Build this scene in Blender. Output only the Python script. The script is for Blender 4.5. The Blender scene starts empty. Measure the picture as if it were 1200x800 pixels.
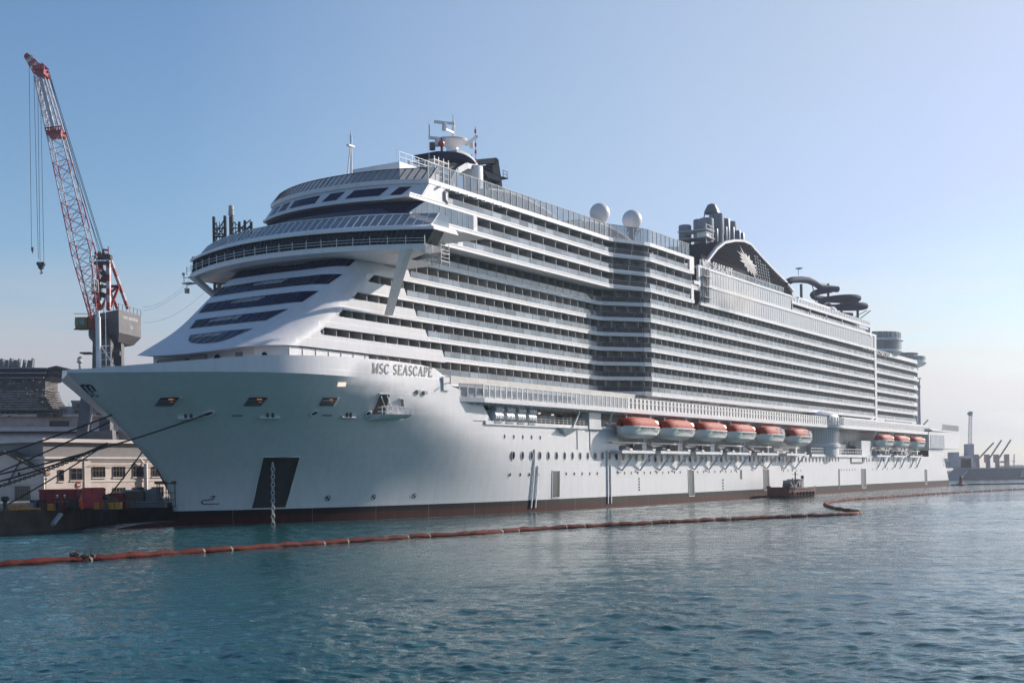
import bpy, bmesh, math, random
import numpy as np
from mathutils import Vector, Matrix
random.seed(7)
R = math.radians
scene = bpy.context.scene
COL = scene.collection

# ------------------------------------------------------------------ camera, sky, sun, exposure
EYE = 5.823                                   # metres above the water
FOCAL, YAW, ROLL, HZ, DC = 1517.66, 0.547763, 0.0151005, 556.1626, 121.795
cam_data = bpy.data.cameras.new('camera')
cam_data.sensor_width = 36.0
cam_data.lens = FOCAL / 1200 * 36
cam_data.shift_x = -math.sin(ROLL) * (HZ - 400) / 1200
cam_data.shift_y = math.cos(ROLL) * (HZ - 400) / 1200
cam_data.clip_start = 1.0
cam_data.clip_end = 20000
cam = bpy.data.objects.new('camera', cam_data)
COL.objects.link(cam)
cam.matrix_world = Matrix.Translation((0, 0, EYE)) @ Matrix.Rotation(R(90), 4, 'X') @ Matrix.Rotation(-ROLL, 4, 'Z')
scene.camera = cam

SUN_THETA, SUN_EL = R(26), R(25)              # the sun stands abaft the port beam, ahead of the camera and to the right
ua = Vector((math.sin(YAW), math.cos(YAW), 0)); na = Vector((math.cos(YAW), -math.sin(YAW), 0))
sun_h = ua * math.cos(SUN_THETA) + na * math.sin(SUN_THETA)
SUN_DIR = Vector((sun_h.x * math.cos(SUN_EL), sun_h.y * math.cos(SUN_EL), math.sin(SUN_EL)))
SUN_AZ = math.atan2(sun_h.x, sun_h.y)

world = bpy.data.worlds.new('World'); scene.world = world; world.use_nodes = True
wn = world.node_tree; wn.nodes.clear()
def wnode(t, **k):
    n = wn.nodes.new(t)
    for a, v in k.items(): setattr(n, a, v)
    return n
w_out = wnode('ShaderNodeOutputWorld'); w_bg = wnode('ShaderNodeBackground')
sky = wnode('ShaderNodeTexSky', sky_type='NISHITA', sun_disc=False, sun_elevation=SUN_EL, sun_rotation=SUN_AZ,
            altitude=0, air_density=1.0, dust_density=.35, ozone_density=2.6)
w_tc = wnode('ShaderNodeTexCoord')
w_map = wnode('ShaderNodeMapping'); w_map.inputs['Scale'].default_value = (1.2, 1.2, 6.5); w_map.inputs['Rotation'].default_value = (0.10, 0.06, 0.35)
w_noise = wnode('ShaderNodeTexNoise'); w_noise.inputs['Scale'].default_value = 3.1; w_noise.inputs['Detail'].default_value = 7; w_noise.inputs['Roughness'].default_value = .58
w_ramp = wnode('ShaderNodeValToRGB'); w_ramp.color_ramp.elements[0].position = .30; w_ramp.color_ramp.elements[1].position = .56
w_sep = wnode('ShaderNodeSeparateXYZ')
w_low = wnode('ShaderNodeMapRange'); w_low.inputs['From Min'].default_value = .17; w_low.inputs['From Max'].default_value = .075   # clouds lie low over the horizon
w_mul = wnode('ShaderNodeMath', operation='MULTIPLY')
w_mul2 = wnode('ShaderNodeMath', operation='MULTIPLY'); w_mul2.inputs[1].default_value = 1.0
w_mix = wnode('ShaderNodeMix', data_type='RGBA')
w_cl = wnode('ShaderNodeMix', data_type='RGBA'); w_cl.inputs['A'].default_value = (4.4, 4.2, 4.5, 1); w_cl.inputs['B'].default_value = (6.7, 6.45, 6.3, 1)      # cloud: duller away from the sun
w_veil = wnode('ShaderNodeMix', data_type='RGBA', blend_type='LIGHTEN'); w_veil.inputs['B'].default_value = (4.7, 5.05, 5.8, 1)                                          # thin high veil, denser towards the sun
w_dot = wnode('ShaderNodeVectorMath', operation='DOT_PRODUCT'); w_dot.inputs[1].default_value = (sun_h.x, sun_h.y, 0)
w_vr = wnode('ShaderNodeMapRange'); w_vr.inputs['From Min'].default_value = .30; w_vr.inputs['From Max'].default_value = .86; w_vr.inputs['To Max'].default_value = .75
w_cr = wnode('ShaderNodeMapRange'); w_cr.inputs['From Min'].default_value = .3; w_cr.inputs['From Max'].default_value = .8
L = wn.links.new
w_tint = wnode('ShaderNodeHueSaturation'); w_tint.inputs['Saturation'].default_value = 1.08; w_tint.inputs['Value'].default_value = .96
L(sky.outputs['Color'], w_tint.inputs['Color'])
L(w_tc.outputs['Generated'], w_map.inputs['Vector']); L(w_map.outputs['Vector'], w_noise.inputs['Vector'])
L(w_noise.outputs['Fac'], w_ramp.inputs['Fac']); L(w_tc.outputs['Generated'], w_sep.inputs['Vector']); L(w_sep.outputs['Z'], w_low.inputs['Value'])
L(w_ramp.outputs['Color'], w_mul.inputs[0]); L(w_low.outputs['Result'], w_mul.inputs[1]); L(w_mul.outputs[0], w_mul2.inputs[0])
L(w_mul2.outputs[0], w_mix.inputs['Factor']); L(w_tc.outputs['Generated'], w_dot.inputs[0]); L(w_dot.outputs['Value'], w_vr.inputs['Value']); L(w_dot.outputs['Value'], w_cr.inputs['Value'])
L(w_vr.outputs['Result'], w_veil.inputs['Factor']); L(w_tint.outputs['Color'], w_veil.inputs['A']); L(w_cr.outputs['Result'], w_cl.inputs['Factor'])
L(w_veil.outputs['Result'], w_mix.inputs['A']); L(w_cl.outputs['Result'], w_mix.inputs['B'])
L(w_mix.outputs['Result'], w_bg.inputs['Color']); L(w_bg.outputs['Background'], w_out.inputs['Surface'])
w_bg.inputs['Strength'].default_value = 0.075

sun_data = bpy.data.lights.new('sun', 'SUN'); sun_data.energy = 3.5; sun_data.angle = R(.6); sun_data.color = (1.0, .90, .80)
sun = bpy.data.objects.new('sun', sun_data); COL.objects.link(sun)
sun.rotation_euler = (-SUN_DIR).to_track_quat('-Z', 'Y').to_euler()
vs = scene.view_settings; scene.display_settings.display_device = 'sRGB'
vs.view_transform = 'Standard'; vs.look = 'None'; vs.exposure = 0.92; vs.gamma = 1.0; vs.use_curve_mapping = False
scene.render.engine = 'CYCLES'
cy = scene.cycles
cy.use_denoising = True; cy.denoising_prefilter = 'NONE'; cy.max_bounces = 6; cy.diffuse_bounces = 3; cy.glossy_bounces = 4; cy.transmission_bounces = 3; cy.transparent_max_bounces = 6
cy.volume_bounces = 0; cy.caustics_reflective = False; cy.caustics_refractive = False

# ------------------------------------------------------------------ where things stand
def ray(px, py):                              # direction through a point of the 1200 x 800 photograph, scaled to one metre of depth
    c, s = math.cos(ROLL), math.sin(ROLL); X, Y = px - 600, py - 400
    return Vector(((X * c - Y * s) / FOCAL, 1.0, -((X * s + Y * c) - (HZ - 400)) / FOCAL))
def at(px, py, d): return Vector((0, 0, EYE)) + ray(px, py) * d
def on_level(px, py, z=0.0):
    r = ray(px, py); return Vector((0, 0, EYE)) + r * ((z - EYE) / r.z)
def foot(px, d, z):                           # the spot at depth d and height z under picture column px
    p = at(px, 560, d); return Vector((p.x, p.y, z))
SHIP_O = ua * 442 - na * DC                   # the cruise ship's frame: x forward from the stern, y to port, z up from the water
SHIP_ROT = math.atan2(-ua.y, -ua.x)
SHIP_M = Matrix.Translation(SHIP_O) @ Matrix.Rotation(SHIP_ROT, 4, 'Z')
def W(S, b, z=0.0): return SHIP_M @ Vector((S, b, z))

# ------------------------------------------------------------------ materials
MATS = {}
def pmat(name, col, rough=.5, metal=0.0, var=.10, vscale=.6, stretch=(1, 1, 1), bump=0.0, bscale=3.0, spec=.5, fine=0.0):
    m = bpy.data.materials.new(name); m.use_nodes = True; nt = m.node_tree; nd = nt.nodes; bs = nd['Principled BSDF']
    bs.inputs['Roughness'].default_value = rough; bs.inputs['Metallic'].default_value = metal; bs.inputs['Specular IOR Level'].default_value = spec
    tc = nd.new('ShaderNodeTexCoord'); mp = nd.new('ShaderNodeMapping'); mp.inputs['Scale'].default_value = stretch
    nz = nd.new('ShaderNodeTexNoise'); nz.inputs['Scale'].default_value = vscale; nz.inputs['Detail'].default_value = 6
    nt.links.new(tc.outputs['Object'], mp.inputs['Vector']); nt.links.new(mp.outputs['Vector'], nz.inputs['Vector'])
    rp = nd.new('ShaderNodeValToRGB'); e = rp.color_ramp.elements
    e[0].position = .3; e[1].position = .7
    e[0].color = (*[c * (1 - var) for c in col], 1); e[1].color = (*[min(1, c * (1 + var)) for c in col], 1)
    nt.links.new(nz.outputs['Fac'], rp.inputs['Fac']); nt.links.new(rp.outputs['Color'], bs.inputs['Base Color'])
    if bump:
        n2 = nd.new('ShaderNodeTexNoise'); n2.inputs['Scale'].default_value = bscale; n2.inputs['Detail'].default_value = 4
        nt.links.new(tc.outputs['Object'], n2.inputs['Vector'])
        bp = nd.new('ShaderNodeBump'); bp.inputs['Strength'].default_value = bump; bp.inputs['Distance'].default_value = .05
        nt.links.new(n2.outputs['Fac'], bp.inputs['Height']); nt.links.new(bp.outputs['Normal'], bs.inputs['Normal'])
    MATS[name] = m; return m
def plated(name, col, rough=.32, streak=.06, px=9.0, pz=2.4, lines=.25, rust=0.0):
    """painted steel plating: faint weld seams in relief, faint run-off streaks"""
    m = bpy.data.materials.new(name); m.use_nodes = True; nt = m.node_tree; nd = nt.nodes; bs = nd['Principled BSDF']; l = nt.links.new
    bs.inputs['Roughness'].default_value = rough
    tc = nd.new('ShaderNodeTexCoord'); sp = nd.new('ShaderNodeSeparateXYZ'); l(tc.outputs['Object'], sp.inputs[0])
    cb = nd.new('ShaderNodeCombineXYZ'); l(sp.outputs['X'], cb.inputs['X']); l(sp.outputs['Z'], cb.inputs['Y'])
    br = nd.new('ShaderNodeTexBrick'); br.inputs['Scale'].default_value = 1; br.inputs['Mortar Size'].default_value = .05; br.inputs['Mortar Smooth'].default_value = .6
    br.inputs['Brick Width'].default_value = px; br.inputs['Row Height'].default_value = pz
    l(cb.outputs[0], br.inputs['Vector'])
    mp = nd.new('ShaderNodeMapping'); mp.inputs['Scale'].default_value = (.9, .9, .07); l(tc.outputs['Object'], mp.inputs['Vector'])
    nz = nd.new('ShaderNodeTexNoise'); nz.inputs['Scale'].default_value = 1.3; nz.inputs['Detail'].default_value = 7; nz.inputs['Roughness'].default_value = .65; l(mp.outputs[0], nz.inputs['Vector'])
    rp = nd.new('ShaderNodeValToRGB'); e = rp.color_ramp.elements; e[0].position = .32; e[1].position = .62
    e[0].color = (col[0] * (1 - streak * 1.2), col[1] * (1 - streak * 1.6), col[2] * (1 - streak * 2.2), 1); e[1].color = (*col, 1)
    l(nz.outputs['Fac'], rp.inputs['Fac'])
    n3 = nd.new('ShaderNodeTexNoise'); n3.inputs['Scale'].default_value = .09; n3.inputs['Detail'].default_value = 3; l(tc.outputs['Object'], n3.inputs['Vector'])
    mx = nd.new('ShaderNodeMix'); mx.data_type = 'RGBA'; mx.blend_type = 'MULTIPLY'; mx.inputs['Factor'].default_value = 1.0
    r2 = nd.new('ShaderNodeValToRGB'); r2.color_ramp.elements[0].color = (.955, .955, .96, 1); r2.color_ramp.elements[0].position = .35; r2.color_ramp.elements[1].position = .65
    l(n3.outputs['Fac'], r2.inputs['Fac']); l(rp.outputs['Color'], mx.inputs['A']); l(r2.outputs['Color'], mx.inputs['B'])
    ms = nd.new('ShaderNodeMix'); ms.data_type = 'RGBA'; ms.blend_type = 'SCREEN'; ms.inputs['B'].default_value = (.35, .35, .36, 1)                  # ground weld seams show paler
    sf = nd.new('ShaderNodeMath'); sf.operation = 'MULTIPLY'; sf.inputs[1].default_value = .30; l(br.outputs['Fac'], sf.inputs[0]); l(sf.outputs[0], ms.inputs['Factor'])
    l(mx.outputs['Result'], ms.inputs['A']); l(ms.outputs['Result'], bs.inputs['Base Color'])
    n4 = nd.new('ShaderNodeTexNoise'); n4.inputs['Scale'].default_value = .35; n4.inputs['Detail'].default_value = 2; l(tc.outputs['Object'], n4.inputs['Vector'])
    ad = nd.new('ShaderNodeMath'); ad.operation = 'MULTIPLY_ADD'; ad.inputs[1].default_value = -lines; l(br.outputs['Fac'], ad.inputs[0]); l(n4.outputs['Fac'], ad.inputs[2])
    bp = nd.new('ShaderNodeBump'); bp.inputs['Strength'].default_value = .22; bp.inputs['Distance'].default_value = .06
    l(ad.outputs[0], bp.inputs['Height']); l(bp.outputs['Normal'], bs.inputs['Normal'])
    MATS[name] = m; return m
def glass(name, col, rough=.06, var=.25, vscale=.5, wob=.0, alpha=1.0):
    m = pmat(name, col, rough, 0, var, vscale, (1, 1, .2), bump=wob, bscale=.6, spec=.7)
    m.node_tree.nodes['Principled BSDF'].inputs['Alpha'].default_value = alpha
    return m
def emit(name, col, s):
    m = bpy.data.materials.new(name); m.use_nodes = True; bs = m.node_tree.nodes['Principled BSDF']
    bs.inputs['Base Color'].default_value = (*col, 1); bs.inputs['Emission Color'].default_value = (*col, 1); bs.inputs['Emission Strength'].default_value = s
    MATS[name] = m; return m
HULL = plated('hull_paint', (.66, .665, .695), .34, .06, 9, 2.4, .6)
WHITE = plated('white_paint', (.755, .755, .775), .38, .05, 5.5, 1.4, .12)
BLACKB = plated('boot_black', (.005, .006, .009), .6, .2, 9, 2.4, .2)
ANTIF = plated('antifouling', (.055, .016, .017), .7, .35, 9, 2.4, .2)
for m_ in (BLACKB, ANTIF): m_.node_tree.nodes['Principled BSDF'].inputs['Specular IOR Level'].default_value = .2
INNER = pmat('recess_paint', (.46, .45, .43), .6, var=.12, vscale=.5)
DECK = pmat('deck_paint', (.30, .31, .33), .7)
DOORG = glass('door_glass', (.016, .019, .026), .08, .6, 1.5)
WING = glass('window_glass', (.006, .014, .048), .05, .4, .25); WING.node_tree.nodes['Principled BSDF'].inputs['Specular IOR Level'].default_value = .10
def pane_glass(name, col, w, rough=.1, var=.45):
    """glass fronts whose panes differ a little from one another"""
    m = glass(name, col, rough, .1, .3); nt = m.node_tree; nd = nt.nodes; l = nt.links.new; bs = nd['Principled BSDF']
    old = bs.inputs['Base Color'].links[0].from_socket
    tc = nd.new('ShaderNodeTexCoord'); dv = nd.new('ShaderNodeVectorMath'); dv.operation = 'MULTIPLY'; dv.inputs[1].default_value = (1 / w, 0, .36); l(tc.outputs['Object'], dv.inputs[0])
    fl = nd.new('ShaderNodeVectorMath'); fl.operation = 'FLOOR'; l(dv.outputs[0], fl.inputs[0]); wn_ = nd.new('ShaderNodeTexWhiteNoise'); l(fl.outputs[0], wn_.inputs['Vector'])
    mr = nd.new('ShaderNodeMapRange'); mr.inputs['To Min'].default_value = 1 - var; mr.inputs['To Max'].default_value = 1 + var; l(wn_.outputs['Value'], mr.inputs['Value'])
    mu = nd.new('ShaderNodeVectorMath'); mu.operation = 'SCALE'; l(old, mu.inputs[0]); l(mr.outputs[0], mu.inputs['Scale']); l(mu.outputs[0], bs.inputs['Base Color'])
    r2 = nd.new('ShaderNodeMapRange'); r2.inputs['To Min'].default_value = .05; r2.inputs['To Max'].default_value = .3; l(wn_.outputs['Value'], r2.inputs['Value']); l(r2.outputs[0], bs.inputs['Roughness']); return m
BALG = pane_glass('balustrade_glass', (.15, .19, .235), 2.72)
CORNERG = pmat('shaded_corner_glass', (.030, .040, .058), .15, var=.2, spec=.3)  # darker copy of the balustrade glass: the corner's dark reflection put into its colour
CLEARG = glass('clear_screen_glass', (.16, .22, .28), .06, .2, .5, 0, .42)
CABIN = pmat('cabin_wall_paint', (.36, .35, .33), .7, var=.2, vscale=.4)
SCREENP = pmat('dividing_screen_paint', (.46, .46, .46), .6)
BLUEG = glass('screen_glass', (.125, .185, .245), .08, .25, .6, 0, .86)
RIDE = pmat('ride_blue_grey', (.022, .030, .042), .9, spec=.04)
STARG = pmat('emblem_grey', (.25, .25, .27), .6, spec=.2)
PANELG = glass('wall_glass', (.46, .47, .50), .22, .10, .25)
STEEL = pmat('grey_steel', (.13, .14, .155), .5, .2)
LEAF = pmat('door_leaf_grey', (.075, .08, .09), .6)
DARK = pmat('dark_steel', (.022, .024, .028), .5)
MIDG = pmat('mid_grey_paint', (.22, .23, .25), .5)
RAILW = pmat('rail_paint', (.66, .665, .67), .45)
FUNNEL = pmat('funnel_black', (.012, .013, .020), .9, spec=.04)
LOUVRE = pmat('louvre_grey', (.030, .034, .048), .9, spec=.04)
PIPE = pmat('exhaust_pipe', (.16, .19, .225), .45, .3)
SLIDE = pmat('slide_navy', (.010, .016, .048), .7, spec=.06)
ORANGE = pmat('boat_orange', (.31, .020, .006), .6, var=.25, vscale=2, spec=.15)
BOATW = pmat('boat_white', (.68, .69, .68), .35, var=.06)
GREEN = pmat('boat_green', (.03, .22, .12), .5)
ROPE = pmat('rope_dark', (.028, .028, .032), .9)
INK = pmat('lettering_ink', (.028, .033, .055), .5)
REDP = pmat('crane_red', (.33, .028, .03), .45)
CRW = pmat('crane_white', (.52, .47, .47), .5)
CRG = pmat('crane_grey', (.115, .112, .118), .6, var=.2)
CONC = pmat('concrete_wall', (.60, .52, .47), .85, var=.12, vscale=.35, bump=.2)
CONC2 = pmat('pale_render', (.66, .59, .54), .85, var=.12, vscale=.3, bump=.2)
BANDG = pmat('grey_cladding', (.17, .165, .17), .6)
QUAY = pmat('quay_stone', (.055, .048, .042), .9, var=.35, vscale=.5, bump=.5)
QUAYTOP = pmat('quay_paving', (.16, .15, .14), .9, var=.2)
REDC = pmat('container_red', (.30, .028, .032), .55, var=.25, vscale=.8)
YEL = pmat('yellow_paint', (.50, .24, .03), .6, var=.2)
ORG = pmat('hivis_orange', (.85, .12, .02), .6)
TARP = pmat('grey_tarp', (.24, .26, .29), .7, var=.15)
WOOD = pmat('brown_steel', (.12, .085, .06), .8, var=.3)
BOOMR = pmat('boom_red', (.085, .009, .006), .8, var=.4, vscale=1.4, bump=.8, bscale=5, spec=.25)
BOOMK = pmat('boom_skirt', (.03, .02, .02), .7)
TUGR = pmat('tug_red', (.12, .022, .020), .65, var=.35, vscale=1.5)
RUBBER = pmat('rubber', (.014, .014, .015), .85)
SKIN = pmat('skin', (.42, .25, .18), .6)
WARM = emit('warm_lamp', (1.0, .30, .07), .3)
PALE = emit('pale_lamp', (1.0, .78, .62), .5)

# ------------------------------------------------------------------ mesh helpers
class MB:
    def __init__(self): self.v = []; self.f = []; self.m = []; self.cur = 0
    def pt(self, p): self.v.append(tuple(p)); return len(self.v) - 1
    def face(self, idx): self.f.append(tuple(idx)); self.m.append(self.cur)
    def poly(self, pts): self.face([self.pt(p) for p in pts])
    def box(self, x0, x1, y0, y1, z0, z1):
        i = [self.pt((x, y, z)) for z in (z0, z1) for x, y in ((x0, y0), (x1, y0), (x1, y1), (x0, y1))]
        for q in ((3, 2, 1, 0), (4, 5, 6, 7), (0, 1, 5, 4), (1, 2, 6, 5), (2, 3, 7, 6), (3, 0, 4, 7)): self.face([i[k] for k in q])
    def hexa(self, a, b):                     # two matching rings of points joined into a solid
        n = len(a); i = [self.pt(p) for p in a]; j = [self.pt(p) for p in b]
        self.face(i[::-1]); self.face(j)
        for k in range(n): self.face((i[k], i[(k + 1) % n], j[(k + 1) % n], j[k]))
    def prism(self, pts, vec):
        vec = Vector(vec); self.hexa([Vector(p) for p in pts], [Vector(p) + vec for p in pts])
    def bar(self, p, q, w, h=None, n=4):
        p, q = Vector(p), Vector(q); d = (q - p)
        if d.length < 1e-6: return
        d.normalize(); up = Vector((0, 0, 1)) if abs(d.z) < .95 else Vector((1, 0, 0))
        a = d.cross(up).normalized(); b = a.cross(d); h = w if h is None else h
        if n == 4: ring = [(-.5, -.5), (.5, -.5), (.5, .5), (-.5, .5)]
        else: ring = [(.5 * math.cos(2 * math.pi * k / n), .5 * math.sin(2 * math.pi * k / n)) for k in range(n)]
        self.hexa([p + a * (x * w) + b * (y * h) for x, y in ring], [q + a * (x * w) + b * (y * h) for x, y in ring])
    def rod(self, p, q, w, n=8): self.bar(p, q, w, None, n)
    def tube(self, pts, r, n=8, caps=True):
        pts = [Vector(p) for p in pts]; rings = []; a = None
        for k, p in enumerate(pts):
            d = (pts[min(k + 1, len(pts) - 1)] - pts[max(k - 1, 0)]).normalized()
            if a is None:
                up = Vector((0, 0, 1)) if abs(d.z) < .95 else Vector((1, 0, 0)); a = d.cross(up).normalized()
            a = (a - d * a.dot(d)).normalized(); b = a.cross(d); rr = r[k] if isinstance(r, (list, tuple)) else r
            rings.append([p + (a * math.cos(2 * math.pi * j / n) + b * math.sin(2 * math.pi * j / n)) * rr for j in range(n)])
        self.loft(rings, True, caps)
    def loft(self, rings, closed=True, caps=True):
        idx = [[self.pt(p) for p in rg] for rg in rings]; n = len(idx[0])
        for a, b in zip(idx, idx[1:]):
            for k in range(n if closed else n - 1): self.face((a[k], a[(k + 1) % n], b[(k + 1) % n], b[k]))
        if caps and closed: self.face(idx[0][::-1]); self.face(idx[-1])
    def lathe(self, prof, c=(0, 0, 0), n=24, axis='z'):
        c = Vector(c); rings = []
        for r, h in prof:
            rg = []
            for k in range(n):
                x, y = r * math.cos(2 * math.pi * k / n), r * math.sin(2 * math.pi * k / n)
                rg.append(c + (Vector((x, y, h)) if axis == 'z' else Vector((h, x, y)) if axis == 'x' else Vector((y, h, x))))
            rings.append(rg)
        self.loft(rings)
    def add(self, o):
        k = len(self.v); self.v += o.v; self.f += [tuple(i + k for i in f) for f in o.f]; self.m += [self.cur] * len(o.f)
    def build(self, name, mats, parent=None, smooth=False, origin=None, bevel=0, fixn=True):
        if origin is not None: self.v = [tuple(Vector(p) - Vector(origin)) for p in self.v]
        me = bpy.data.meshes.new(name); me.from_pydata(self.v, [], self.f)
        mats = mats if isinstance(mats, (list, tuple)) else [mats]
        for m in mats: me.materials.append(m)
        if len(mats) > 1: me.polygons.foreach_set('material_index', self.m)
        if fixn:
            bm = bmesh.new(); bm.from_mesh(me); bmesh.ops.recalc_face_normals(bm, faces=bm.faces); bm.to_mesh(me); bm.free()
        if smooth: me.shade_smooth() if smooth is True else me.shade_smooth()
        me.update()
        o = bpy.data.objects.new(name, me); COL.objects.link(o)
        if parent is not None: o.parent = parent
        elif origin is not None: o.location = origin
        if smooth == 'auto':
            me.set_sharp_from_angle(angle=R(35))
        if bevel:
            b = o.modifiers.new('bevel', 'BEVEL'); b.width = bevel; b.segments = 2; b.limit_method = 'ANGLE'
        return o
def build_each(mb, name, mats, parent=None, smooth=False):
    """every group of touching pieces in the builder becomes a part of its own"""
    n = len(mb.v); up = list(range(n))
    def root(i):
        while up[i] != i: up[i] = up[up[i]]; i = up[i]
        return i
    for f in mb.f:
        for i in f[1:]: up[root(i)] = root(f[0])
    comp = {}
    for i in range(n): comp.setdefault(root(i), []).append(i)
    boxes = []
    for ids in comp.values():
        co = np.array([mb.v[i] for i in ids]); boxes.append([co.min(0) - .06, co.max(0) + .06, set(ids)])
    merged = True
    while merged:
        merged = False
        for i in range(len(boxes)):
            for j in range(i + 1, len(boxes)):
                A_, B_ = boxes[i], boxes[j]
                if (A_[0] <= B_[1]).all() and (B_[0] <= A_[1]).all():
                    boxes[i] = [np.minimum(A_[0], B_[0]), np.maximum(A_[1], B_[1]), A_[2] | B_[2]]; boxes.pop(j); merged = True; break
            if merged: break
    out = []
    for lo, hi, ids in boxes:
        m2 = MB(); mp = {}
        for i in sorted(ids): mp[i] = m2.pt(mb.v[i])
        for f, k in zip(mb.f, mb.m):
            if f[0] in ids: m2.f.append(tuple(mp[i] for i in f)); m2.m.append(k)
        out.append(m2.build(name, mats, parent, smooth))
    return out
def tag(o, label=None, cat=None, group=None, kind=None):
    if label: o['label'] = label
    if cat: o['category'] = cat
    if group: o['group'] = group
    if kind: o['kind'] = kind
    return o
def thing(name, label, cat, loc, rotz=0.0, group=None):
    o = bpy.data.objects.new(name, None); COL.objects.link(o); o.location = loc; o.rotation_euler = (0, 0, rotz); o.empty_display_size = .5
    return tag(o, label, cat, group)
def dup(root, loc, rotz, label):
    def cp(o, parent):
        c = o.copy(); COL.objects.link(c)
        if parent is not None: c.parent = parent
        for ch in o.children: cp(ch, c)
        return c
    r = cp(root, None); r.location = loc; r.rotation_euler = (0, 0, rotz); r['label'] = label
    return r

# ------------------------------------------------------------------ lettering, drawn as strokes in a box one unit high
def arc(cx, cy, rx, ry, a0, a1, w, n=7):
    P = [(cx + rx * math.cos(R(a0 + (a1 - a0) * k / n)), cy + ry * math.sin(R(a0 + (a1 - a0) * k / n))) for k in range(n + 1)]
    return [(*P[k], *P[k + 1], w) for k in range(n)]
T_, t_ = .22, .10
GLYPH = {
 'M': (1.0, [(.10, 0, .10, 1, t_), (.12, 1, .45, .02, T_), (.45, .02, .82, 1, t_), (.84, 0, .84, 1, T_), (0, .03, .22, .03, .06), (.72, .03, .97, .03, .06), (0, .97, .14, .97, .06), (.82, .97, .97, .97, .06)]),
 'S': (.62, arc(.30, .74, .22, .23, 30, 270, .15) + arc(.30, .27, .24, .24, 90, -150, .16)),
 'C': (.78, arc(.42, .5, .34, .46, 40, 320, .16, 12)),
 'E': (.72, [(.16, 0, .16, 1, T_), (.04, .95, .64, .95, .13), (.04, .05, .68, .05, .13), (.16, .52, .50, .52, .13), (.62, .78, .62, 1, .09), (.66, 0, .66, .22, .09)]),
 'A': (.84, [(.06, 0, .42, 1, t_), (.42, 1, .74, 0, T_), (.2, .34, .62, .34, .07), (0, .03, .2, .03, .06), (.60, .03, .86, .03, .06)]),
 'P': (.68, [(.16, 0, .16, 1, T_), (.04, .03, .32, .03, .06), (.04, .95, .36, .95, .11)] + arc(.34, .73, .26, .24, 90, -90, .15) + [(.16, .49, .36, .49, .11)]),
 'F': (.66, [(.14, 0, .14, 1, T_), (.14, .95, .60, .95, .12), (.14, .5, .5, .5, .12)]),
 'I': (.34, [(.16, 0, .16, 1, T_)]),
 'N': (.86, [(.14, 0, .14, 1, .14), (.14, 1, .70, 0, T_), (.70, 0, .70, 1, .14)]),
 'T': (.72, [(.35, 0, .35, 1, T_), (.03, .95, .67, .95, .12)]),
 'R': (.74, [(.14, 0, .14, 1, T_), (.14, .95, .36, .95, .1)] + arc(.36, .73, .24, .22, 90, -90, .12) + [(.14, .5, .36, .5, .1), (.34, .5, .66, 0, .15)]),
 '6': (.66, arc(.32, .3, .22, .26, 0, 360, .14, 12) + arc(.50, .42, .42, .55, 110, 190, .14, 5)),
 '0': (.66, arc(.32, .5, .23, .45, 0, 360, .14, 12)),
 'e': (.52, [(.06, .3, .46, .3, .07)] + arc(.26, .28, .2, .26, 0, 310, .09, 9)), 'a': (.52, arc(.24, .26, .19, .24, 0, 360, .09, 9) + [(.44, .5, .44, 0, .1)]),
 's': (.42, arc(.2, .38, .14, .13, 40, 270, .11, 5) + arc(.2, .13, .15, .13, 90, -150, .11, 5)), 'c': (.46, arc(.26, .26, .2, .25, 50, 310, .12, 8)),
 'p': (.54, [(.1, .5, .1, -.3, .1)] + arc(.28, .26, .2, .25, 0, 360, .09, 9)), 'm': (.80, [(.08, 0, .08, .5, .17), (.40, 0, .40, .4, .17), (.72, 0, .72, .4, .17)] + arc(.24, .36, .16, .14, 0, 180, .15, 5) + arc(.56, .36, .16, .14, 0, 180, .15, 5)),
 ' ': (.42, []),
}
def text(mb, s, place, h, shear=0.0, wide=1.0, gap=.10):
    """place(u, v) gives the point u metres along the line and v metres up"""
    u = 0.0
    for ch in s:
        w, st = GLYPH[ch]
        for x0, y0, x1, y1, wd in st:
            dx, dy = x1 - x0, y1 - y0; l = math.hypot(dx, dy) or 1; nx, ny = -dy / l * wd / 2, dx / l * wd / 2
            ex, ey = dx / l * .02, dy / l * .02
            q = [(x0 + nx - ex, y0 + ny - ey), (x0 - nx - ex, y0 - ny - ey), (x1 - nx + ex, y1 - ny + ey), (x1 + nx + ex, y1 + ny + ey)]
            mb.poly([place(u + (x + y * shear) * h * wide, y * h) for x, y in q])
        u += (w + gap) * h * wide
    return u

# ------------------------------------------------------------------ lines of the ship
def lerp(a, b, t): return a + (b - a) * t
def table(tab, x):
    if x <= tab[0][0]: return tab[0][1]
    for (x0, y0), (x1, y1) in zip(tab, tab[1:]):
        if x <= x1: return lerp(y0, y1, (x - x0) / (x1 - x0))
    return tab[-1][1]
def smooth_table(tab, x):                                    # Catmull-Rom through a table
    n = len(tab)
    if x <= tab[0][0]: return tab[0][1]
    if x >= tab[-1][0]: return tab[-1][1]
    for i in range(n - 1):
        if x <= tab[i + 1][0]:
            x0, y0 = tab[i]; x1, y1 = tab[i + 1]
            m0 = (y1 - tab[i - 1][1]) / (x1 - tab[i - 1][0]) if i > 0 else (y1 - y0) / (x1 - x0)
            m1 = (tab[i + 2][1] - y0) / (tab[i + 2][0] - x0) if i + 2 < n else (y1 - y0) / (x1 - x0)
            h = x1 - x0; t = (x - x0) / h
            return ((2*t**3 - 3*t**2 + 1)*y0 + (t**3 - 2*t**2 + t)*h*m0 + (-2*t**3 + 3*t**2)*y1 + (t**3 - t**2)*h*m1)
STEM = [(-2, 325.2), (0, 324.9), (1.9, 324.7), (4.9, 325.8), (7.3, 327.6), (9.9, 330.5), (13.4, 334.6), (15.2, 337.2), (18.4, 341.1)]
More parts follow.
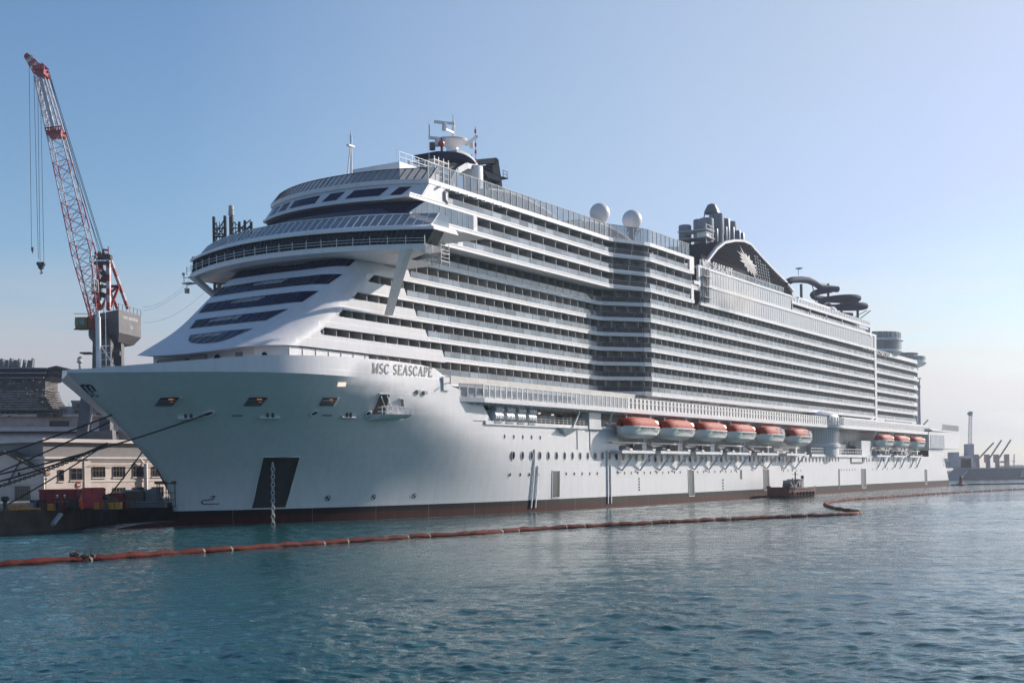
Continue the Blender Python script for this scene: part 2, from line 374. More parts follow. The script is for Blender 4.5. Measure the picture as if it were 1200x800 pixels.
WATER = [(0, .3), (4, 3.9), (9, 7.6), (16, 11.2), (24, 14.2), (40, 18.0), (52, 19.4), (66, 20.2), (80, 20.5), (100, 20.5)]
KNUCK = [(0, .12), (1.3, 1.6), (4.1, 5.4), (6.9, 9.4), (10.1, 13.0), (13.5, 16.2), (17.7, 18.7), (22, 19.8), (30, 20.4), (38, 20.5)]
BULW = [(285, 16.6), (288.5, 17.2), (292, 18.7), (295.3, 20.45), (297.5, 20.8), (306.8, 20.97), (318.3, 20.75), (327, 20.42), (334, 19.58), (339.7, 18.85), (341.2, 18.75)]
ZK = 18.4
def stem(z): return smooth_table(STEM, z)
def hull_b(S, z):                                            # half breadth of the hull at station S and height z
    zz = min(max(z, 0), ZK)
    q = stem(zz) - S
    if q <= 0: return 0.0
    e = min(1, max(0, (q - 24) / 34)); e = e * e * (3 - 2 * e)
    g = min(1, zz / lerp(ZK, 8.5, e)) ** lerp(1.7, .85, e)
    b = lerp(smooth_table(WATER, q) if q < 100 else 20.5, smooth_table(KNUCK, q) if q < 38 else 20.5, g)
    if z > ZK: b -= .10 * (z - ZK)
    if S < 10 and z < 8: b -= (10 - S) * .05
    return b
# raked front of the lower superstructure: S at half-breadth b and height z
FRONT = [(20, 326.5), (22, 323.3), (26.3, 315.6), (31.7, 308.8), (34.3, 305.3), (37.5, 301)]
def front_s(b, z):
    s = smooth_table(FRONT, z); a = abs(b)
    s -= .006 * a * a
    r = 4.2
    e = a - (12.35 - r)
    if e > 0: s -= 6.2 * (1 - math.sqrt(max(0, 1 - min(e / r, 1) ** 2)))          # the corner sweeps back into the side
    return s

# ------------------------------------------------------------------ water: one sheet round the camera out to the horizon, swell modelled in the near part
def build_water():
    fine = np.radians(np.arange(-34, 34.01, .105)); coarse1 = np.radians(np.arange(38, 322.1, 4.0))
    th = np.concatenate([fine, coarse1])
    r = [4.0]
    while r[-1] < 9000: r.append(r[-1] * (1.0030 if 28 < r[-1] < 240 else 1.008 if 240 <= r[-1] < 600 else 1.05))
    r = np.array(r); dr = np.gradient(r)
    TH, RR = np.meshgrid(th, r); X = RR * np.sin(TH); Y = RR * np.cos(TH); DR = np.repeat(dr[:, None], len(th), 1)
    rng = np.random.RandomState(3); Z = np.zeros_like(X)
    for k in range(80):
        lam = .45 * (7 / .45) ** (rng.rand() ** 1.35); a = rng.normal(R(205), .75)       # wind sea running from the right
        amp = .0054 * lam ** .28 * (.6 + .8 * rng.rand()); kx, ky = np.sin(a) * 2 * np.pi / lam, np.cos(a) * 2 * np.pi / lam
        fade = np.clip((lam / np.maximum(DR, RR * .0019) - 2.2) / 2.5, 0, 1)
        ph = kx * X + ky * Y + rng.rand() * 6.28
        Z += amp * fade * (np.sin(ph) + .22 * np.sin(2 * ph + 1.2))
    gust = .62 + .38 * np.sin(X * .031 + 1.3 * np.sin(Y * .021)) * np.sin(Y * .043 + np.sin(X * .017)) + .12 * np.sin(X * .11 - Y * .09)
    Z *= gust
    n, m = X.shape
    co = np.stack([X, Y, Z], -1).reshape(-1, 3).astype(np.float32)
    i = np.arange(n - 1)[:, None] * m + np.arange(m)[None, :]; j = np.arange(n - 1)[:, None] * m + (np.arange(m)[None, :] + 1) % m
    quads = np.stack([i, j, j + m, i + m], -1).reshape(-1, 4)[:, ::-1]
    cidx = len(co); co = np.vstack([co, [[0, 0, 0]]])
    tris = np.stack([np.full(m, cidx), (np.arange(m) + 1) % m, np.arange(m)], -1)
    me = bpy.data.meshes.new('water'); me.vertices.add(len(co)); me.vertices.foreach_set('co', co.ravel())
    nl = quads.size + tris.size; me.loops.add(nl); me.loops.foreach_set('vertex_index', np.concatenate([quads.ravel(), tris.ravel()]).astype(np.int32))
    me.polygons.add(len(quads) + len(tris))
    ls = np.concatenate([np.arange(len(quads)) * 4, quads.size + np.arange(len(tris)) * 3]).astype(np.int32)
    me.polygons.foreach_set('loop_start', ls)
    me.update(calc_edges=True); me.validate(); me.shade_smooth()
    m_ = bpy.data.materials.new('sea_water'); m_.use_nodes = True; nt = m_.node_tree; nd = nt.nodes; bs = nd['Principled BSDF']; l = nt.links.new
    bs.inputs['IOR'].default_value = 1.333; bs.inputs['Roughness'].default_value = .055
    tc = nd.new('ShaderNodeTexCoord')
    nz = nd.new('ShaderNodeTexNoise'); nz.inputs['Scale'].default_value = .02; nz.inputs['Detail'].default_value = 4; l(tc.outputs['Object'], nz.inputs['Vector'])
    rp = nd.new('ShaderNodeValToRGB'); rp.color_ramp.elements[0].position = .35; rp.color_ramp.elements[1].position = .7
    rp.color_ramp.elements[0].color = (.008, .062, .074, 1); rp.color_ramp.elements[1].color = (.012, .088, .094, 1)
    l(nz.outputs['Fac'], rp.inputs['Fac']); l(rp.outputs['Color'], bs.inputs['Base Color'])
    def noise(scale, st, det, rot=.4):
        mp = nd.new('ShaderNodeMapping'); mp.inputs['Scale'].default_value = st; mp.inputs['Rotation'].default_value = (0, 0, rot); l(tc.outputs['Object'], mp.inputs['Vector'])
        n_ = nd.new('ShaderNodeTexNoise'); n_.inputs['Scale'].default_value = scale; n_.inputs['Detail'].default_value = det; n_.inputs['Roughness'].default_value = .62; l(mp.outputs[0], n_.inputs['Vector']); return n_
    a = noise(2.0, (.45, 1, 1), 7); b = noise(.33, (.5, 1, 1), 4, .25)
    g = noise(.035, (.4, 1.2, 1), 3, -.2)                                                  # gusts roughen patches of the surface
    gr = nd.new('ShaderNodeMapRange'); gr.inputs['From Min'].default_value = .35; gr.inputs['From Max'].default_value = .65; gr.inputs['To Min'].default_value = .25; gr.inputs['To Max'].default_value = 1.0; l(g.outputs['Fac'], gr.inputs['Value'])
    ml = nd.new('ShaderNodeMath'); ml.operation = 'MULTIPLY'; l(a.outputs['Fac'], ml.inputs[0]); l(gr.outputs[0], ml.inputs[1])
    ad = nd.new('ShaderNodeMath'); ad.operation = 'MULTIPLY_ADD'; ad.inputs[1].default_value = 2.0; l(b.outputs['Fac'], ad.inputs[0]); l(ml.outputs[0], ad.inputs[2])
    bp = nd.new('ShaderNodeBump'); bp.inputs['Strength'].default_value = .8; bp.inputs['Distance'].default_value = .17; l(ad.outputs[0], bp.inputs['Height']); l(bp.outputs['Normal'], bs.inputs['Normal'])
    me.materials.append(m_)
    o = bpy.data.objects.new('water', me); COL.objects.link(o); tag(o, kind='structure'); return o
build_water()

# ------------------------------------------------------------------ quay and far shore
QZ = 2.45
face_line = [(470, 12), (352, -1.8), (339, -4.6), (326, -13.5), (314, -22.5), (-60, -23.5)]
mb = MB(); top = [W(s, b) for s, b in face_line]; back = [W(-60, -420), W(470, -420)]
outline = top + back
a = [Vector((p.x, p.y, -3)) for p in outline]; b = [Vector((p.x, p.y, QZ)) for p in outline]
n = len(a)
for k in range(n): mb.poly([a[k], a[(k + 1) % n], b[(k + 1) % n], b[k]])
mb.cur = 1; mb.poly(b); mb.cur = 0
for k in range(4):                                                                         # coping along the edge
    p, q = W(*face_line[k]), W(*face_line[k + 1]); off = (W(0, 0) - W(0, 1)) * .35
    mb.bar((p.x + off.x * .9, p.y + off.y * .9, QZ + .09), (q.x + off.x * .9, q.y + off.y * .9, QZ + .09), .8, .2)
tag(mb.build('quay', [QUAY, QUAYTOP]), kind='structure')
mb = MB()
for k, (x0, x1, h) in enumerate(((1120, 1168, 3.0), (1168, 1182, 6.0), (1182, 1196, 8.5), (1196, 1420, 7.2))):
    p, q = foot(x0, 1500 + k * 4, 0), foot(x1, 1500 + k * 4, 0)
    mb.hexa([p + Vector((0, -30, -1)), q + Vector((0, -30, -1)), q + Vector((0, -8, h)), p + Vector((0, -8, h * .9))], [p + Vector((0, 60, -1)), q + Vector((0, 60, -1)), q + Vector((0, 30, h)), p + Vector((0, 30, h * .9))])
tag(mb.build('far_shore', pmat('far_shore_rock', (.12, .13, .12), .9, var=.4, vscale=.05)), kind='structure')

# ------------------------------------------------------------------ the air: harbour haze
mb = MB(); mb.box(-2600, 2600, -600, 3600, -1.5, 112)
hz_m = bpy.data.materials.new('harbour_haze'); hz_m.use_nodes = True; nt = hz_m.node_tree
nt.nodes.remove(nt.nodes['Principled BSDF'])
pv = nt.nodes.new('ShaderNodeVolumePrincipled'); pv.inputs['Color'].default_value = (.84, .90, 1.0, 1); pv.inputs['Density'].default_value = .00028; pv.inputs['Anisotropy'].default_value = .84
nt.links.new(pv.outputs['Volume'], nt.nodes['Material Output'].inputs['Volume'])
tag(mb.build('haze', hz_m), kind='stuff')

# ================================================================== the cruise ship
ship = thing('cruise_ship', 'huge white cruise ship moored bow first, its name in dark letters on the bow', 'cruise ship', SHIP_O, SHIP_ROT)
def PE(name, mb, mats, parent=None, smooth=False): return build_each(mb, name, mats, ship if parent is None else parent, smooth)
def P(name, mb, mats, parent=None, smooth=False, bevel=0): return mb.build(name, mats, ship if parent is None else parent, smooth, None, bevel)

# ---- hull shell
LEVELS = [-1.5, -.4, .3, 1.1, 1.5, 1.88, 3.2, 4.5, 6, 7.5, 9.6, 10.8, 12.0, 13.6, 14.8, 16, 17.3, ZK]
def hull_mesh():
    mb = MB(); cols = []
    cs = [0, .004, .012, .03, .055, .085, .12, .16, .205, .25, .30, .35, .41, .47, .53, .59, .65, .71, .77, .83, .89, .94, 1.0]
    for c in cs: cols.append(('f', c))
    aft = [281, 274, 267, 260, 253, 247, 241, 236, 230, 222, 210, 195, 180, 165, 150, 135, 120, 105, 90, 75, 60, 45, 34, 24, 15, 8]
    for s in aft: cols.append(('a', s))
    cols.append(('e', 0))
    def pos(col, z, sg):
        k, v = col
        S = stem(z) + (287 - stem(z)) * v if k == 'f' else v if k == 'a' else 5 - (12 - z) * 1.1
        return S, hull_b(S, z)
    def ztop(col, z):
        k, v = col
        if k == 'f': return ZK
        return 0
    for sg in (1, -1):
        grid = []
        for col in cols:
            rowp = []
            for z in LEVELS:
                S, b = pos(col, z, sg)
                zz = min(z, table(BULW, S)) if col[0] == 'f' else z
                rowp.append((S, sg * b, zz))
            grid.append(rowp)
        idx = [[mb.pt(p) for p in rw] for rw in grid]
        for i in range(len(cols) - 1):
            a, b = cols[i], cols[i + 1]
            lim = ZK if b[0] == 'f' else 13.6 if (b[0] == 'a' and b[1] >= 241) else 9.6 if (b[0] == 'a' and b[1] >= 24) else 12.0
            for j in range(len(LEVELS) - 1):
                if LEVELS[j + 1] > lim + .01: continue
                zt = [grid[i][j], grid[i + 1][j], grid[i + 1][j + 1], grid[i][j + 1]]
                if abs(zt[1][2] - zt[2][2]) < .01 and abs(zt[0][2] - zt[3][2]) < .01: continue
                mb.cur = 2 if LEVELS[j + 1] < 1.2 else 1 if LEVELS[j + 1] < 1.95 else 0
                mb.face((idx[i][j], idx[i + 1][j], idx[i + 1][j + 1], idx[i][j + 1]))
        mb.cur = 0                                                                         # bulwark, leaning a little inboard
        prev = None
        for c in cs:
            S, b = pos(('f', c), ZK, sg); zt = table(BULW, S)
            if zt <= ZK + .02: break
            cur = (mb.pt((S, sg * b, ZK)), mb.pt((S - (.05 if c else .15), sg * max(.05, b - .10 * (zt - ZK)), zt)), mb.pt((S - .5, sg * max(0, b - .10 * (zt - ZK) - .35), zt)), mb.pt((S - .5, sg * max(0, b - .6), ZK - .2)))
            if prev:
                for k in range(3): mb.face((prev[k], cur[k], cur[k + 1], prev[k + 1]))
            prev = cur
    e = len(LEVELS)                                                                        # transom
    tr = []
    for z in [z for z in LEVELS if z <= 12.0]:
        S = 5 - (12 - z) * 1.1; b = hull_b(S, z); tr.append(((S, b, z), (S, -b, z)))
    for p, q in zip(tr, tr[1:]): mb.poly([p[0], q[0], q[1], p[1]])
    return mb
hull = P('hull', hull_mesh(), [HULL, BLACKB, ANTIF], smooth='auto')
bm = bmesh.new(); bm.from_mesh(hull.data); bmesh.ops.remove_doubles(bm, verts=bm.verts, dist=.004); bmesh.ops.recalc_face_normals(bm, faces=bm.faces); bm.to_mesh(hull.data); bm.free()
hull.data.shade_smooth(); hull.data.set_sharp_from_angle(angle=R(24))
def H(S, z, off=.03):                                                                      # a point on (just proud of) the port side of the hull
    b = hull_b(S, z); e = .15
    n_ = Vector((-(hull_b(S + e, z) - hull_b(S - e, z)) / (2 * e), 1, -(hull_b(S, z + e) - hull_b(S, z - e)) / (2 * e))).normalized()
    return Vector((S, b, z)) + n_ * off
def hull_quad(mb, q, off=.04, nx=4, nz=4):                                                 # a four-cornered patch laid on the plating
    for i in range(nx):
        for j in range(nz):
            def pp(u, v):
                a = Vector(q[0]).lerp(Vector(q[1]), u); b = Vector(q[3]).lerp(Vector(q[2]), u); c = a.lerp(b, v); return H(c.x, c.y, off)
            mb.poly([pp(i / nx, j / nz), pp((i + 1) / nx, j / nz), pp((i + 1) / nx, (j + 1) / nz), pp(i / nx, (j + 1) / nz)])
def hull_frame(mb, q, w=.12, off=.10):
    m_ = 6
    for k in range(4):
        a, b = Vector(q[k]), Vector(q[(k + 1) % 4])
        for i in range(m_):
            c, d = a.lerp(b, i / m_), a.lerp(b, (i + 1) / m_); mb.bar(H(c.x, c.y, off * .3), H(d.x, d.y, off * .3), w, w)

# bulb, foredeck
mb = MB(); rings = []
for k in range(19):
    t = k / 18; s = 340.2 - 24 * t; rr = math.sqrt(max(0.002, 1 - (1 - min(1, t * 1.5)) ** 2)); zc = -2.35 - .2 * t
    rings.append([(s, 3.2 * rr * math.cos(2 * math.pi * j / 20), zc + 3.15 * rr * math.sin(2 * math.pi * j / 20)) for j in range(20)])
mb.loft(rings); P('bulbous_bow', mb, ANTIF, smooth=True)
mb = MB(); pts = [(s, hull_b(s, ZK) - .3) for s in np.linspace(341, 287, 30)]
pts = [(s, max(.05, b)) for s, b in pts]
for (s0, b0), (s1, b1) in zip(pts, pts[1:]): mb.poly([(s0, b0, ZK - .15), (s1, b1, ZK - .15), (s1, -b1, ZK - .15), (s0, -b0, ZK - .15)])
P('foredeck', mb, DECK)

# anchor pocket with its walls and a shell lamp, mooring openings, shell doors
def pocket(name, q, inside, frame=True, off=.04):
    mb = MB(); hull_quad(mb, q, off); o = P(name, mb, inside)
    if frame: m2 = MB(); hull_frame(m2, q); P('rim', m2, HULL, o)
    return o
AP = [((318.85, 8.58), (314.71, 8.55)), ((318.47, 7.67), (314.38, 7.64)), ((318.15, 6.74), (314.11, 6.72)), ((317.93, 5.81), (313.91, 5.8)), ((317.78, 4.88), (313.82, 4.87)), ((317.67, 3.94), (313.73, 3.94)), ((317.63, 3.0), (313.75, 3.01)), ((317.69, 2.08), (313.84, 2.08))]
def hull_rows(mb, rows, off, n=5):                                                         # a patch whose slanting sides keep straight on the flare
    G = [[H(lerp(l[0], r[0], k / n), lerp(l[1], r[1], k / n), off) for k in range(n + 1)] for l, r in rows]
    for a, b in zip(G, G[1:]):
        for k in range(n): mb.poly([a[k], a[k + 1], b[k + 1], b[k]])
mb = MB(); hull_rows(mb, AP, .04); ap = P('anchor_pocket', mb, DARK)
mb = MB()
for sd_ in (0, 1):
    for a, b in zip(AP, AP[1:]): mb.bar(H(*a[sd_], .03), H(*b[sd_], .03), .13, .13)
mb.bar(H(*AP[0][0], .03), H(*AP[0][1], .03), .13, .13); P('rim', mb, HULL, ap)
mb = MB(); hull_rows(mb, [((318.63, 7.94), (315.31, 7.91)), ((318.27, 7.12), (315.08, 7.09)), ((318.03, 6.3), (314.9, 6.26)), ((317.84, 5.47), (314.73, 5.43)), ((317.65, 4.63), (314.67, 4.59)), ((317.56, 3.79), (314.67, 3.76)), ((317.54, 2.96), (314.72, 2.92)), ((317.51, 2.12), (314.83, 2.08))], .07); P('pocket_wall', mb, pmat('pocket_grey', (.045, .05, .058), .6, spec=.2), ap)
for q in ([(332.7, 15.6), (331.3, 15.63), (331.1, 14.66), (332.44, 14.68)], [(325.6, 15.61), (323.75, 15.63), (323.65, 14.65), (325.27, 14.64)], [(317.2, 15.75), (314.9, 15.79), (314.92, 14.83), (317.0, 14.77)]):
    o = pocket('mooring_opening', q, DARK, False)
    mb = MB(); c = [Vector(p) for p in q]; hull_frame(mb, [(c[1].x, c[1].y), (c[1].x - .12, c[1].y), (c[2].x - .12, c[2].y), (c[2].x, c[2].y)], .1); P('rim', mb, HULL, o)
    mb = MB()
    for t in (.3, .55, .8):
        a = c[0].lerp(c[3], t); b = c[1].lerp(c[2], t); mb.bar(H(a.x, a.y, .09), H(b.x, b.y, .09), .07)
    P('grating', mb, MIDG, o)
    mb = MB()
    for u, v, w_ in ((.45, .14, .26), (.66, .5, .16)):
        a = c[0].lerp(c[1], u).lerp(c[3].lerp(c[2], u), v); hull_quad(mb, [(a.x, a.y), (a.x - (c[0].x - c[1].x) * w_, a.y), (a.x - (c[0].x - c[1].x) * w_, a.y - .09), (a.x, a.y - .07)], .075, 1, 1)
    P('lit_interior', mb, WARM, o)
mb = MB(); hull_quad(mb, [(316.08, 17.63), (314.75, 17.68), (314.59, 17.2), (315.93, 17.15)], .05, 2, 1); P('lit_fairlead', mb, PALE)
dq = [(308.3, 16.56), (306.5, 16.58), (305.7, 13.95), (308.1, 13.9)]
door = pocket('boarding_door', dq, DARK)
mb = MB()
for (s0, z0), (s1, z1) in (((308.2, 16.4), (305.1, 13.9)), ((307.2, 16.5), (305.2, 14.9)), ((307.8, 15.0), (305.4, 15.1)), ((307.5, 14.5), (305.1, 14.6))): mb.bar(H(s0, z0, .35), H(s1, z1, .35), .09)
P('stay', mb, RAILW, door)
mb = MB(); s0, s1 = 308.2, 302.8                                                           # folding platform standing out from the side
top = [H(s0, 13.95, .0), H(s0, 13.95, .0) + Vector((0, 2.0, 0)), H(s1, 13.95, 0) + Vector((0, 1.9, 0)), H(s1, 13.95, 0)]
bot = [H(s0, 13.1, .0), H(s0, 13.3, .0) + Vector((0, 1.6, 0)), H(s1, 13.5, 0) + Vector((0, 1.2, 0)), H(s1, 13.5, 0)]
mb.hexa(bot, top); pl = P('boarding_platform', mb, HULL)
mb = MB()
for t in np.linspace(0, 1, 7):
    p = top[1].lerp(top[2], t); mb.bar(p, p + Vector((0, 0, 1.0)), .06)
mb.bar(top[1] + Vector((0, 0, 1)), top[2] + Vector((0, 0, 1)), .06); mb.bar(top[2] + Vector((0, 0, 1)), top[3] + Vector((0, 0, 1)), .06)
P('railing', mb, RAILW, pl)
pocket('side_hatch', [(304.4, 16.1), (303.7, 16.08), (302.8, 14.85), (303.55, 14.9)], MIDG)
for s0, s1, z in ((325.35, 324.3, 13.55), (315.67, 314.27, 13.68)): pocket('freeing_slot', [(s0, z + .1), (s1, z + .1), (s1, z - .1), (s0, z - .1)], MIDG, False)
for s, z in ((327.6, 13.82), (316.95, 13.93), (308.65, 14.09)):
    mb = MB(); n_ = 12; c = H(s, z, .08)
    ring = [H(s + .42 * math.cos(2 * math.pi * k / n_), z + .32 * math.sin(2 * math.pi * k / n_), .1) for k in range(n_ + 1)]; mb.tube(ring, .12, 6); o = P('fairlead', mb, HULL)
    mb = MB(); mb.poly([H(s + .34 * math.cos(2 * math.pi * k / n_), z + .25 * math.sin(2 * math.pi * k / n_), .06) for k in range(n_)]); P('fairlead_hole', mb, DARK, o)
for s0, s1, z in ((329.65, 328.1, 13.5), (322.7, 320.7, 13.55), (312.8, 310.6, 13.68)):
    mb = MB(); mb.hexa([H(s0, z - .12, 0), H(s1, z - .12, 0), H(s1, z - .05, .5), H(s0, z - .05, .5)], [H(s0, z + .02, 0), H(s1, z + .02, 0), H(s1, z + .02, .5), H(s0, z + .02, .5)]); o = P('mooring_shelf', mb, HULL)
    mb = MB()
    for t in (.35, .62):
        s = s0 + (s1 - s0) * t; p = H(s, z, .3); mb.rod(p, p + Vector((0, 0, .55)), .3); q = H(s, z + .3, .05); mb.bar(q + Vector((.25, 0, .3)), q + Vector((-.25, 0, .3)), .08)
    P('roller', mb, DARK, o)
for s, z in ((300.5, 17.13), (298.95, 17.08)):
    mb = MB(); p = H(s, z, 0); mb.box(p.x - .35, p.x + .35, p.y, p.y + .35, p.z - .22, p.z + .22); P('hull_lamp', mb, MIDG)
mb = MB(); p = H(294, 18.6, 0); mb.bar(p, p + Vector((.2, 1.2, .0)), .12); mb.box(p.x - .9, p.x + .6, p.y, p.y + .25, p.z - 1.0, p.z + .9); P('boat_boom_stowage', mb, HULL)
# marks
mb = MB(); NW = 12.4
def name_place(u, v): return H(310.2 - u, 19.08 + v * 1.0 + u * .017, .05)
text(mb, 'MSC SEASCAPE', name_place, 1.32, .26, 1.0, .13); P('ship_name', mb, INK)
mb = MB()
def logo_place(q, wd, ht):                                                                 # q: corners top-left, top-right, bottom-right, bottom-left on the flare
    c = [Vector((*p, 0)) for p in q]
    def f(u, v):
        p = c[3].lerp(c[2], u / wd).lerp(c[0].lerp(c[1], u / wd), v / ht); return H(p.x, p.y, .06)
    return f
text(mb, 'm', logo_place([(339.50, 17.09), (338.50, 17.07), (337.80, 16.42), (338.73, 16.43)], .82, .52), 1.0, 0)
text(mb, 'sc', logo_place([(338.65, 16.40), (338.05, 16.40), (337.25, 15.82), (337.95, 15.80)], .98, .52), 1.0, 0); P('bow_emblem', mb, INK)
def ring_mark(mb, s, z, r, cross=True):
    n_ = 14
    for k in range(n_):
        a0, a1 = 2 * math.pi * k / n_, 2 * math.pi * (k + 1) / n_
        mb.poly([H(s + r0 * math.cos(a), z + r0 * math.sin(a), .05) for r0, a in ((r, a0), (r, a1), (r * .78, a1), (r * .78, a0))])
    if cross:
        for a in (.8, .8 + math.pi / 2):
            c, d = math.cos(a) * r * .8, math.sin(a) * r * .8; w_ = .07
            mb.poly([H(s - c - w_, z - d + w_, .05), H(s + c - w_, z + d + w_, .05), H(s + c + w_, z + d - w_, .05), H(s - c + w_, z - d - w_, .05)])
for s in (308.78, 302.2, 295.4):
    mb = MB(); ring_mark(mb, s, 3.12, .38); P('thruster_mark', mb, INK)
mb = MB(); 
for s0, z0, s1, z1 in ((322.4, 2.72, 320.9, 2.72), (322.6, 2.95, 322.4, 2.72), (322.6, 2.95, 322.5, 3.2), (322.5, 3.2, 321.6, 3.3), (321.6, 3.3, 321.5, 3.75), (321.5, 3.75, 321.9, 3.6)):
    l = math.hypot(s1 - s0, z1 - z0); nx, nz = -(z1 - z0) / l * .06, (s1 - s0) / l * .06
    mb.poly([H(s0 + nx, z0 + nz, .05), H(s1 + nx, z1 + nz, .05), H(s1 - nx, z1 - nz, .05), H(s0 - nx, z0 - nz, .05)])
P('bulb_mark', mb, INK)
# portholes of the side
def oval(s, z, rx, rz, name='porthole'):
    mb = MB(); n_ = 14
    mb.poly([H(s + rx * math.cos(2 * math.pi * k / n_), z + rz * math.sin(2 * math.pi * k / n_), .03) for k in range(n_)])
    mb.cur = 1
    for k in range(n_):
        a0, a1 = 2 * math.pi * k / n_, 2 * math.pi * (k + 1) / n_
        mb.poly([H(s + q * rx * math.cos(a), z + q * rz * math.sin(a), .05) for q, a in ((1.0, a0), (1.0, a1), (1.17, a1), (1.17, a0))])
    P(name, mb, [WING, HULL])
s = 276.0
while s > 128:
    if not (259.2 < s < 259.9): oval(s, 8.75 if s > 230 else 8.45, .42 if s > 250 else .60, .62 if s > 240 else .70)
    s -= 2.62
for k in range(10): oval(126.5 - 2.35 * k if k < 5 else 99.0 - 2.3 * (k - 5), 8.45, .46, .55)
for k in range(9): oval(86 - 5.3 * k, 8.4, .46, .52)
for k in range(5): oval(278.5 - 2.63 * k, 11.55, .22, .32, 'small_porthole')
for s in [276.3, 273.6, 271, 268.4] + [259.7 - 2.65 * k for k in range(5)] + [244.1 - 2.62 * k for k in range(12)] + [207 - 2.9 * k for k in range(9)] + [158 - 3 * k for k in range(5)] + [115 - 2.4 * k for k in range(6)] + [87 - 5 * k for k in range(5)]:
    oval(s, 5.85, .2, .27, 'small_porthole')
for s0, s1, z0, z1 in ((264.2, 261.9, 6.4, 2.1), (211.6, 208.9, 6.3, 1.2), (170.9, 167.5, 6.2, 1.6), (97.4, 93.2, 6.1, .9), (29.4, 26.6, 5.6, .9)):
    o = pocket('shell_door_opening', [(s0, z0), (s1, z0), (s1 - .2, z1), (s0 - .2, z1)], DARK)
    mb = MB(); hull_quad(mb, [(s0 - .1, z0 - .1), (s0 - (s0 - s1) * .62, z0 - .1), (s0 - (s0 - s1) * .55 - .2, z1 + .3), (s0 - .3, z1 + .3)], .08, 2, 3); P('door_leaf', mb, LEAF, o)
for s0, s1, z0, z1 in ((117.3, 116.2, 6.1, .8), (184.6, 183.6, 6.2, 4.2)): pocket('shell_slot', [(s0, z0), (s1, z0), (s1, z1), (s0, z1)], DARK, False)
pocket('cargo_hatch', [(106.5, 9.2), (95.5, 9.2), (95.5, 7.9), (106.5, 7.9)], HULL); 
mb = MB(); hull_frame(mb, [(106.5, 9.25), (96.0, 9.25), (96.0, 7.7), (106.5, 7.7)], .3, .2); P('hatch_frame', mb, DARK)
for s in (269.9, 245.5):                                                                  # vertical fender guides
    mb = MB()
    for o_ in (0, -1.15):
        pts = [H(s + o_, z, .12) for z in np.linspace(.7, 9.7 if not o_ else 7.2, 12)]
        for a, b in zip(pts, pts[1:]): mb.bar(a, b, .17, .22)
    PE('fender_guide', mb, HULL)
for s, z0, z1 in ((256, 9.8, 13.2), (251.6, 9.8, 13.2)):
    mb = MB(); mb.bar(H(s, z0, .03), H(s, z1, .03), .12); P('shell_pipe', mb, MIDG)
mb = MB()
for z in (2.7, 3.2, 3.7, 4.2, 4.7): mb.bar(H(233.2, z, .03), H(233.2, z + .25, .03), .3, .05)
P('draught_marks', mb, INK)
mb = MB(); 
for z in (2.2, 2.8, 3.4, 4.0): mb.bar(H(194.2, z, .03), H(194.2, z + .3, .03), .3, .05)
P('draught_marks', mb, INK)

# ---- superstructure: deck levels (middle of each slab)
DK = {-1: 20.5, 0: 23.2, 1: 25.9, 2: 28.6, 3: 31.3, 4: 34.1, 5: 36.9, 6: 39.7, 7: 42.5, 8: 45.4, 9: 48.2}
def offset(path, d):
    out = []
    for k, p in enumerate(path):
        p = Vector(p); ns = []
        for a, b in ((k - 1, k), (k, k + 1)):
            if 0 <= a and b < len(path):
                e = Vector(path[b]) - Vector(path[a]); ns.append(Vector((e.y, -e.x)).normalized())
        n_ = sum(ns, Vector((0, 0))).normalized(); c = n_.dot(ns[0]); out.append(p + n_ * (d / max(.5, c)))
    return out
def strip(mb, path, z0, z1, th, off=0.0, caps=True):
    o = offset(path, off); i = offset(path, off - th)
    for k in range(len(path) - 1):
        a = [(*o[k], z0), (*o[k + 1], z0), (*i[k + 1], z0), (*i[k], z0)]; b = [(x, y, z1) for x, y, z in [(p[0], p[1], 0) for p in a]]
        mb.hexa(a, b)
def plate(mb, path, yin, z0, z1, off=0.0):
    o = offset(path, off)
    for k in range(len(path) - 1):
        a = [(*o[k], z0), (*o[k + 1], z0), (o[k + 1][0], yin, z0), (o[k][0], yin, z0)]; mb.hexa(a, [(p[0], p[1], z1) for p in a])
def along(path, step, start=.0):
    """points every `step` metres along a plan path with the inward direction at each"""
    out = []; acc = start
    for k in range(len(path) - 1):
        a, b = Vector(path[k]), Vector(path[k + 1]); d = b - a; l = d.length; d.normalize(); n_ = Vector((-d.y, d.x))
        while acc < l: out.append((a + d * acc, n_, d)); acc += step
        acc -= l
    return out
FWDL = 12.3; UP = 15.0; AFTB = 18.5; MINI = 16.4
CORNER_L = [(232.6, FWDL), (231.3, 12.7), (224.6, 17.9), (222.9, AFTB)]
CORNER_U = [(232.8, UP), (231.6, 15.25), (224.6, 18.15), (222.9, AFTB)]
S_OPEN = {-1: 317.5, 0: 310.6, 1: 307.2, 2: 303.9, 3: 300.9, 4: 297.5, 5: 294.5}
S_GLASS = {-1: 287.5, 0: 281.7, 1: 286, 2: 288.6, 3: 291, 4: 290.0, 5: 294}
AFT_END = 74.0
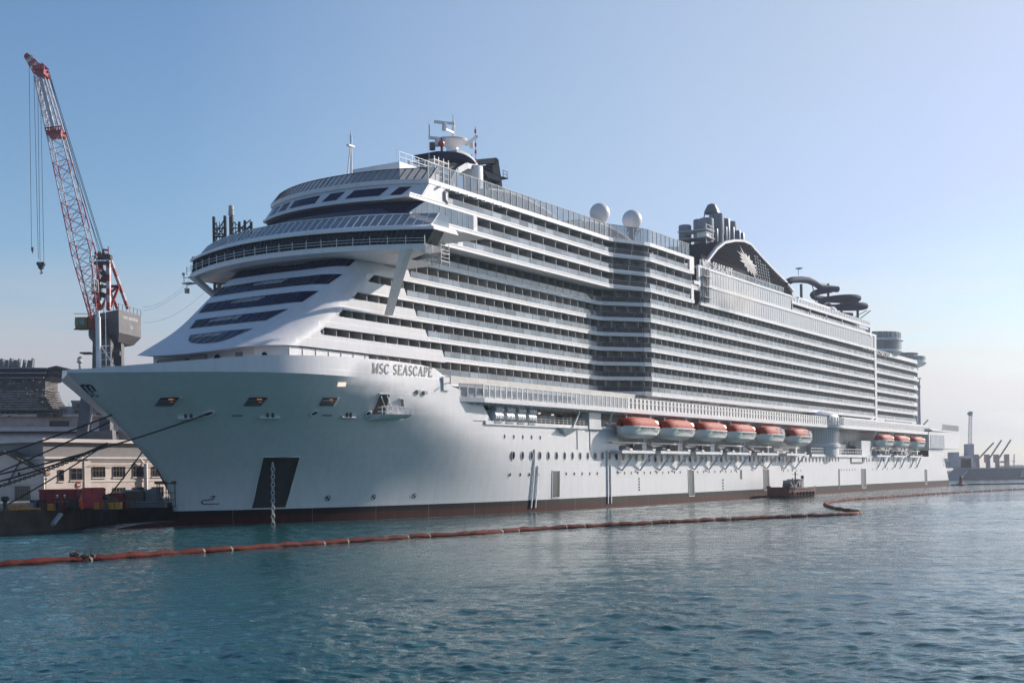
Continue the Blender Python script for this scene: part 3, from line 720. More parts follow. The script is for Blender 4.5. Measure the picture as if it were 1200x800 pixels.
def balcony_deck(k, path, gpath, z0, z1, depth=1.9, pitch=2.72, doors=True, wall_path=None, top=True, soft=1.0):
    """one storey of balconies: slab edge, glass front, dividing screens, recessed wall with glazed doors"""
    mb = MB(); strip(mb, path, z0 - .31, z0 + .31, .3); plate(mb, path, FWDL - 4 if path[0][1] < 14 else 10, z0 - .2, z0 + .16, -.3)
    strip(mb, path, z0 + .16, z0 + .36, .12, .06)
    dk = P('balcony_deck', mb, WHITE)
    mb = MB(); sp = [gpath] if len(gpath) < 5 else [gpath[:2], gpath[4:]]
    for g_ in sp: strip(mb, g_, z0 + .39, z0 + 1.22, .05, -.12)
    P('glass_balustrade', mb, BALG, dk)
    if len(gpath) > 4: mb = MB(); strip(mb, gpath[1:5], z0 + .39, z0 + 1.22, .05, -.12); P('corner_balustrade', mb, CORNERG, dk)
    mb = MB(); strip(mb, gpath, z0 + 1.225, z0 + 1.28, .1, -.09)
    for p, n_, d in along(gpath, pitch): mb.box(p.x - .03, p.x + .03, p.y - .2, p.y - .09, z0 + .34, z0 + 1.22)
    P('handrail', mb, MIDG, dk)
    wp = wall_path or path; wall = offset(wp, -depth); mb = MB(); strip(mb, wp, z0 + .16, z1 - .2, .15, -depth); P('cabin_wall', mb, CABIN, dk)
    mb = MB(); md = MB(); mf = MB(); j = 0; near = 0
    for p, n_, d in along(wp, pitch, .6):
        j += 1
        a = p - Vector((-n_.y, n_.x)) * 0; q = p + n_ * (depth - .02)
        e = Vector((d.x, d.y)) * .04
        A = [(p + n_ * .22 - e), (p + n_ * .22 + e), (q + e), (q - e)]
        own = near < 14 and p.x > 233 and k >= 0                                             # the ones that show largest are pieces of their own, the rest one part
        near += own; m1, m2 = (MB(), MB()) if own else (mb, md)
        m1.hexa([(v.x, v.y, z0 + .17) for v in A], [(v.x, v.y, z1 - .34) for v in A])
        if own: P('dividing_screen', m1, SCREENP, dk)
        if doors:
            c0 = q + d * .35 - n_ * .05; c1 = q + d * (1.35 + .5 * random.random()) - n_ * .05
            A = [c0, c1, c1 + n_ * .06, c0 + n_ * .06]; m2.hexa([(v.x, v.y, z0 + .2) for v in A], [(v.x, v.y, z0 + 2.12) for v in A])
            if own: P('cabin_door', m2, DOORG, dk)
            if random.random() < .8:                                                        # a chair and table behind the glass
                f = p + d * random.uniform(.5, 2.0) + n_ * random.uniform(.6, 1.1); h = random.uniform(.75, 1.55)
                A = [f, f + d * .55, f + d * .55 + n_ * .5, f + n_ * .5]; mf.hexa([(v.x, v.y, z0 + .17) for v in A], [(v.x, v.y, z0 + .17 + h) for v in A])
    tag(P('dividing_screen', mb, SCREENP, dk), kind='stuff')
    if doors: tag(P('cabin_door', md, DOORG, dk), kind='stuff'); tag(P('balcony_furniture', mf, DARK, dk), kind='stuff')
    return dk
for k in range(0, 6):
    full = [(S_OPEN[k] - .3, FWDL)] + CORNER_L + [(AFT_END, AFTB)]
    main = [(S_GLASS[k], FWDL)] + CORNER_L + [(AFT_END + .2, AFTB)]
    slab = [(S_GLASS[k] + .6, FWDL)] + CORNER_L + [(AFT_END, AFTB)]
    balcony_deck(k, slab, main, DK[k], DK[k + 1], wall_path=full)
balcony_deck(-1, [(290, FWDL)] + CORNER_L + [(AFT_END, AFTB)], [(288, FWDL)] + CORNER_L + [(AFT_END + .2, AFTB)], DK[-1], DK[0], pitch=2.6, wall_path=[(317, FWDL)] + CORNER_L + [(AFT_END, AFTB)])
UPE = {6: 203.8, 7: 199.8, 8: 205.2}; UPS = {6: 281.2, 7: 277.2, 8: 284.6}
for k in (6, 7, 8):
    path = [(294, UP)] + CORNER_U + [(UPE[k] - 1.2, AFTB)]; g = [(UPS[k] - .2, UP)] + CORNER_U + [(UPE[k] + .2, AFTB)]; w_ = [(UPS[k], UP)] + CORNER_U + [(UPE[k], AFTB)]
    balcony_deck(k, path, g, DK[k], DK[k + 1], 2.3, 4.1, wall_path=w_)
# aft block behind the pool, one step inboard
for k in range(-1, 6):
    sh = .5 * (k % 2)
    balcony_deck(k, [(AFT_END, MINI), (21 - k * .7 + sh, MINI)], [(AFT_END - .5, MINI), (21.4 - k * .7 + sh, MINI)], DK[k], DK[k + 1], 1.8)
mb = MB(); strip(mb, [(AFT_END, MINI), (20, MINI)], DK[6] - .35, DK[6] + .8, .3); plate(mb, [(AFT_END, MINI), (20, MINI)], 0, DK[6] - .2, DK[6] + .2, -.3); P('aft_terrace', mb, WHITE)
# cores that carry the decks
mb = MB()
mb.box(231, 293, -10.2, 10.2, 18.0, 36.9)
for path_, z0_, z1_ in (([(293, FWDL)] + CORNER_L + [(74, AFTB)], 20.3, 39.6), ([(283, UP)] + CORNER_U + [(74, AFTB)], 39.6, 43.4), ([(283, UP)] + CORNER_U + [(196, AFTB)], 43.4, 47.9)):
    o2_ = offset(path_, -2.5); mb.hexa([(p.x, p.y, z0_) for p in o2_] + [(p.x, -p.y, z0_) for p in o2_[::-1]], [(p.x, p.y, z1_) for p in o2_] + [(p.x, -p.y, z1_) for p in o2_[::-1]])
mb.box(22, 73.9, -14.3, 14.3, 19.5, 39.6)
P('accommodation_core', mb, INNER)
mb = MB(); mb.box(24.5, 287, -16.8, 16.8, 9.45, 20.28); mb.box(24.5, 241, -20.3, 20.3, 9.2, 9.44); mb.box(241.2, 286.5, -20.2, 20.2, 13.25, 13.55); mb.box(287, 316, -11, 11, 18.5, 23)
P('lower_house', mb, INNER)
# side of the forward block: solid plating with the openings cut back like slots
def slot_panel():
    mb = MB()
    def fr(z): return front_s(12.35, z) + .0
    R_ = []; L_ = []
    for k in range(0, 6):
        lo = 22.75 if k == 0 else DK[k] - .34; hi = min(DK[k] + 1.34, 36.0)
        if k == 5: lo, hi = DK[5] - .34, 37.2
        g = S_GLASS[k] if k else 281.7
        L_.append((lo, hi, g, S_OPEN[k]))
    for lo, hi, g, so in L_:                                                                # parapet bands between the slots
        n_ = 3; fz = [lo + (hi - lo) * i / n_ for i in range(n_ + 1)]
        poly = [(g - .9, lo), (g + .5, hi)]
        poly = [(fr(lo) , lo)] + [(g + (.0 if lo < 23 else 0), lo), (g + .9, hi)] + [(fr(hi), hi)]
        mb.hexa([(s, FWDL + .05, z) for s, z in poly], [(s, FWDL - .22, z) for s, z in poly])
    for (lo0, hi0, g0, s0), (lo1, hi1, g1, s1) in zip(L_, L_[1:]):                          # forward ends of the slots, rounded
        zc = (hi0 + lo1) / 2; r = (lo1 - hi0) / 2; s_ = s0
        arcp = [(s_ - r + r * math.cos(a) , zc + r * math.sin(a)) for a in np.linspace(math.pi / 2, -math.pi / 2, 9)]
        poly = [(fr(hi0), hi0), (fr(lo1), lo1)] + arcp[0:] 
        mb.hexa([(s, FWDL + .05, z) for s, z in poly], [(s, FWDL - .22, z) for s, z in poly])
    return mb
P('slotted_side', slot_panel(), HULL)
mb = MB()
for k in range(1, 6): s0 = S_OPEN[k]; mb.box(S_GLASS[k], s0, 9, FWDL - .25, DK[k] - .2, DK[k] + .16)
mb.box(286, 309, 9, FWDL - .25, 22.9, 23.3)
P('slot_floor', mb, WHITE)

# raked white front with its dark terraces
def front_grid(zs, bs, off=0.0): return [[(front_s(b, z) + off, b, z) for b in bs] for z in zs]
def grid_mesh(mb, G):
    ids = [[mb.pt(p) for p in rw] for rw in G]
    for a, b in zip(ids, ids[1:]):
        for k in range(len(a) - 1): mb.face((a[k], a[k + 1], b[k + 1], b[k]))
mb = MB(); hb = [12.35, 12.348, 12.335, 12.31, 12.27, 12.21, 12.12, 12.0, 11.85, 11.65, 11.4, 11.1, 10.75, 10.35, 9.9, 9.4, 8.8, 8.15, 7.2, 6, 4.5, 3, 1]; bs = [-v for v in hb] + hb[::-1]
zs = [21.75, 22.2] + [22.7 + .45 * i for i in range(32)] + [37]
G = []
for z in zs:
    G.append([(front_s(b, max(z, 21.75 + .05 * 0 + (abs(b) / 12.35) ** 2 * .95)), b, max(z, 21.75 + (abs(b) / 12.35) ** 2 * .95)) for b in bs])
grid_mesh(mb, G)
low = G[0]; ids = [(mb.pt(p), mb.pt((p[0] - 1.2, p[1] * .97, p[2] - .02)), mb.pt((p[0] - 2.6, p[1] * .95, p[2] + .55))) for p in low]
for a, b in zip(ids, ids[1:]): mb.face((a[0], b[0], b[1], a[1])); mb.face((a[1], b[1], b[2], a[2]))
fr = P('raked_front', mb, HULL, smooth=True, )
def front_patch(mb, top, bot, off=.05, n=48):
    """top and bottom edges given as (b, z) lists running to port"""
    def samp(L, u): bb = lerp(L[0][0], L[-1][0], u); return bb, smooth_table(L, bb)
    T = [samp(top, i / n) for i in range(n + 1)]; B = [samp(bot, i / n) for i in range(n + 1)]
    G = []
    for v in (0, .33, .67, 1): G.append([(front_s(lerp(b0, b1, v), lerp(z0, z1, v)) + off, lerp(b0, b1, v), lerp(z0, z1, v)) for (b0, z0), (b1, z1) in zip(B, T)])
    grid_mesh(mb, G)
TERR = [([(-11, 36.2), (11.0, 36.3)], [(-10.2, 34.35), (-2, 34.4), (5.6, 34.4), (10.95, 34.6)]),
        ([(-9.4, 32.95), (-.6, 33.15), (6.9, 33.15), (11.1, 33.3)], [(-8.9, 31.45), (1.2, 31.6), (8.3, 31.65), (10.75, 31.7)]),
        ([(-8.3, 30.3), (2.4, 30.5), (10.5, 30.6)], [(-8.1, 28.8), (4.2, 28.8), (9.8, 28.95)]),
        ([(-6.95, 27.6), (5.3, 27.75), (8.9, 27.9)], [(-6.2, 26.2), (-.2, 26.25), (7.2, 26.35)]),
        ([(-3.75, 24.95), (1.6, 25.1), (6.85, 25.12)], [(-3.5, 24.7), (-1.9, 23.85), (.6, 23.35), (3.2, 23.25), (4.9, 23.5), (6.7, 25.0)])]
for j, (t_e, b_e) in enumerate(TERR):
    mb = MB(); front_patch(mb, t_e, b_e, .10); o = P('front_window_band', mb, WING)
    mb = MB()
    for bb in np.arange(t_e[0][0] + 1.3, t_e[-1][0] - .4, 1.55):
        zb_, zt_ = smooth_table(b_e, max(bb, b_e[0][0])) + .03, smooth_table(t_e, bb) - .03
        if zt_ - zb_ > .5 and bb < b_e[-1][0]: mb.bar((front_s(bb, zb_) + .12, bb, zb_), (front_s(bb, zt_) + .12, bb, zt_), .07)
    P('mullion', mb, DARK, o)
    c0 = -3.4 + [3.2, 2.2, 1.2, .4, 1.2][j]; zt = smooth_table(t_e, c0 + 2) - .10; zb = zt - .62
    mb = MB(); front_patch(mb, [(c0 + .5, zt), (c0 + 5.2, zt)], [(c0 - .6, zb), (c0 + 4.5, zb)], .13, 6); o2 = P('open_terrace', mb, MIDG, o)
    mb = MB()
    for i in range(11):
        b = c0 - .4 + i * .48; mb.bar((front_s(b, zb) + .17, b, zb), (front_s(b, zb + .38) + .17, b + .1, zb + .38), .09)
    P('terrace_rail', mb, INNER, o2)
    if j in (1, 2, 3):
        mb = MB(); b0 = t_e[0][0] + 1.8; z = (smooth_table(t_e, b0) + smooth_table(b_e, b0)) / 2
        front_patch(mb, [(b0 + .35, z + .42), (b0 + 1.15, z + .42)], [(b0 - .35, z - .35), (b0 + .45, z - .35)], .13, 3); P('vent_port', mb, DARK, o)
# low house under the front with doors and round windows
mb = MB(); pth = [(s, b) for b, s in [(12.0, 300), (12.0, 316.5), (9, 319.5), (0, 320.4), (-9, 319.5), (-12, 316)]]
for a, b in zip(pth, pth[1:]): mb.poly([(*a, ZK - .1), (*b, ZK - .1), (b[0], b[1], 22.6), (a[0], a[1], 22.6)])
lowh = P('foredeck_house', mb, WHITE)
mb = MB()
for s, b in ((318.6, 10.0), (319.9, 3.2), (319.6, -7.5)):
    mb.poly([(s + .25 + .0, b + .55 * math.cos(a), 21.3 + .5 * math.sin(a)) for a in np.linspace(0, 2 * math.pi, 13)[:-1]])
PE('round_window', mb, WING, lowh)
mb = MB(); mb.box(319.6, 321.0, -6.5, -1.5, 20.9, 21.6); mb.box(319.8, 321.2, -.5, 1.6, 20.8, 21.8); mb.box(318.2, 319.8, 5, 7.2, 20.6, 21.9); PE('mooring_winch', mb, MIDG)

# ---- bridge
def arc_pts(Sc, drop, half, n=26, p=2.0): return [(Sc - drop * abs(-1 + 2 * i / n) ** p, half * (-1 + 2 * i / n)) for i in range(n + 1)]   # starboard to port
def band(mb, A, za, B, zb):
    ia = [mb.pt((s, b, za)) for s, b in A]; ib = [mb.pt((s, b, zb)) for s, b in B]
    for k in range(len(A) - 1): mb.face((ia[k], ia[k + 1], ib[k + 1], ib[k]))
def lid(mb, A, z, aft):
    for (s0, b0), (s1, b1) in zip(A, A[1:]): mb.poly([(s0, b0, z), (s1, b1, z), (aft, b1, z), (aft, b0, z)])
BW = 22.2
g0 = arc_pts(306.3, 6.6, BW - .5); g1 = arc_pts(305.6, 6.8, BW + .1); lip = arc_pts(305.9, 6.9, BW + .3); f0 = arc_pts(306.5, 6.6, BW - .4); fb = arc_pts(305.4, 6.7, BW - 1.2); soff = arc_pts(302.0, 4.4, BW - 4.5)
mb = MB(); band(mb, f0, 36.25, f0, 36.95); band(mb, fb, 35.85, f0, 36.25); band(mb, soff, 35.55, fb, 35.85); lid(mb, soff, 35.55, 291); lid(mb, f0, 36.95, 295)
e0 = f0[-1]; 
for sg in (1, -1):
    b = sg * (BW - .4); mb.poly([(e0[0], b, 36.95), (e0[0] - 4.6, b, 36.95), (e0[0] - 4.6, b - sg * .8, 35.9), (e0[0], b - sg * .8, 35.9)])
    mb.poly([(e0[0] - 4.6, b, 36.95), (e0[0] - 4.6, sg * 12, 36.95), (e0[0] - 4.6, sg * 12, 35.6), (e0[0] - 4.6, b - sg * .8, 35.9)])
br = P('bridge', mb, WHITE, smooth='auto')
mb = MB(); band(mb, g0, 36.95, g1, 38.95)
for sg in (1, -1):
    a, b = (g0[-1], g1[-1]); mb.poly([(a[0], sg * a[1], 36.95), (a[0] - 2.6, sg * a[1], 36.95), (b[0] - 2.6, sg * b[1], 38.95), (b[0], sg * b[1], 38.95)])
P('bridge_window', mb, pmat('bridge_glass', (.008, .014, .015), .05, 0, .6, .6, spec=.3), br)
mb = MB()
for i in range(1, 66):
    u = -1 + 2 * i / 66
    p = (306.36 - 6.6 * u * u, (BW - .5) * u, 36.95); q = (305.66 - 6.8 * u * u, (BW + .1) * u, 38.95); mb.bar(p, q, .09 if i % 3 else .17)
P('mullion', mb, DARK, br)
mb = MB(); rail = arc_pts(307.0, 6.6, BW - .2, 40)
for a, b in zip(rail, rail[1:]):
    for z in (37.25, 37.62): mb.bar((*a, z), (*b, z), .05)
for s, b in rail[::2]: mb.bar((s, b, 36.7), (s, b, 37.95), .07)
P('wash_rail', mb, RAILW, br)
mb = MB(); roof0 = arc_pts(306.0, 6.9, BW + .4); roof1 = arc_pts(305.6, 6.9, BW + .4); band(mb, roof0, 38.95, roof0, 39.3); band(mb, roof0, 39.3, arc_pts(305.2, 6.9, BW - .2), 39.75); lid(mb, roof0, 38.95, 291); lid(mb, arc_pts(305.2, 6.9, BW - .2), 39.75, 285)
for sg in (1, -1):
    s_, b = roof0[-1][0], sg * (BW + .4); mb.poly([(s_, b, 38.95), (s_ - 6, b, 38.95), (s_ - 6, b - sg * .5, 39.75), (s_, b - sg * .5, 39.75)]); mb.poly([(s_ - 6, b, 38.95), (s_ - 6, sg * 14, 38.95), (s_ - 6, sg * 14, 39.75), (s_ - 6, b - sg * .5, 39.75)])
P('bridge_roof', mb, WHITE, br, 'auto')
scr0 = arc_pts(305.1, 6.9, BW - .6, 40); scr1 = arc_pts(303.2, 6.9, BW - .6, 40)
mb = MB(); band(mb, scr0, 39.75, scr1, 41.55); s_ = scr0[-1][0]
for sg in (1, -1): mb.poly([(s_, sg * (BW - .6), 39.75), (s_ - 4.2, sg * (BW - .6), 39.75), (s_ - 4.2, sg * (BW - .6), 41.55), (s_ - 1.9, sg * (BW - .6), 41.55)])
wscr = P('wind_screen', mb, BLUEG, br)
mb = MB()
for (s0, b0), (s1, b1) in zip(scr0[::1], scr1[::1]): mb.bar((s0 + .05, b0, 39.75), (s1 + .05, b1, 41.6), .11)
for a, b in zip(scr1, scr1[1:]): mb.bar((*a, 41.6), (*b, 41.6), .10)
P('screen_post', mb, RAILW, wscr)
for sg in (1, -1):                                                                         # raking strut under each wing
    mb = MB(); a, b = Vector((301.4, sg * 19.2, 36.1)), Vector((296.3, sg * 12.45, 28.4))
    mb.hexa([a + Vector((.75, 0, 0)), a + Vector((.75, sg * .9, 0)), a + Vector((-.75, sg * .9, 0)), a + Vector((-.75, 0, 0))], [b + Vector((.6, 0, 0)), b + Vector((.6, sg * .6, 0)), b + Vector((-.6, sg * .6, 0)), b + Vector((-.6, 0, 0))]); P('wing_strut', mb, HULL, br)
mb = MB()                                                                                  # tackle on the port wing end: small platform, rails, lamps
x, y = 298.2, BW + .1
for z in (34.6, 35.7): mb.box(x - 1.7, x + .4, y - .6, y + 1.1, z, z + .12)
for dx, dy in ((-1.6, -.5), (.3, -.5), (-1.6, 1.0), (.3, 1.0)): mb.bar((x + dx, y + dy, 34.2), (x + dx, y + dy, 37.0), .1)
for z in (35.2, 36.2, 36.8): mb.bar((x - 1.6, y + 1, z), (x + .3, y + 1, z), .07); mb.bar((x - 1.6, y - .5, z), (x - 1.6, y + 1, z), .07)
mb.rod((x - .5, y + .2, 34.7), (x - .5, y + .2, 35.6), .55); P('wing_platform', mb, INNER, br)
mb = MB(); x, y = 299.6, -BW - .2
mb.box(x - 1.2, x + .3, y - 1.2, y + .4, 35.6, 35.75); mb.bar((x, y - 1, 35.7), (x, y - 1, 37.3), .08); mb.bar((x - 1, y - 1, 36.6), (x + .2, y - 1, 36.6), .08); mb.rod((x - .2, y - .6, 34.2), (x - .2, y - .6, 34.9), .75); mb.bar((x - .2, y - .6, 34.9), (x - .2, y - .6, 35.6), .08); mb.rod((x, y - 1.1, 36.9), (x, y - 1.1, 37.3), .4); P('wing_platform', mb, INNER, br)

# ---- upper front
def ufront(Sc, n=30, half=15.0, drop=4.2, p=2.3): return arc_pts(Sc, drop, half, n, p)
mb = MB(); c427 = ufront(298.3); c454 = ufront(294.3); led = ufront(295.3); c457 = ufront(295.0); c482 = ufront(293.2); rooft = ufront(293.5)
band(mb, ufront(299.3), 39.7, ufront(298.9), 42.35); band(mb, ufront(298.9), 42.35, c427, 42.75)
band(mb, c454, 45.15, led, 45.3); band(mb, led, 45.3, led, 45.62); band(mb, led, 45.62, c457, 45.7); band(mb, c457, 45.7, c482, 47.75); band(mb, c482, 47.75, rooft, 47.9); band(mb, rooft, 47.9, rooft, 48.5); lid(mb, rooft, 48.5, 283); lid(mb, led, 45.62, 285); lid(mb, ufront(298.9), 42.4, 285)
uf = P('upper_front', mb, HULL, smooth='auto')
mb = MB(); band(mb, c427, 42.75, c454, 45.15); P('lounge_window', mb, WING, uf)
mb = MB()
for b0, b1 in ((-13.6, -11.2), (-10.2, -8.2), (-7.2, -1.6), (-.3, 2.4), (3.9, 9.2), (10.6, 12.2)):
    def ws(b, z): return lerp(295.0, 293.2, (z - 45.7) / 2.05) - 4.2 * (abs(b) / 15) ** 2.3 + .05
    n_ = 4; sh = .75
    for i in range(n_):
        u0, u1 = b0 + (b1 - b0) * i / n_, b0 + (b1 - b0) * (i + 1) / n_
        mb.poly([(ws(u0, 46.05), u0, 46.05), (ws(u1, 46.05), u1, 46.05), (ws(u1 + sh * (1 if b0 > -3 else .2), 47.4), u1 + sh * (1 if b0 > -3 else .2), 47.4), (ws(u0 + sh * (1 if b0 > -3 else .2), 47.4), u0 + sh * (1 if b0 > -3 else .2), 47.4)])
P('raked_window', mb, WING, uf)
# upper side forward of the balconies: plating and flush blue glass
mb = MB(); 
for k, s0, s1 in ((8, 284.6, 289.2), (7, 276.8, 278.0), (6, 280.9, 282.0)): mb.box(s0 - (0 if k == 8 else .3), s1, UP - .25, UP - .02, DK[k] + .3, DK[k + 1] - .3)
mb.hexa([(284.4, UP - .2, 45.6), (291.2, UP - .2, 45.6), (289.0, UP - .2, 48.0), (284.4, UP - .2, 48.0)], [(284.4, UP - .03, 45.6), (291.2, UP - .03, 45.6), (289.0, UP - .03, 48.0), (284.4, UP - .03, 48.0)])
PE('side_plating', mb, HULL)
mb = MB(); mb.hexa([(277.6, UP - .15, 42.85), (294.2, UP - .15, 42.85), (290.2, UP - .15, 45.1), (277.6, UP - .15, 45.1)], [(277.6, UP + .02, 42.85), (294.2, UP + .02, 42.85), (290.2, UP + .02, 45.1), (277.6, UP + .02, 45.1)]); sg_ = P('flush_side_glass', mb, BLUEG)
mb = MB()
for s in np.arange(279, 293, 1.5): mb.bar((s, UP + .03, 42.85), (s, UP + .03, min(45.1, 42.85 + (294.2 - s) * .46)), .06)
P('glass_joint', mb, MIDG, sg_)
mb = MB(); mb.box(282, 295, UP - .15, UP + .02, 40.05, 42.15); P('flush_side_glass', mb, BLUEG)
mb = MB(); mb.tube([(284.6, UP - .05, 45.8 + .0), (285.3, UP - .05, 46.2), (285.3, UP - .05, 47.2), (284.6, UP - .05, 47.7)], .3, 8); P('side_scupper', mb, MIDG)

# ---- top deck edge and wind screens
TOP = [(289.3, UP)] + CORNER_U + [(204.6, AFTB)]
mb = MB(); strip(mb, TOP, 47.87, 48.53, .35, .05); plate(mb, TOP, -15, 47.9, 48.3, -.3)
for s in np.arange(270, 288, 2.4): mb.box(s - .15, s + .15, UP - .2, UP + .5, 47.6, 47.86)
P('top_deck', mb, WHITE)
def glass_screen(path, z0, z1, step, mat_=BLUEG, post=RAILW, pw=.09, th=.05):
    mb = MB(); strip(mb, path, z0, z1, th, -.1); g = P('wind_screen', mb, mat_)
    mb = MB(); strip(mb, path, z1 + .003, z1 + .09, .1, -.07)
    for p, n_, d in along(path, step): mb.box(p.x - pw / 2, p.x + pw / 2, p.y - .12, p.y - .02, z0, z1)
    P('screen_post', mb, post, g); return g
glass_screen(TOP, 48.55, 50.9, 1.9, CLEARG, MIDG, .11)
fs0 = ufront(293.2); fs1 = ufront(291.2)
mb = MB(); band(mb, fs0, 48.5, fs1, 50.5); w2 = P('wind_screen', mb, BLUEG)
mb = MB()
for (s0, b0), (s1, b1) in zip(fs0, fs1): mb.bar((s0 + .04, b0, 48.5), (s1 + .04, b1, 50.5), .13)
for a, b in zip(fs1, fs1[1:]): mb.bar((*a, 50.52), (*b, 50.52), .1)
P('screen_post', mb, DARK, w2)
# low curved canopies seen over the screen
for s0, s1 in ((262, 240), (230, 208)):
    mb = MB()
    pts = [(s0 + (s1 - s0) * t, 8.0, 51.6 + 2.0 * math.sin(math.pi * (.25 + .68 * t))) for t in np.linspace(0, 1, 12)]
    for a, b in zip(pts, pts[1:]): mb.hexa([a, b, (b[0], 0, b[2] + .3), (a[0], 0, a[2] + .3)], [(a[0], a[1], a[2] - .3), (b[0], b[1], b[2] - .3), (b[0], 0, b[2]), (a[0], 0, a[2])])
    P('deck_canopy', mb, INNER)

# ---- sides of the pool deck: tall glazed wall, bands, long slot
mb = MB(); wy = AFTB - .05
mb.box(74.1, UPE[7] - .4, wy - .25, wy - .05, 40.02, 43.35); mb.box(145.2, UPE[7] - .4, wy - .25, wy - .05, 44.0, 46.9)
gw = P('pool_glass_wall', mb, PANELG)
mb = MB()
for s in np.arange(75, 199, 1.45): mb.box(s - .04, s + .04, wy - .06, wy + .0, 40.02, 43.35)
for s in np.arange(146.5, 199, 1.45): mb.box(s - .04, s + .04, wy - .06, wy + .0, 44.0, 46.9)
P('mullion', mb, RAILW, gw)
mb = MB(); mb.box(74, UPE[7] - .2, wy - .4, wy + .12, 39.4, 40.02); mb.box(74, UPE[7] + 3, wy - .4, wy + .12, 43.35, 44.0); mb.box(145, UPE[7], wy - .4, wy + .1, 46.9, 47.35)
mb.box(UPE[7] - 1.2, UPE[7] + .6, wy - .4, wy + .08, 43.0, 47.4); mb.box(UPE[8] - 2.6, UPE[8] - .4, wy - .4, wy + .08, 45.2, 48.6); mb.box(UPE[6] - .9, UPE[6] + .3, wy - .4, wy + .08, 39.4, 43)
mb.box(79, 145, wy - .4, wy + .1, 45.5, 46.1); mb.box(78.5, 80, wy - .4, wy + .1, 42.9, 46.1)
for s in range(92, 145, 13): mb.box(s - .12, s + .12, wy - .3, wy - .05, 44, 45.6)
P('pool_deck_fascia', mb, WHITE)
mb = MB(); mb.box(79, 145.5, -13, 15.0, 43.9, 47.0); P('gallery_wall', mb, STEEL)
mb = MB(); mb.box(76, 200, -15, 17.9, 43.5, 43.9); mb.box(79, 200, -13, 18, 46.9, 47.2); P('pool_deck', mb, DECK)
glass_screen([(199.4, AFTB), (150, AFTB)], 47.36, 48.5, 2.2, CLEARG)
glass_screen([(145, AFTB), (79, AFTB)], 46.15, 47.1, 2.2, PANELG)
glass_screen([(143, 17.9), (79, 17.9)], 44.0, 44.9, 1.6, PANELG)
mb = MB()                                                                                  # pipework and ducts by the step in the side
for s, r in ((198.8, .35), (197.9, .28), (196.7, .4), (195.8, .25)): mb.rod((s, wy + .3, 40.2), (s, wy + .3, 47.0), r)
for z in (41, 43.1, 45.2): mb.box(195.4, 199.3, wy + .05, wy + .9, z, z + .12)
for z in (40.6, 42.2, 44.6): mb.rod((197.3, wy + .3, z), (197.3, wy + .3, z + .8), .9)
P('side_ducts', mb, INNER)
# name in standing letters on the wall
mb = MB(); text(mb, 'MSC SEASCAPE', lambda u, v: Vector((198.3 - u, wy + .10, 47.45 + v)), 1.5, .0, 1.05, .15); P('roof_sign', mb, RAILW)

# ---- funnel
def fy(z): return lerp(9.6, 7.6, min(1, max(0, (z - 47) / 14)))
RIM = [(176, 50.6), (172.5, 52.9), (166.1, 56.4), (160.7, 58.6), (153.9, 60.1), (148, 60.9), (143.4, 60.8), (136.1, 58.4), (128.6, 56.2), (120.7, 54.2), (116, 52.4)]
mb = MB()
for (s0, z0), (s1, z1) in zip(RIM, RIM[1:]):
    A = [(s0, fy(47), 47), (s1, fy(47), 47), (s1, fy(z1) - .35, z1), (s0, fy(z0) - .35, z0)]; mb.hexa(A, [(x, -y, z) for x, y, z in A])
fn = P('funnel', mb, FUNNEL)
mb = MB()
for (s0, z0), (s1, z1) in zip(RIM, RIM[1:]):
    for sg in (1, -1): mb.bar((s0, sg * fy(z0), z0 + .1), (s1, sg * fy(z1), z1 + .1), .75, .55)
PE('funnel_rim', mb, HULL, fn)
rim_z = lambda s: table(sorted(RIM), s)
mb = MB(); z = 48.0
while z < 60.4:
    ss = [s for s in np.arange(118, 176, .5) if rim_z(s) > z + .25]
    if ss: mb.hexa([(ss[0], fy(z) - .3, z), (ss[-1], fy(z) - .3, z), (ss[-1], fy(z) + .12, z - .12), (ss[0], fy(z) + .12, z - .12)], [(ss[0], fy(z) - .3, z + .10), (ss[-1], fy(z) - .3, z + .10), (ss[-1], fy(z) + .12, z + .04), (ss[0], fy(z) + .12, z + .04)])
    z += .62
P('louvre', mb, LOUVRE, fn)
mb = MB()
for s in np.arange(134, 143, 1.6):
    for z in np.arange(50.5, rim_z(s) - 1.6, .75): mb.hexa([(s, fy(z) + .1, z), (s - .75, fy(z) + .1, z - .1), (s - .75, fy(z) + .16, z + .28), (s, fy(z) + .16, z + .38)], [(s, fy(z) + .2, z), (s - .75, fy(z) + .2, z - .1), (s - .75, fy(z) + .26, z + .28), (s, fy(z) + .26, z + .38)])
P('bright_louvre', mb, PIPE, fn)
mb = MB(); n_ = 16; c = Vector((146.8, 0, 55.6)); pts = []                                # sixteen-pointed compass star
for k in range(n_ * 2):
    a = math.pi * k / n_; r = (1.0 if k // 2 in (4, 12) else .86 if (k // 2) % 2 == 0 else .70) if k % 2 == 0 else .50
    x, z = r * math.cos(a) * 6.6, r * math.sin(a) * 3.9; x += z * 1.1; pts.append((c.x + x, fy(c.z + z) + .22, c.z + z))
ctr = (c.x, fy(c.z) + .34, c.z)
for k in range(len(pts)): mb.poly([ctr, pts[k], pts[(k + 1) % len(pts)]])
P('compass_star', mb, STARG, fn)
mb = MB(); mb.hexa([(153, -8.8, 47.2), (179, -8.8, 47.2), (179, 8.8, 47.2), (153, 8.8, 47.2)], [(153, -8.5, 54), (175.5, -8.5, 54), (175.5, 8.5, 54), (153, 8.5, 54)]); mb.hexa([(150, -8.3, 54.01), (171.5, -8.3, 54.01), (171.5, 8.3, 54.01), (150, 8.3, 54.01)], [(150, -7.6, 58.6), (163.5, -7.6, 58.6), (163.5, 7.6, 58.6), (150, 7.6, 58.6)]); P('funnel_base', mb, FUNNEL, fn)
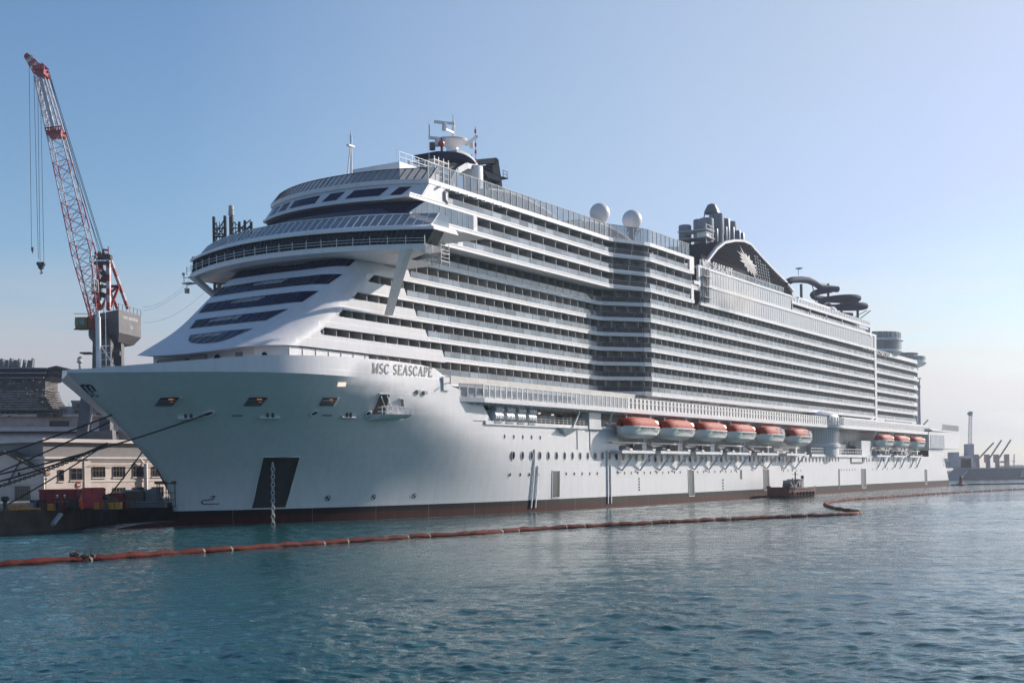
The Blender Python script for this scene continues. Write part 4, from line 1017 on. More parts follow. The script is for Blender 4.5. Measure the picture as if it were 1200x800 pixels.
for s, b, z0, z1, r in ((158.6, 2.8, 58, 65.2, 1.75), (159.6, -2.2, 58, 64.0, 1.5), (151.8, 2.6, 58, 67.4, 1.75), (151.6, -2, 58, 66.6, 1.4), (146.6, 2.8, 58, 67.0, 1.05), (147.0, -1.6, 58, 66.9, 1.6), (141.0, 1.8, 58, 67.3, 1.55), (144.3, 3.4, 58, 65.3, .7), (141.8, 4.0, 58, 64.8, .65), (137.6, 2, 58, 65.2, .9), (135.0, 2.2, 57, 65.4, .8), (149.2, 3.6, 58, 64.6, .6), (155.2, 3.6, 58, 63.2, .7)):
    mb = MB(); mb.lathe([(r * .93, z0), (r * .93, z0 + (z1 - z0) * .45), (r, z0 + (z1 - z0) * .5), (r, z1 - .15), (r * .9, z1), (r * .72, z1), (r * .70, z1 - .9)], (s, b, 0), 16); P('exhaust_pipe', mb, PIPE, fn, smooth='auto')
mb = MB(); mb.lathe([(1.9, 67.6), (1.75, 68.3), (1.0, 69.7), (.3, 70.0)], (152.0, 1.5, 0), 12)
for dx, dy in ((2.4, 1.5), (-2.4, 1.5), (2.4, -2), (-2.4, -2)): mb.rod((152 + dx * .5, 1.5 + dy * .5, 68.4), (152 + dx, 1.5 + dy, 63.5), .26)
mb.rod((150.8, 1.5, 69.4), (141.5, 2, 66.8), .24); mb.rod((150.6, 1.5, 68.4), (146, 2, 66.5), .2); P('vent_hood', mb, STEEL, fn, smooth='auto')
mb = MB()
for z in (57.6, 59.8, 61.6): 
    mb.box(160, 164.6, -2, 5.5, z, z + .12)
    for s in (160.4, 162.3, 164.4): mb.bar((s, 5.3, z), (s, 5.3, z + 1.1), .07)
    mb.bar((160.4, 5.3, z + 1.1), (164.4, 5.3, z + 1.1), .07)
for s in (161, 164): mb.bar((s, 5, 54), (s, 5, 63), .12)
mb.box(160.8, 163.6, 2.5, 4.8, 59.9, 61.2)
P('funnel_platform', mb, RAILW, fn)
mb = MB()
for s in (134, 131): mb.bar((s, 5, 58), (s, 5, 61.5), .09)
mb.bar((134, 5, 60.3), (131, 5, 60.3), .06); P('funnel_aerial', mb, DARK, fn)

# ---- water slide behind the funnel
mb = MB(); pts = [(122, 8, 53.6), (116, 8.6, 55.4), (110, 9, 56.2), (104, 9, 56.7), (99.5, 9.3, 56.4), (96, 9.8, 55.6)]
c = Vector((86.0, 9.6)); rad = 5.6
for k in range(0, 57):
    a = R(38 - k * 16.5); z = 55.4 - .085 * k; pts.append((c.x - 1.2 * (k / 57) * 9 + rad * 1.25 * math.cos(a), c.y + rad * math.sin(a) + .035 * k, z))
mb.tube(pts, .85, 10); sl = P('water_slide', mb, SLIDE, smooth=True)
mb = MB()
for s, b in ((110, 9), (84, 8), (78, 14.5), (72, 8)): mb.rod((s, b, 46), (s, b, 58.3 if s == 84 else 55), .75)
mb.bar((84, 8, 58), (93, 9, 57.2), .15); mb.bar((84, 8, 57.6), (90, 9, 56), .15); mb.bar((96, 9, 49), (101, 9, 56), .2); mb.bar((72, 8, 48), (67, 14, 52), .2); mb.bar((78, 14.5, 48), (74, 17, 51), .2)
PE('slide_support', mb, DARK, sl)
mb = MB(); mb.lathe([(2.6, 46.5), (2.6, 48.8), (2.0, 49.4), (.1, 49.6)], (101, 13, 0), 16); mb.box(99, 128, 6, 14.5, 46.6, 49.2); P('slide_house', mb, WHITE, smooth='auto')
mb = MB(); pts = [(103 + 6 * math.cos(a), 14, 47 + 3.2 * math.sin(a)) for a in np.linspace(0, math.pi, 12)]; mb.tube(pts, .35, 6); P('slide_arch', mb, SLIDE)
mb = MB(); mb.bar((112, 9, 57), (112, 9, 58.6), .12); mb.lathe([(.1, 0), (.9, .2), (.95, .35)], (112, 9.2, 58.6), 10); P('deck_floodlight', mb, STEEL)

# ---- radar mast, domes, tower ride, aerials
mb = MB(); rings = []
for z, rx, ry in ((50.2, 1.5, 1.3), (56.2, 1.35, 1.15)): rings.append([(262.3 + rx * math.cos(a), .2 + ry * math.sin(a), z) for a in np.linspace(0, 2 * math.pi, 17)[:-1]])
mb.loft(rings); mast = P('radar_mast', mb, WHITE, smooth='auto')
mb = MB(); mb.lathe([(1.75, 49), (1.7, 58.2)], (257.2, 1.8, 0), 18); P('mast_pylon', mb, WHITE, mast, 'auto')
mb = MB(); sec = []
for k in range(15):                                                                        # swept platform carried by the pylons
    t = k / 14; s = 268.6 - 15.0 * t; w_ = 3.4 * math.sin(math.pi * (.22 + .70 * t)) + .2; zc = 58.5 + .55 * math.sin(math.pi * t) * 1.2 - (.0 if t < .3 else (t - .3) * .9)
    sec.append([(s, -w_, zc), (s, w_, zc), (s, w_ * .8, zc - .75), (s, -w_ * .8, zc - .75)])
mb.loft(sec); mp_ = P('mast_platform', mb, SLIDE, mast)
mb = MB(); sec = [[(x, y * .96, z + .52) if i < 2 else (x, y * 1.15, z + .62) for i, (x, y, z) in enumerate(rg)] for rg in sec[4:]]; mb.loft(sec); P('platform_top', mb, WHITE, mp_)
mb = MB(); arcp = [(265.5, 1.6, 50.5), (264.6, 1.8, 54), (262.9, 2.0, 56.4), (260.4, 2.1, 57.7), (257, 2.0, 58.3)]
for a, b in zip(arcp, arcp[1:]): mb.bar(a, b, 1.3, 1.0)
P('mast_arch', mb, PIPE, mast)
mb = MB()
for z in (54.4, 55.3, 56.2, 57.0): mb.box(265.2, 269.6, -2.2, 2.4, z, z + .1)
for s in (265.4, 266.8, 268.2, 269.4): mb.bar((s, 2.3, 53.6), (s, 2.3, 57.6), .12)
P('mast_ladder_cage', mb, RAILW, mast)
mb = MB(); mb.lathe([(1.15, 57.6), (1.0, 61.0), (1.9, 61.6), (2.7, 61.95), (2.75, 62.25), (2.4, 62.45), (.2, 62.55)], (260.7, 0, 0), 20); P('mast_column', mb, WHITE, mast, 'auto')
mb = MB(); mb.rod((259.4, -.6, 62.4), (259.4, -.6, 65.9), .5); mb.rod((259.4, -.6, 65.9), (259.4, -.6, 67.0), .14); mb.bar((262.8, -.4, 63.9), (259.4, -.6, 63.9), .35); mb.rod((261.2, .5, 63.9), (261.2, .5, 66.0), .1); P('top_pole', mb, WHITE, mast)
mb = MB()
for c, l, ang, z in (((263.0, 0), 3.6, .55, 64.7), ((256.6, 1.2), 5.6, -.9, 62.9), ((266.6, 1.0), 3.0, .6, 61.2)):
    d = Vector((math.cos(ang), math.sin(ang) * -1, 0)) * l / 2; p = Vector((*c, z)); mb.bar(p - d, p + d, .38, .42); mb.rod(p - Vector((0, 0, 1.3)), p, .8)
PE('radar_scanner', mb, RAILW, mast)
mb = MB(); mb.rod((257.2, 2.4, 58.6), (257.2, 2.4, 65.0), .09); mb.rod((266.0, 1.5, 58.8), (266, 1.5, 61.4), .5); mb.rod((264.5, -2, 62), (264.5, -2, 64.4), .15)
for z in (60.0, 60.6): mb.rod((268, 1.0, 59), (268, 1.0, 60.2), 1.0)
PE('mast_fitting', mb, STEEL, mast)
mb = MB()
for z in (58.9, 60.4, 61.6, 63.9): mb.rod((257.2, 2.4, z), (257.2, 2.4, z + .6), .36)
mb.lathe([(.05, -.55), (.5, -.3), (.6, 0), (.5, .3), (.05, .55)], (267.2, 2.2, 60.0), 10); PE('signal_light', mb, REDP, mast)
mb = MB(); mb.box(271, 281.5, -5, 4.2, 49, 54.0); dh = P('top_deck_house', mb, WHITE)
mb = MB()
for s in np.arange(271.2, 281.6, 1.7): mb.bar((s, 4.1, 54.0), (s, 4.1, 55.6), .06)
for z in (54.8, 55.6): mb.bar((271.2, 4.1, z), (281.4, 4.1, z), .06)
mb.rod((278, 3.5, 54), (278, 3.5, 55), .5); mb.rod((272.6, 3.5, 53.3), (272.6, 3.5, 62.5), .06); mb.rod((280.5, 3, 53.3), (280.5, 3, 56.4), .07); P('house_rail', mb, RAILW, dh)
mb = MB(); mb.rod((288.0, 0, 48.5), (288.0, 0, 57.3), .34); mb.rod((288.0, 0, 56.2), (290.2, .6, 48.5), .2); mb.bar((287.4, 0, 55.6), (288.8, 0, 55.6), .5, .25); mb.rod((288, 0, 57), (288, 0, 57.9), .14); P('signal_mast', mb, RAILW)
for s, b, z, r in ((216.9, 5, 56.6, 2.0), (202.6, 5, 57.6, 2.05)):
    mb = MB(); mb.lathe([(r * math.sin(a), -r * math.cos(a)) for a in np.linspace(.12, math.pi - .001, 20)], (s, b, z), 28); dm = P('satellite_dome', mb, HULL, smooth=True)
    mb = MB(); mb.lathe([(1.2, -r * .93), (1.2, -r * .93 - .4), (.7, -r * .93 - .5), (.7, 48 - z)], (s, b, z), 16)
    for k in range(4): a = k * math.pi / 2 + .5; mb.bar((s + .7 * math.cos(a), b + .7 * math.sin(a), z - 3.2), (s + 1.6 * math.cos(a), b + 1.6 * math.sin(a), z - r), .14)
    P('dome_pedestal', mb, INNER, dm, 'auto')
mb = MB(); B_ = -4                                                                         # dark tower ride
for s0, s1 in ((240.3, 241.9), (244.9, 246.3)): mb.box(s0, s1, B_ - .9, B_ + .9, 48.5, 60.0)
mb.hexa([(248.6, B_ - 1, 61.0), (241.2, B_ - 1, 62.8), (241.2, B_ + 1, 62.8), (248.6, B_ + 1, 61.0)], [(248.6, B_ - 1, 61.9), (241.8, B_ - 1, 63.6), (241.8, B_ + 1, 63.6), (248.6, B_ + 1, 61.9)])
mb.hexa([(242.6, B_ - 1, 63.4), (241.2, B_ - 1, 63.4), (239.8, B_ - 1, 58), (241.2, B_ - 1, 58)], [(242.6, B_ + 1, 63.4), (241.2, B_ + 1, 63.4), (239.8, B_ + 1, 58), (241.2, B_ + 1, 58)])
mb.box(240.5, 248.6, B_ - 1.2, B_ + 1.2, 59.3, 60.4); mb.box(241.6, 243.6, B_ - 1, B_ + 1.3, 60.3, 62)
rd = P('tower_ride', mb, RIDE)
mb = MB()
for s in (238.9, 240.3, 244, 247.5, 248.4): mb.bar((s, B_ + 1.4, 60.3), (s, B_ + 1.4, 61.5), .08)
for z in (60.9, 61.5): mb.bar((238.9, B_ + 1.4, z), (240.4, B_ + 1.4, z), .07); mb.bar((243.9, B_ + 1.4, z), (248.4, B_ + 1.4, z), .07)
mb.box(238.7, 240.4, B_ - 1, B_ + 1.5, 60.2, 60.35); mb.bar((248.6, B_, 61.8), (248.6, B_, 62.9), .12); mb.bar((246.8, B_ + 1.3, 60.2), (244, B_ + 1.3, 58.2), .15); mb.bar((242.8, B_ + 1, 55), (244.4, B_ + 1, 58.3), .15)
P('ride_gangway', mb, RIDE, rd)
mb = MB(); mb.rod((338.0, 3.0, ZK), (338.0, 3.0, 27.0), .07)
P('bow_staff', mb, RAILW)
fm = W(337.2, 0, 0)
mb = MB(); mb.rod((337.0, .6, ZK - .2), (337.0, .6, 25.2), .62, 12); mb.bar((337, .6, 22.2), (335.2, -1.2, 18.6), .14); mb.bar((337, .6, 22.2), (335.6, 2.4, 18.6), .14)
for z in (19.4, 20.2, 21.0, 21.8): mb.bar((336.4, -.2, z), (335.9, 1.6, z), .08)
mb.rod((337, .6, 25.2), (337, .6, 25.9), .4); P('foremast', mb, RAILW, smooth='auto')
mb = MB(); mb.rod((339.6, .4, 18.7), (339.6, .4, 19.6), .28); mb.lathe([(.1, 0), (.3, .1), (.34, .25), (.25, .4), (.05, .45)], (339.6, .4, 19.5), 12); mb.bar((339.4, -.1, 20.1), (339.9, .9, 20.2), .22); P('bow_light', mb, INNER, smooth='auto')

# ---- promenade, its screens and the boat deck below
PROM = [(291.0, 20.3), (286, 21.9), (262, 22.2), (131, 22.2)]
mb = MB(); strip(mb, PROM, 16.25, 16.95, .35); plate(mb, PROM, 12, 16.3, 16.75, -.3)
for k, (p, n_, d) in enumerate(along(PROM, 1.35)):
    if k > 2: q = p + n_ * .9; mb.hexa([(p.x - .05, p.y - .36, 16.3), (p.x + .05, p.y - .36, 16.3), (p.x + .05, p.y - 2.0, 16.3), (p.x - .05, p.y - 2.0, 16.3)], [(p.x - .05, p.y - .36, 16.0), (p.x + .05, p.y - .36, 16.0), (p.x + .05, p.y - 2.0, 15.9), (p.x - .05, p.y - 2.0, 15.9)])
pr = P('promenade_deck', mb, HULL)
def fence(path, z0, z1, step, wide, name='promenade_fence', glassm=BLUEG, off=-.12, mid=True):
    mb = MB(); strip(mb, path, z0 + .1, z1 - .06, .04, off - .04); f = P('fence_glass', mb, glassm)
    mb = MB()
    for p, n_, d in along(path, step): q = p + n_ * .12; mb.hexa([(q.x - d.x * wide / 2 - .0, q.y - d.y * wide / 2, z0), (q.x + d.x * wide / 2, q.y + d.y * wide / 2, z0), (q.x + d.x * wide / 2 + n_.x * .1, q.y + d.y * wide / 2 + n_.y * .1, z0), (q.x - d.x * wide / 2 + n_.x * .1, q.y - d.y * wide / 2 + n_.y * .1, z0)], [(q.x - d.x * wide / 2, q.y - d.y * wide / 2, z1), (q.x + d.x * wide / 2, q.y + d.y * wide / 2, z1), (q.x + d.x * wide / 2 + n_.x * .1, q.y + d.y * wide / 2 + n_.y * .1, z1), (q.x - d.x * wide / 2 + n_.x * .1, q.y - d.y * wide / 2 + n_.y * .1, z1)])
    strip(mb, path, z1 - .10, z1 + .02, .12, off + .02); strip(mb, path, z0 + 1.02, z0 + 1.14, .08, off + .06) if mid else None; P('fence_post', mb, RAILW, f); return f
fence([(290.3, 20.6), (286, 21.9), (262, 22.2), (240, 22.2)], 16.95, 18.85, 1.5, .22, glassm=CLEARG, mid=False)
fence([(240, 22.2), (131, 22.2)], 16.95, 18.85, 1.62, .86, glassm=DOORG)
mb = MB()                                                                                  # white brackets over the forward promenade
for s in np.arange(252, 290, 2.7): mb.hexa([(s, 12, 20.1), (s, 12.4, 20.1), (s, 18.2, 18.4), (s, 18, 18.1)], [(s + .25, 12, 20.1), (s + .25, 12.4, 20.1), (s + .25, 18.2, 18.4), (s + .25, 18, 18.1)])
mb.hexa([(250, 11.5, 20.25), (291, 11.5, 20.25), (291, 17.6, 18.7), (250, 17.6, 18.7)], [(250, 11.5, 20.4), (291, 11.5, 20.4), (291, 17.6, 18.85), (250, 17.6, 18.85)])
P('awning_bracket', mb, WHITE)
mb = MB(); mb.box(234, 262, 11, 15.6, 16.8, 19.9)
P('promenade_house', mb, DOORG)
mb = MB()
for s in np.arange(226, 152, -5.0):
    if int(s) % 15 < 10:
        for j in range(4): mb.box(s - j * 1.15 - .8, s - j * 1.15, 16.75, 16.9, 19.3, 20.1)
PE('promenade_window', mb, DOORG)
mb = MB(); mb.box(130, 223, 16.6, 16.85, 16.95, 19.1); mb.box(130, 223, 16.8, AFTB, 20.1, 20.3); P('promenade_wall', mb, WHITE)
mb = MB()
for s in np.arange(285, 246, -2.5): mb.box(s - .12, s + .12, 17.2, 20.4, 15.75, 16.2)
P('deck_beam', mb, INNER)
mb = MB()                                                                                  # ledge and rail of the raft deck
mb.box(241, 284, 20.35, 20.75, 13.2, 13.75); mb.hexa([(262.4, 20.5, 13.2), (257, 20.5, 13.2), (257, 21.6, 13.2), (262.4, 21.6, 13.2)], [(260, 20.5, 11.9), (259.8, 20.5, 11.9), (259.8, 20.6, 11.9), (260, 20.6, 11.9)]); P('raft_deck_ledge', mb, HULL)
mb = MB()
for s in np.arange(269, 242, -1.4): mb.bar((s, 20.5, 13.7), (s, 20.5, 14.8), .06)
for z in (14.1, 14.45, 14.8): mb.bar((269, 20.5, z), (242, 20.5, z), .05)
P('raft_deck_rail', mb, RAILW)
mb = MB(); mb.box(248.2, 252.4, 19.4, 20.9, 13.2, 16.3); P('white_screen', mb, HULL)
mb = MB(); mb.hexa([(287.6, 20.45, 16.3), (284.6, 20.45, 16.3), (282.0, 20.45, 13.7), (287.6, 20.45, 13.7)], [(287.6, 20.2, 16.3), (284.6, 20.2, 16.3), (282.0, 20.2, 13.7), (287.6, 20.2, 13.7)]); P('recess_end_plate', mb, HULL)
for s, z in ((266.6, 15.4), (262.4, 15.3)):
    mb = MB(); mb.lathe([(.22, -.1), (.22, .1)], (s, 19.6, z), 10); P('recess_lamp', mb, PALE)
mb = MB(); mb.bar((258.0, 20.9, 13.4), (255.4, 20.9, 16.3), .22); P('deck_prop', mb, HULL)
mb = MB(); mb.box(246.5, 243.2, 16.95, 17.1, 13.6, 15.6); mb.box(254.5, 256.2, 16.9, 17.05, 13.6, 15.5); PE('recess_door', mb, DOORG)

# ---- boat stations: outrigger platforms, braces, davit arms
BOATS = [238.0, 222.5, 206.6, 190.9, 174.2, 155.6]; AFTBOATS = [79.4, 62.2, 44.2]
for s in BOATS + AFTBOATS:
    aft_ = s < 100; hw = 7.3 if not aft_ else 7.6; yo = 22.6 if not aft_ else 21.6
    mb = MB(); mb.box(s - hw, s + hw - 1.5, 20.4, yo, 9.25, 9.75); mb.box(s - hw, s - hw + 1.2, yo - 1.2, yo + .1, 9.75, 10.1); mb.box(s + hw - 5.3, s + hw - 4.1, yo - 1.2, yo + .1, 9.75, 10.1)
    st = P('boat_platform', mb, HULL)
    mb = MB()
    for o_ in (-6.6, .6): mb.bar((s + o_, yo - .15, 9.3), (s + o_ + 1.6, 20.55, 6.2), .26); mb.bar((s + o_ + 1.6, 20.6, 6.2), (s + o_ + 3.2, 20.6, 6.2), .2)
    PE('brace', mb, HULL, st)
    mb = MB()
    for o_ in (-7.5, 7.2): mb.bar((s + o_, 19.6, 9.6), (s + o_ - .7, 20.3, 13.2), .42); mb.bar((s + o_ - .7, 20.3, 13.2), (s + o_ + .9, 22.0, 16.4), .30); mb.box(s + o_ - .5, s + o_ + .5, 18.6, 20.2, 9.5, 11.0)
    mb.box(s - 6.8, s + 6.8, 20.6, 21.2, 11.0, 11.25)
    P('davit_arm', mb, HULL, st)
    mb = MB(); mb.box(s - 6.4, s + 6.2, 16.9, 17.3, 9.6, 11.2); P('station_wall', mb, MIDG, st)
# sponson with round turret, after deck, stern block
mb = MB(); c = (124.0, 16.6); mb.lathe([(6.0, 9.45), (6.0, 11.4), (6.35, 11.5), (6.35, 12.3), (6.0, 12.4), (6.0, 16.2), (7.2, 16.35), (7.2, 17.0), (6.1, 17.1), (6.1, 19.1), (5.7, 19.7), (3.6, 20.6), (.2, 20.9)], (*c, 0), 36); tr_ = P('round_turret', mb, HULL, smooth='auto')
mb = MB(); arcf = [(c[0] + 7.2 * math.cos(a), c[1] + 7.2 * math.sin(a)) for a in np.linspace(.15, math.pi - .15, 22)]
for s, b in arcf: mb.bar((s, b, 17), (s, b, 18.8), .3, .12)
for a, b in zip(arcf, arcf[1:]): mb.bar((*a, 18.8), (*b, 18.8), .12); mb.bar((*a, 18.0), (*b, 18.0), .08)
P('turret_rail', mb, RAILW, tr_)
mb = MB()
for a in np.linspace(.3, 2.9, 26): mb.bar((c[0] + 6.03 * math.cos(a), c[1] + 6.03 * math.sin(a), 12.5), (c[0] + 6.03 * math.cos(a), c[1] + 6.03 * math.sin(a), 16.1), .07)
P('turret_rib', mb, CABIN, tr_)
mb = MB(); mb.lathe([(.9, 0), (.9, .25), (.5, .3)], (127.2, 21.6, 18.6), 14, 'y'); P('life_ring_case', mb, MIDG)
mb = MB(); mb.box(92, 139, 20.4, 20.9, 9.1, 9.75)
for s in np.arange(139, 96, -1.5): mb.bar((s, 20.7, 9.7), (s, 20.7, 11.2), .10)
for z in (10.4, 11.2): mb.bar((96, 20.7, z), (139, 20.7, z), .09)
P('side_gallery', mb, RAILW)
mb = MB(); mb.box(88.5, 97, 19, 20.6, 9.6, 13.6); mb.box(86, 96, 17, 20.5, 12.2, 13.4); P('gangway_house', mb, HULL)
mb = MB(); mb.box(100, 112, 16.9, 17.2, 9.8, 15.8); P('recess_shutter', mb, MIDG)
APROM = [(117, 20.9), (28, 20.9), (24, 21.2)]
mb = MB(); strip(mb, APROM, 16.5, 17.4, .35); plate(mb, APROM, 10, 16.5, 17.0, -.3); strip(mb, [(110, 19.4), (20, 19.4)], 19.2, 19.6, .3); mb.box(20, 117, 12, 17.6, 17.4, 19.4); P('after_promenade', mb, WHITE)
fence([(116, 20.9), (30, 20.9)], 17.4, 19.0, 1.5, .30, glassm=PANELG)
mb = MB(); mb.hexa([(26, 21.2, 12.15), (-17.8, 21.0, 12.35), (-17.8, -21, 12.35), (26, -21.2, 12.15)], [(26, 21.2, 17.4), (-17.8, 21.0, 17.9), (-17.8, -21, 17.9), (26, -21.2, 17.4)]); sb = P('stern_block', mb, HULL)
mb = MB(); mb.box(24.2, 6, 21.25, 21.3, 12.3, 16.6); P('stern_recess_wall', mb, BALG, sb)
mb = MB(); mb.box(-17.6, 21, -20.5, 20.4, 17.9, 18.6); mb.box(-17.5, 21.5, 20.4, 21.1, 17.8, 18.3); P('stern_terrace', mb, HULL, sb)
glass_screen([(6, 20.8), (-17.4, 20.8)], 18.3, 20.2, 1.2, PANELG, MIDG, .12)
mb = MB(); mb.bar((24, 18, 18.5), (18, 19, 21.4), .35); mb.box(30, 60, 12, 17, 19, 20.3); P('stern_derrick', mb, STEEL)
mb = MB()
for s in (3.0, .6, -1.6): 
    for z in (8.6,): mb.poly([(s, hull_b(s, z) + .04, z - .5), (s - 1.2, hull_b(s, z) + .04, z - .5), (s - 1.2, hull_b(s, z) + .04, z + .5), (s, hull_b(s, z) + .04, z + .5)])
for s, z in ((3.0, 6.9), (-.2, 6.4), (-3.4, 7.0)): mb.poly([(s, hull_b(s, z) + .05, z - .22), (s - .9, hull_b(s, z) + .05, z - .22), (s - .9, hull_b(s, z) + .05, z + .22), (s, hull_b(s, z) + .05, z + .22)])
PE('stern_window', mb, WING)
# after lounge drum and disc terrace
mb = MB(); mb.lathe([(6.2, 39.6), (8.2, 41.0), (8.7, 41.4), (8.7, 42.0)], (45, 9.4, 0), 36); mb.lathe([(8.5, 44.7), (8.9, 44.8), (8.9, 45.3), (8.3, 45.4)], (45, 9.4, 0), 36); dr_ = P('after_drum', mb, WHITE, smooth='auto')
mb = MB(); mb.lathe([(8.4, 41.9), (8.4, 44.8)], (45, 9.4, 0), 36); P('drum_window', mb, BALG, dr_, 'auto')
mb = MB(); mb.lathe([(8.2, 45.3), (8.2, 47.3), (8.1, 47.3), (8.1, 45.3)], (45, 9.4, 0), 36); P('drum_screen', mb, BLUEG, dr_, 'auto')
mb = MB()
for a in np.linspace(0, 2 * math.pi, 31)[:-1]: mb.bar((45 + 6.0 * math.cos(a), 9.4 + 6.0 * math.sin(a), 39.9), (45 + 8.3 * math.cos(a), 9.4 + 8.3 * math.sin(a), 41.2), .14); mb.bar((45 + 8.25 * math.cos(a), 9.4 + 8.25 * math.sin(a), 45.4), (45 + 8.25 * math.cos(a), 9.4 + 8.25 * math.sin(a), 47.3), .1)
P('drum_rib', mb, RAILW, dr_)
mb = MB(); c = (-6, 5.5); mb.lathe([(2.0, 39.2), (6.6, 41.0), (7.4, 41.8), (7.4, 42.5), (7.0, 42.6)], (*c, 0), 32); mb.rod((c[0] + 4, c[1], 22), (c[0] + 4, c[1], 41), 1.6); mb.box(-2, 40, -2, 6, 40.6, 41.6); ds = P('disc_terrace', mb, WHITE, smooth='auto')
mb = MB(); mb.lathe([(5.0, 44.6), (5.2, 44.7), (5.2, 45.0), (.2, 45.3)], (c[0] + 2, c[1], 0), 28)
for a in np.linspace(0, 2 * math.pi, 13)[:-1]: mb.bar((c[0] + 2 + 4.8 * math.cos(a), c[1] + 4.8 * math.sin(a), 42.4), (c[0] + 2 + 4.8 * math.cos(a), c[1] + 4.8 * math.sin(a), 44.7), .18)
P('disc_canopy', mb, STEEL, ds)
mb = MB(); mb.lathe([(7.1, 42.5), (7.1, 43.9), (7.0, 43.9), (7.0, 42.5)], (*c, 0), 32); P('disc_screen', mb, BALG, ds)
mb = MB(); text(mb, 'Seascape', lambda u, v: Vector((71.5 - u, MINI + .1, 39.0 + v)), 2.5, .35, 1.75, .02); P('script_sign', mb, INK)
mb = MB()
for k in range(0, 6): z = DK[k]; mb.box(20.2, 24.2, -MINI, MINI - .1, z - .3, z + .9)
P('after_terrace', mb, WHITE)
mb = MB(); mb.box(74.0, 76, AFTB - .4, AFTB + .05, 19.5, 44.0)
P('end_post', mb, HULL)

# warm steam drifting off the vent on the side
mb = MB(); mb.lathe([(.2, -1), (2.2, -.8), (3.0, -.2), (2.9, .3), (1.8, .8), (.2, 1)], (0, 0, 0), 16); st_m = bpy.data.materials.new('steam'); st_m.use_nodes = True; nt = st_m.node_tree; nt.nodes.remove(nt.nodes['Principled BSDF'])
pv = nt.nodes.new('ShaderNodeVolumePrincipled'); pv.inputs['Color'].default_value = (.98, .96, .93, 1); pv.inputs['Anisotropy'].default_value = .3
tc = nt.nodes.new('ShaderNodeTexCoord'); nz = nt.nodes.new('ShaderNodeTexNoise'); nz.inputs['Scale'].default_value = .16; nz.inputs['Detail'].default_value = 4
ln_ = nt.nodes.new('ShaderNodeVectorMath'); ln_.operation = 'LENGTH'; sc_ = nt.nodes.new('ShaderNodeVectorMath'); sc_.operation = 'DIVIDE'; sc_.inputs[1].default_value = (14, 2.2, 5.2)
nt.links.new(tc.outputs['Object'], nz.inputs['Vector']); nt.links.new(tc.outputs['Object'], sc_.inputs[0]); nt.links.new(sc_.outputs[0], ln_.inputs[0])
fo = nt.nodes.new('ShaderNodeMapRange'); fo.inputs['From Min'].default_value = 1.0; fo.inputs['From Max'].default_value = .2; fo.inputs['To Max'].default_value = 1; nt.links.new(ln_.outputs['Value'], fo.inputs['Value'])
nr = nt.nodes.new('ShaderNodeMapRange'); nr.inputs['From Min'].default_value = .42; nr.inputs['From Max'].default_value = .7; nr.inputs['To Max'].default_value = .25; nt.links.new(nz.outputs['Fac'], nr.inputs['Value'])
mu = nt.nodes.new('ShaderNodeMath'); mu.operation = 'MULTIPLY'; nt.links.new(fo.outputs[0], mu.inputs[0]); nt.links.new(nr.outputs[0], mu.inputs[1]); nt.links.new(mu.outputs[0], pv.inputs['Density'])
nt.links.new(pv.outputs['Volume'], nt.nodes['Material Output'].inputs['Volume'])
mb = MB(); mb.lathe([(.05, -5.3)] + [(math.sin(a) * 1.0, -5.3 * math.cos(a)) for a in np.linspace(.15, 3.0, 9)] + [(.05, 5.3)], (0, 0, 0), 18); mb.v = [(x * 14.2, y * 2.25, z) for x, y, z in mb.v]
so_ = mb.build('steam', st_m); so_.location = W(184, 20.8, 43.6); so_.rotation_euler = (0, 0, SHIP_ROT); tag(so_, 'thin warm steam drifting along the glass wall below the funnel', 'steam', None, 'stuff')

# ================================================================== boats hanging along the ship's side
def lifeboat_mesh(tender):
    st = [(-6.9, .15, .2), (-6.5, 1.0, .55), (-5.6, 1.75, .85), (-4, 2.15, 1), (-1.5, 2.3, 1), (1.5, 2.3, 1), (4, 2.15, 1), (5.4, 1.75, .92), (6.3, 1.15, .75), (6.75, .35, .5)]
    def ring(x, hw, k, prof): return [(x, hw * y, z if not callable(z) else z(k)) for y, z in prof]
    hullp = []
    for x, hw, k in st:
        zb = -1.75 * k + (0 if abs(x) < 5 else .1); hullp.append([(x, hw, .35), (x, hw * 1.0, -.25), (x, hw * .86, zb * .62), (x, hw * .3, zb), (x, -hw * .3, zb), (x, -hw * .86, zb * .62), (x, -hw, -.25), (x, -hw, .35)])
    can = []
    for x, hw, k in st:
        h = (1.75 if not tender else 1.95) * (k if abs(x) > 4.2 else 1) + (.15 if -3 < x < 3 else 0)
        can.append([(x, hw * .97, .36), (x, hw * .93, .36 + h * .45), (x, hw * .66, .36 + h * .88), (x, 0, .36 + h), (x, -hw * .66, .36 + h * .88), (x, -hw * .93, .36 + h * .45), (x, -hw * .97, .36)])
    return hullp, can, st
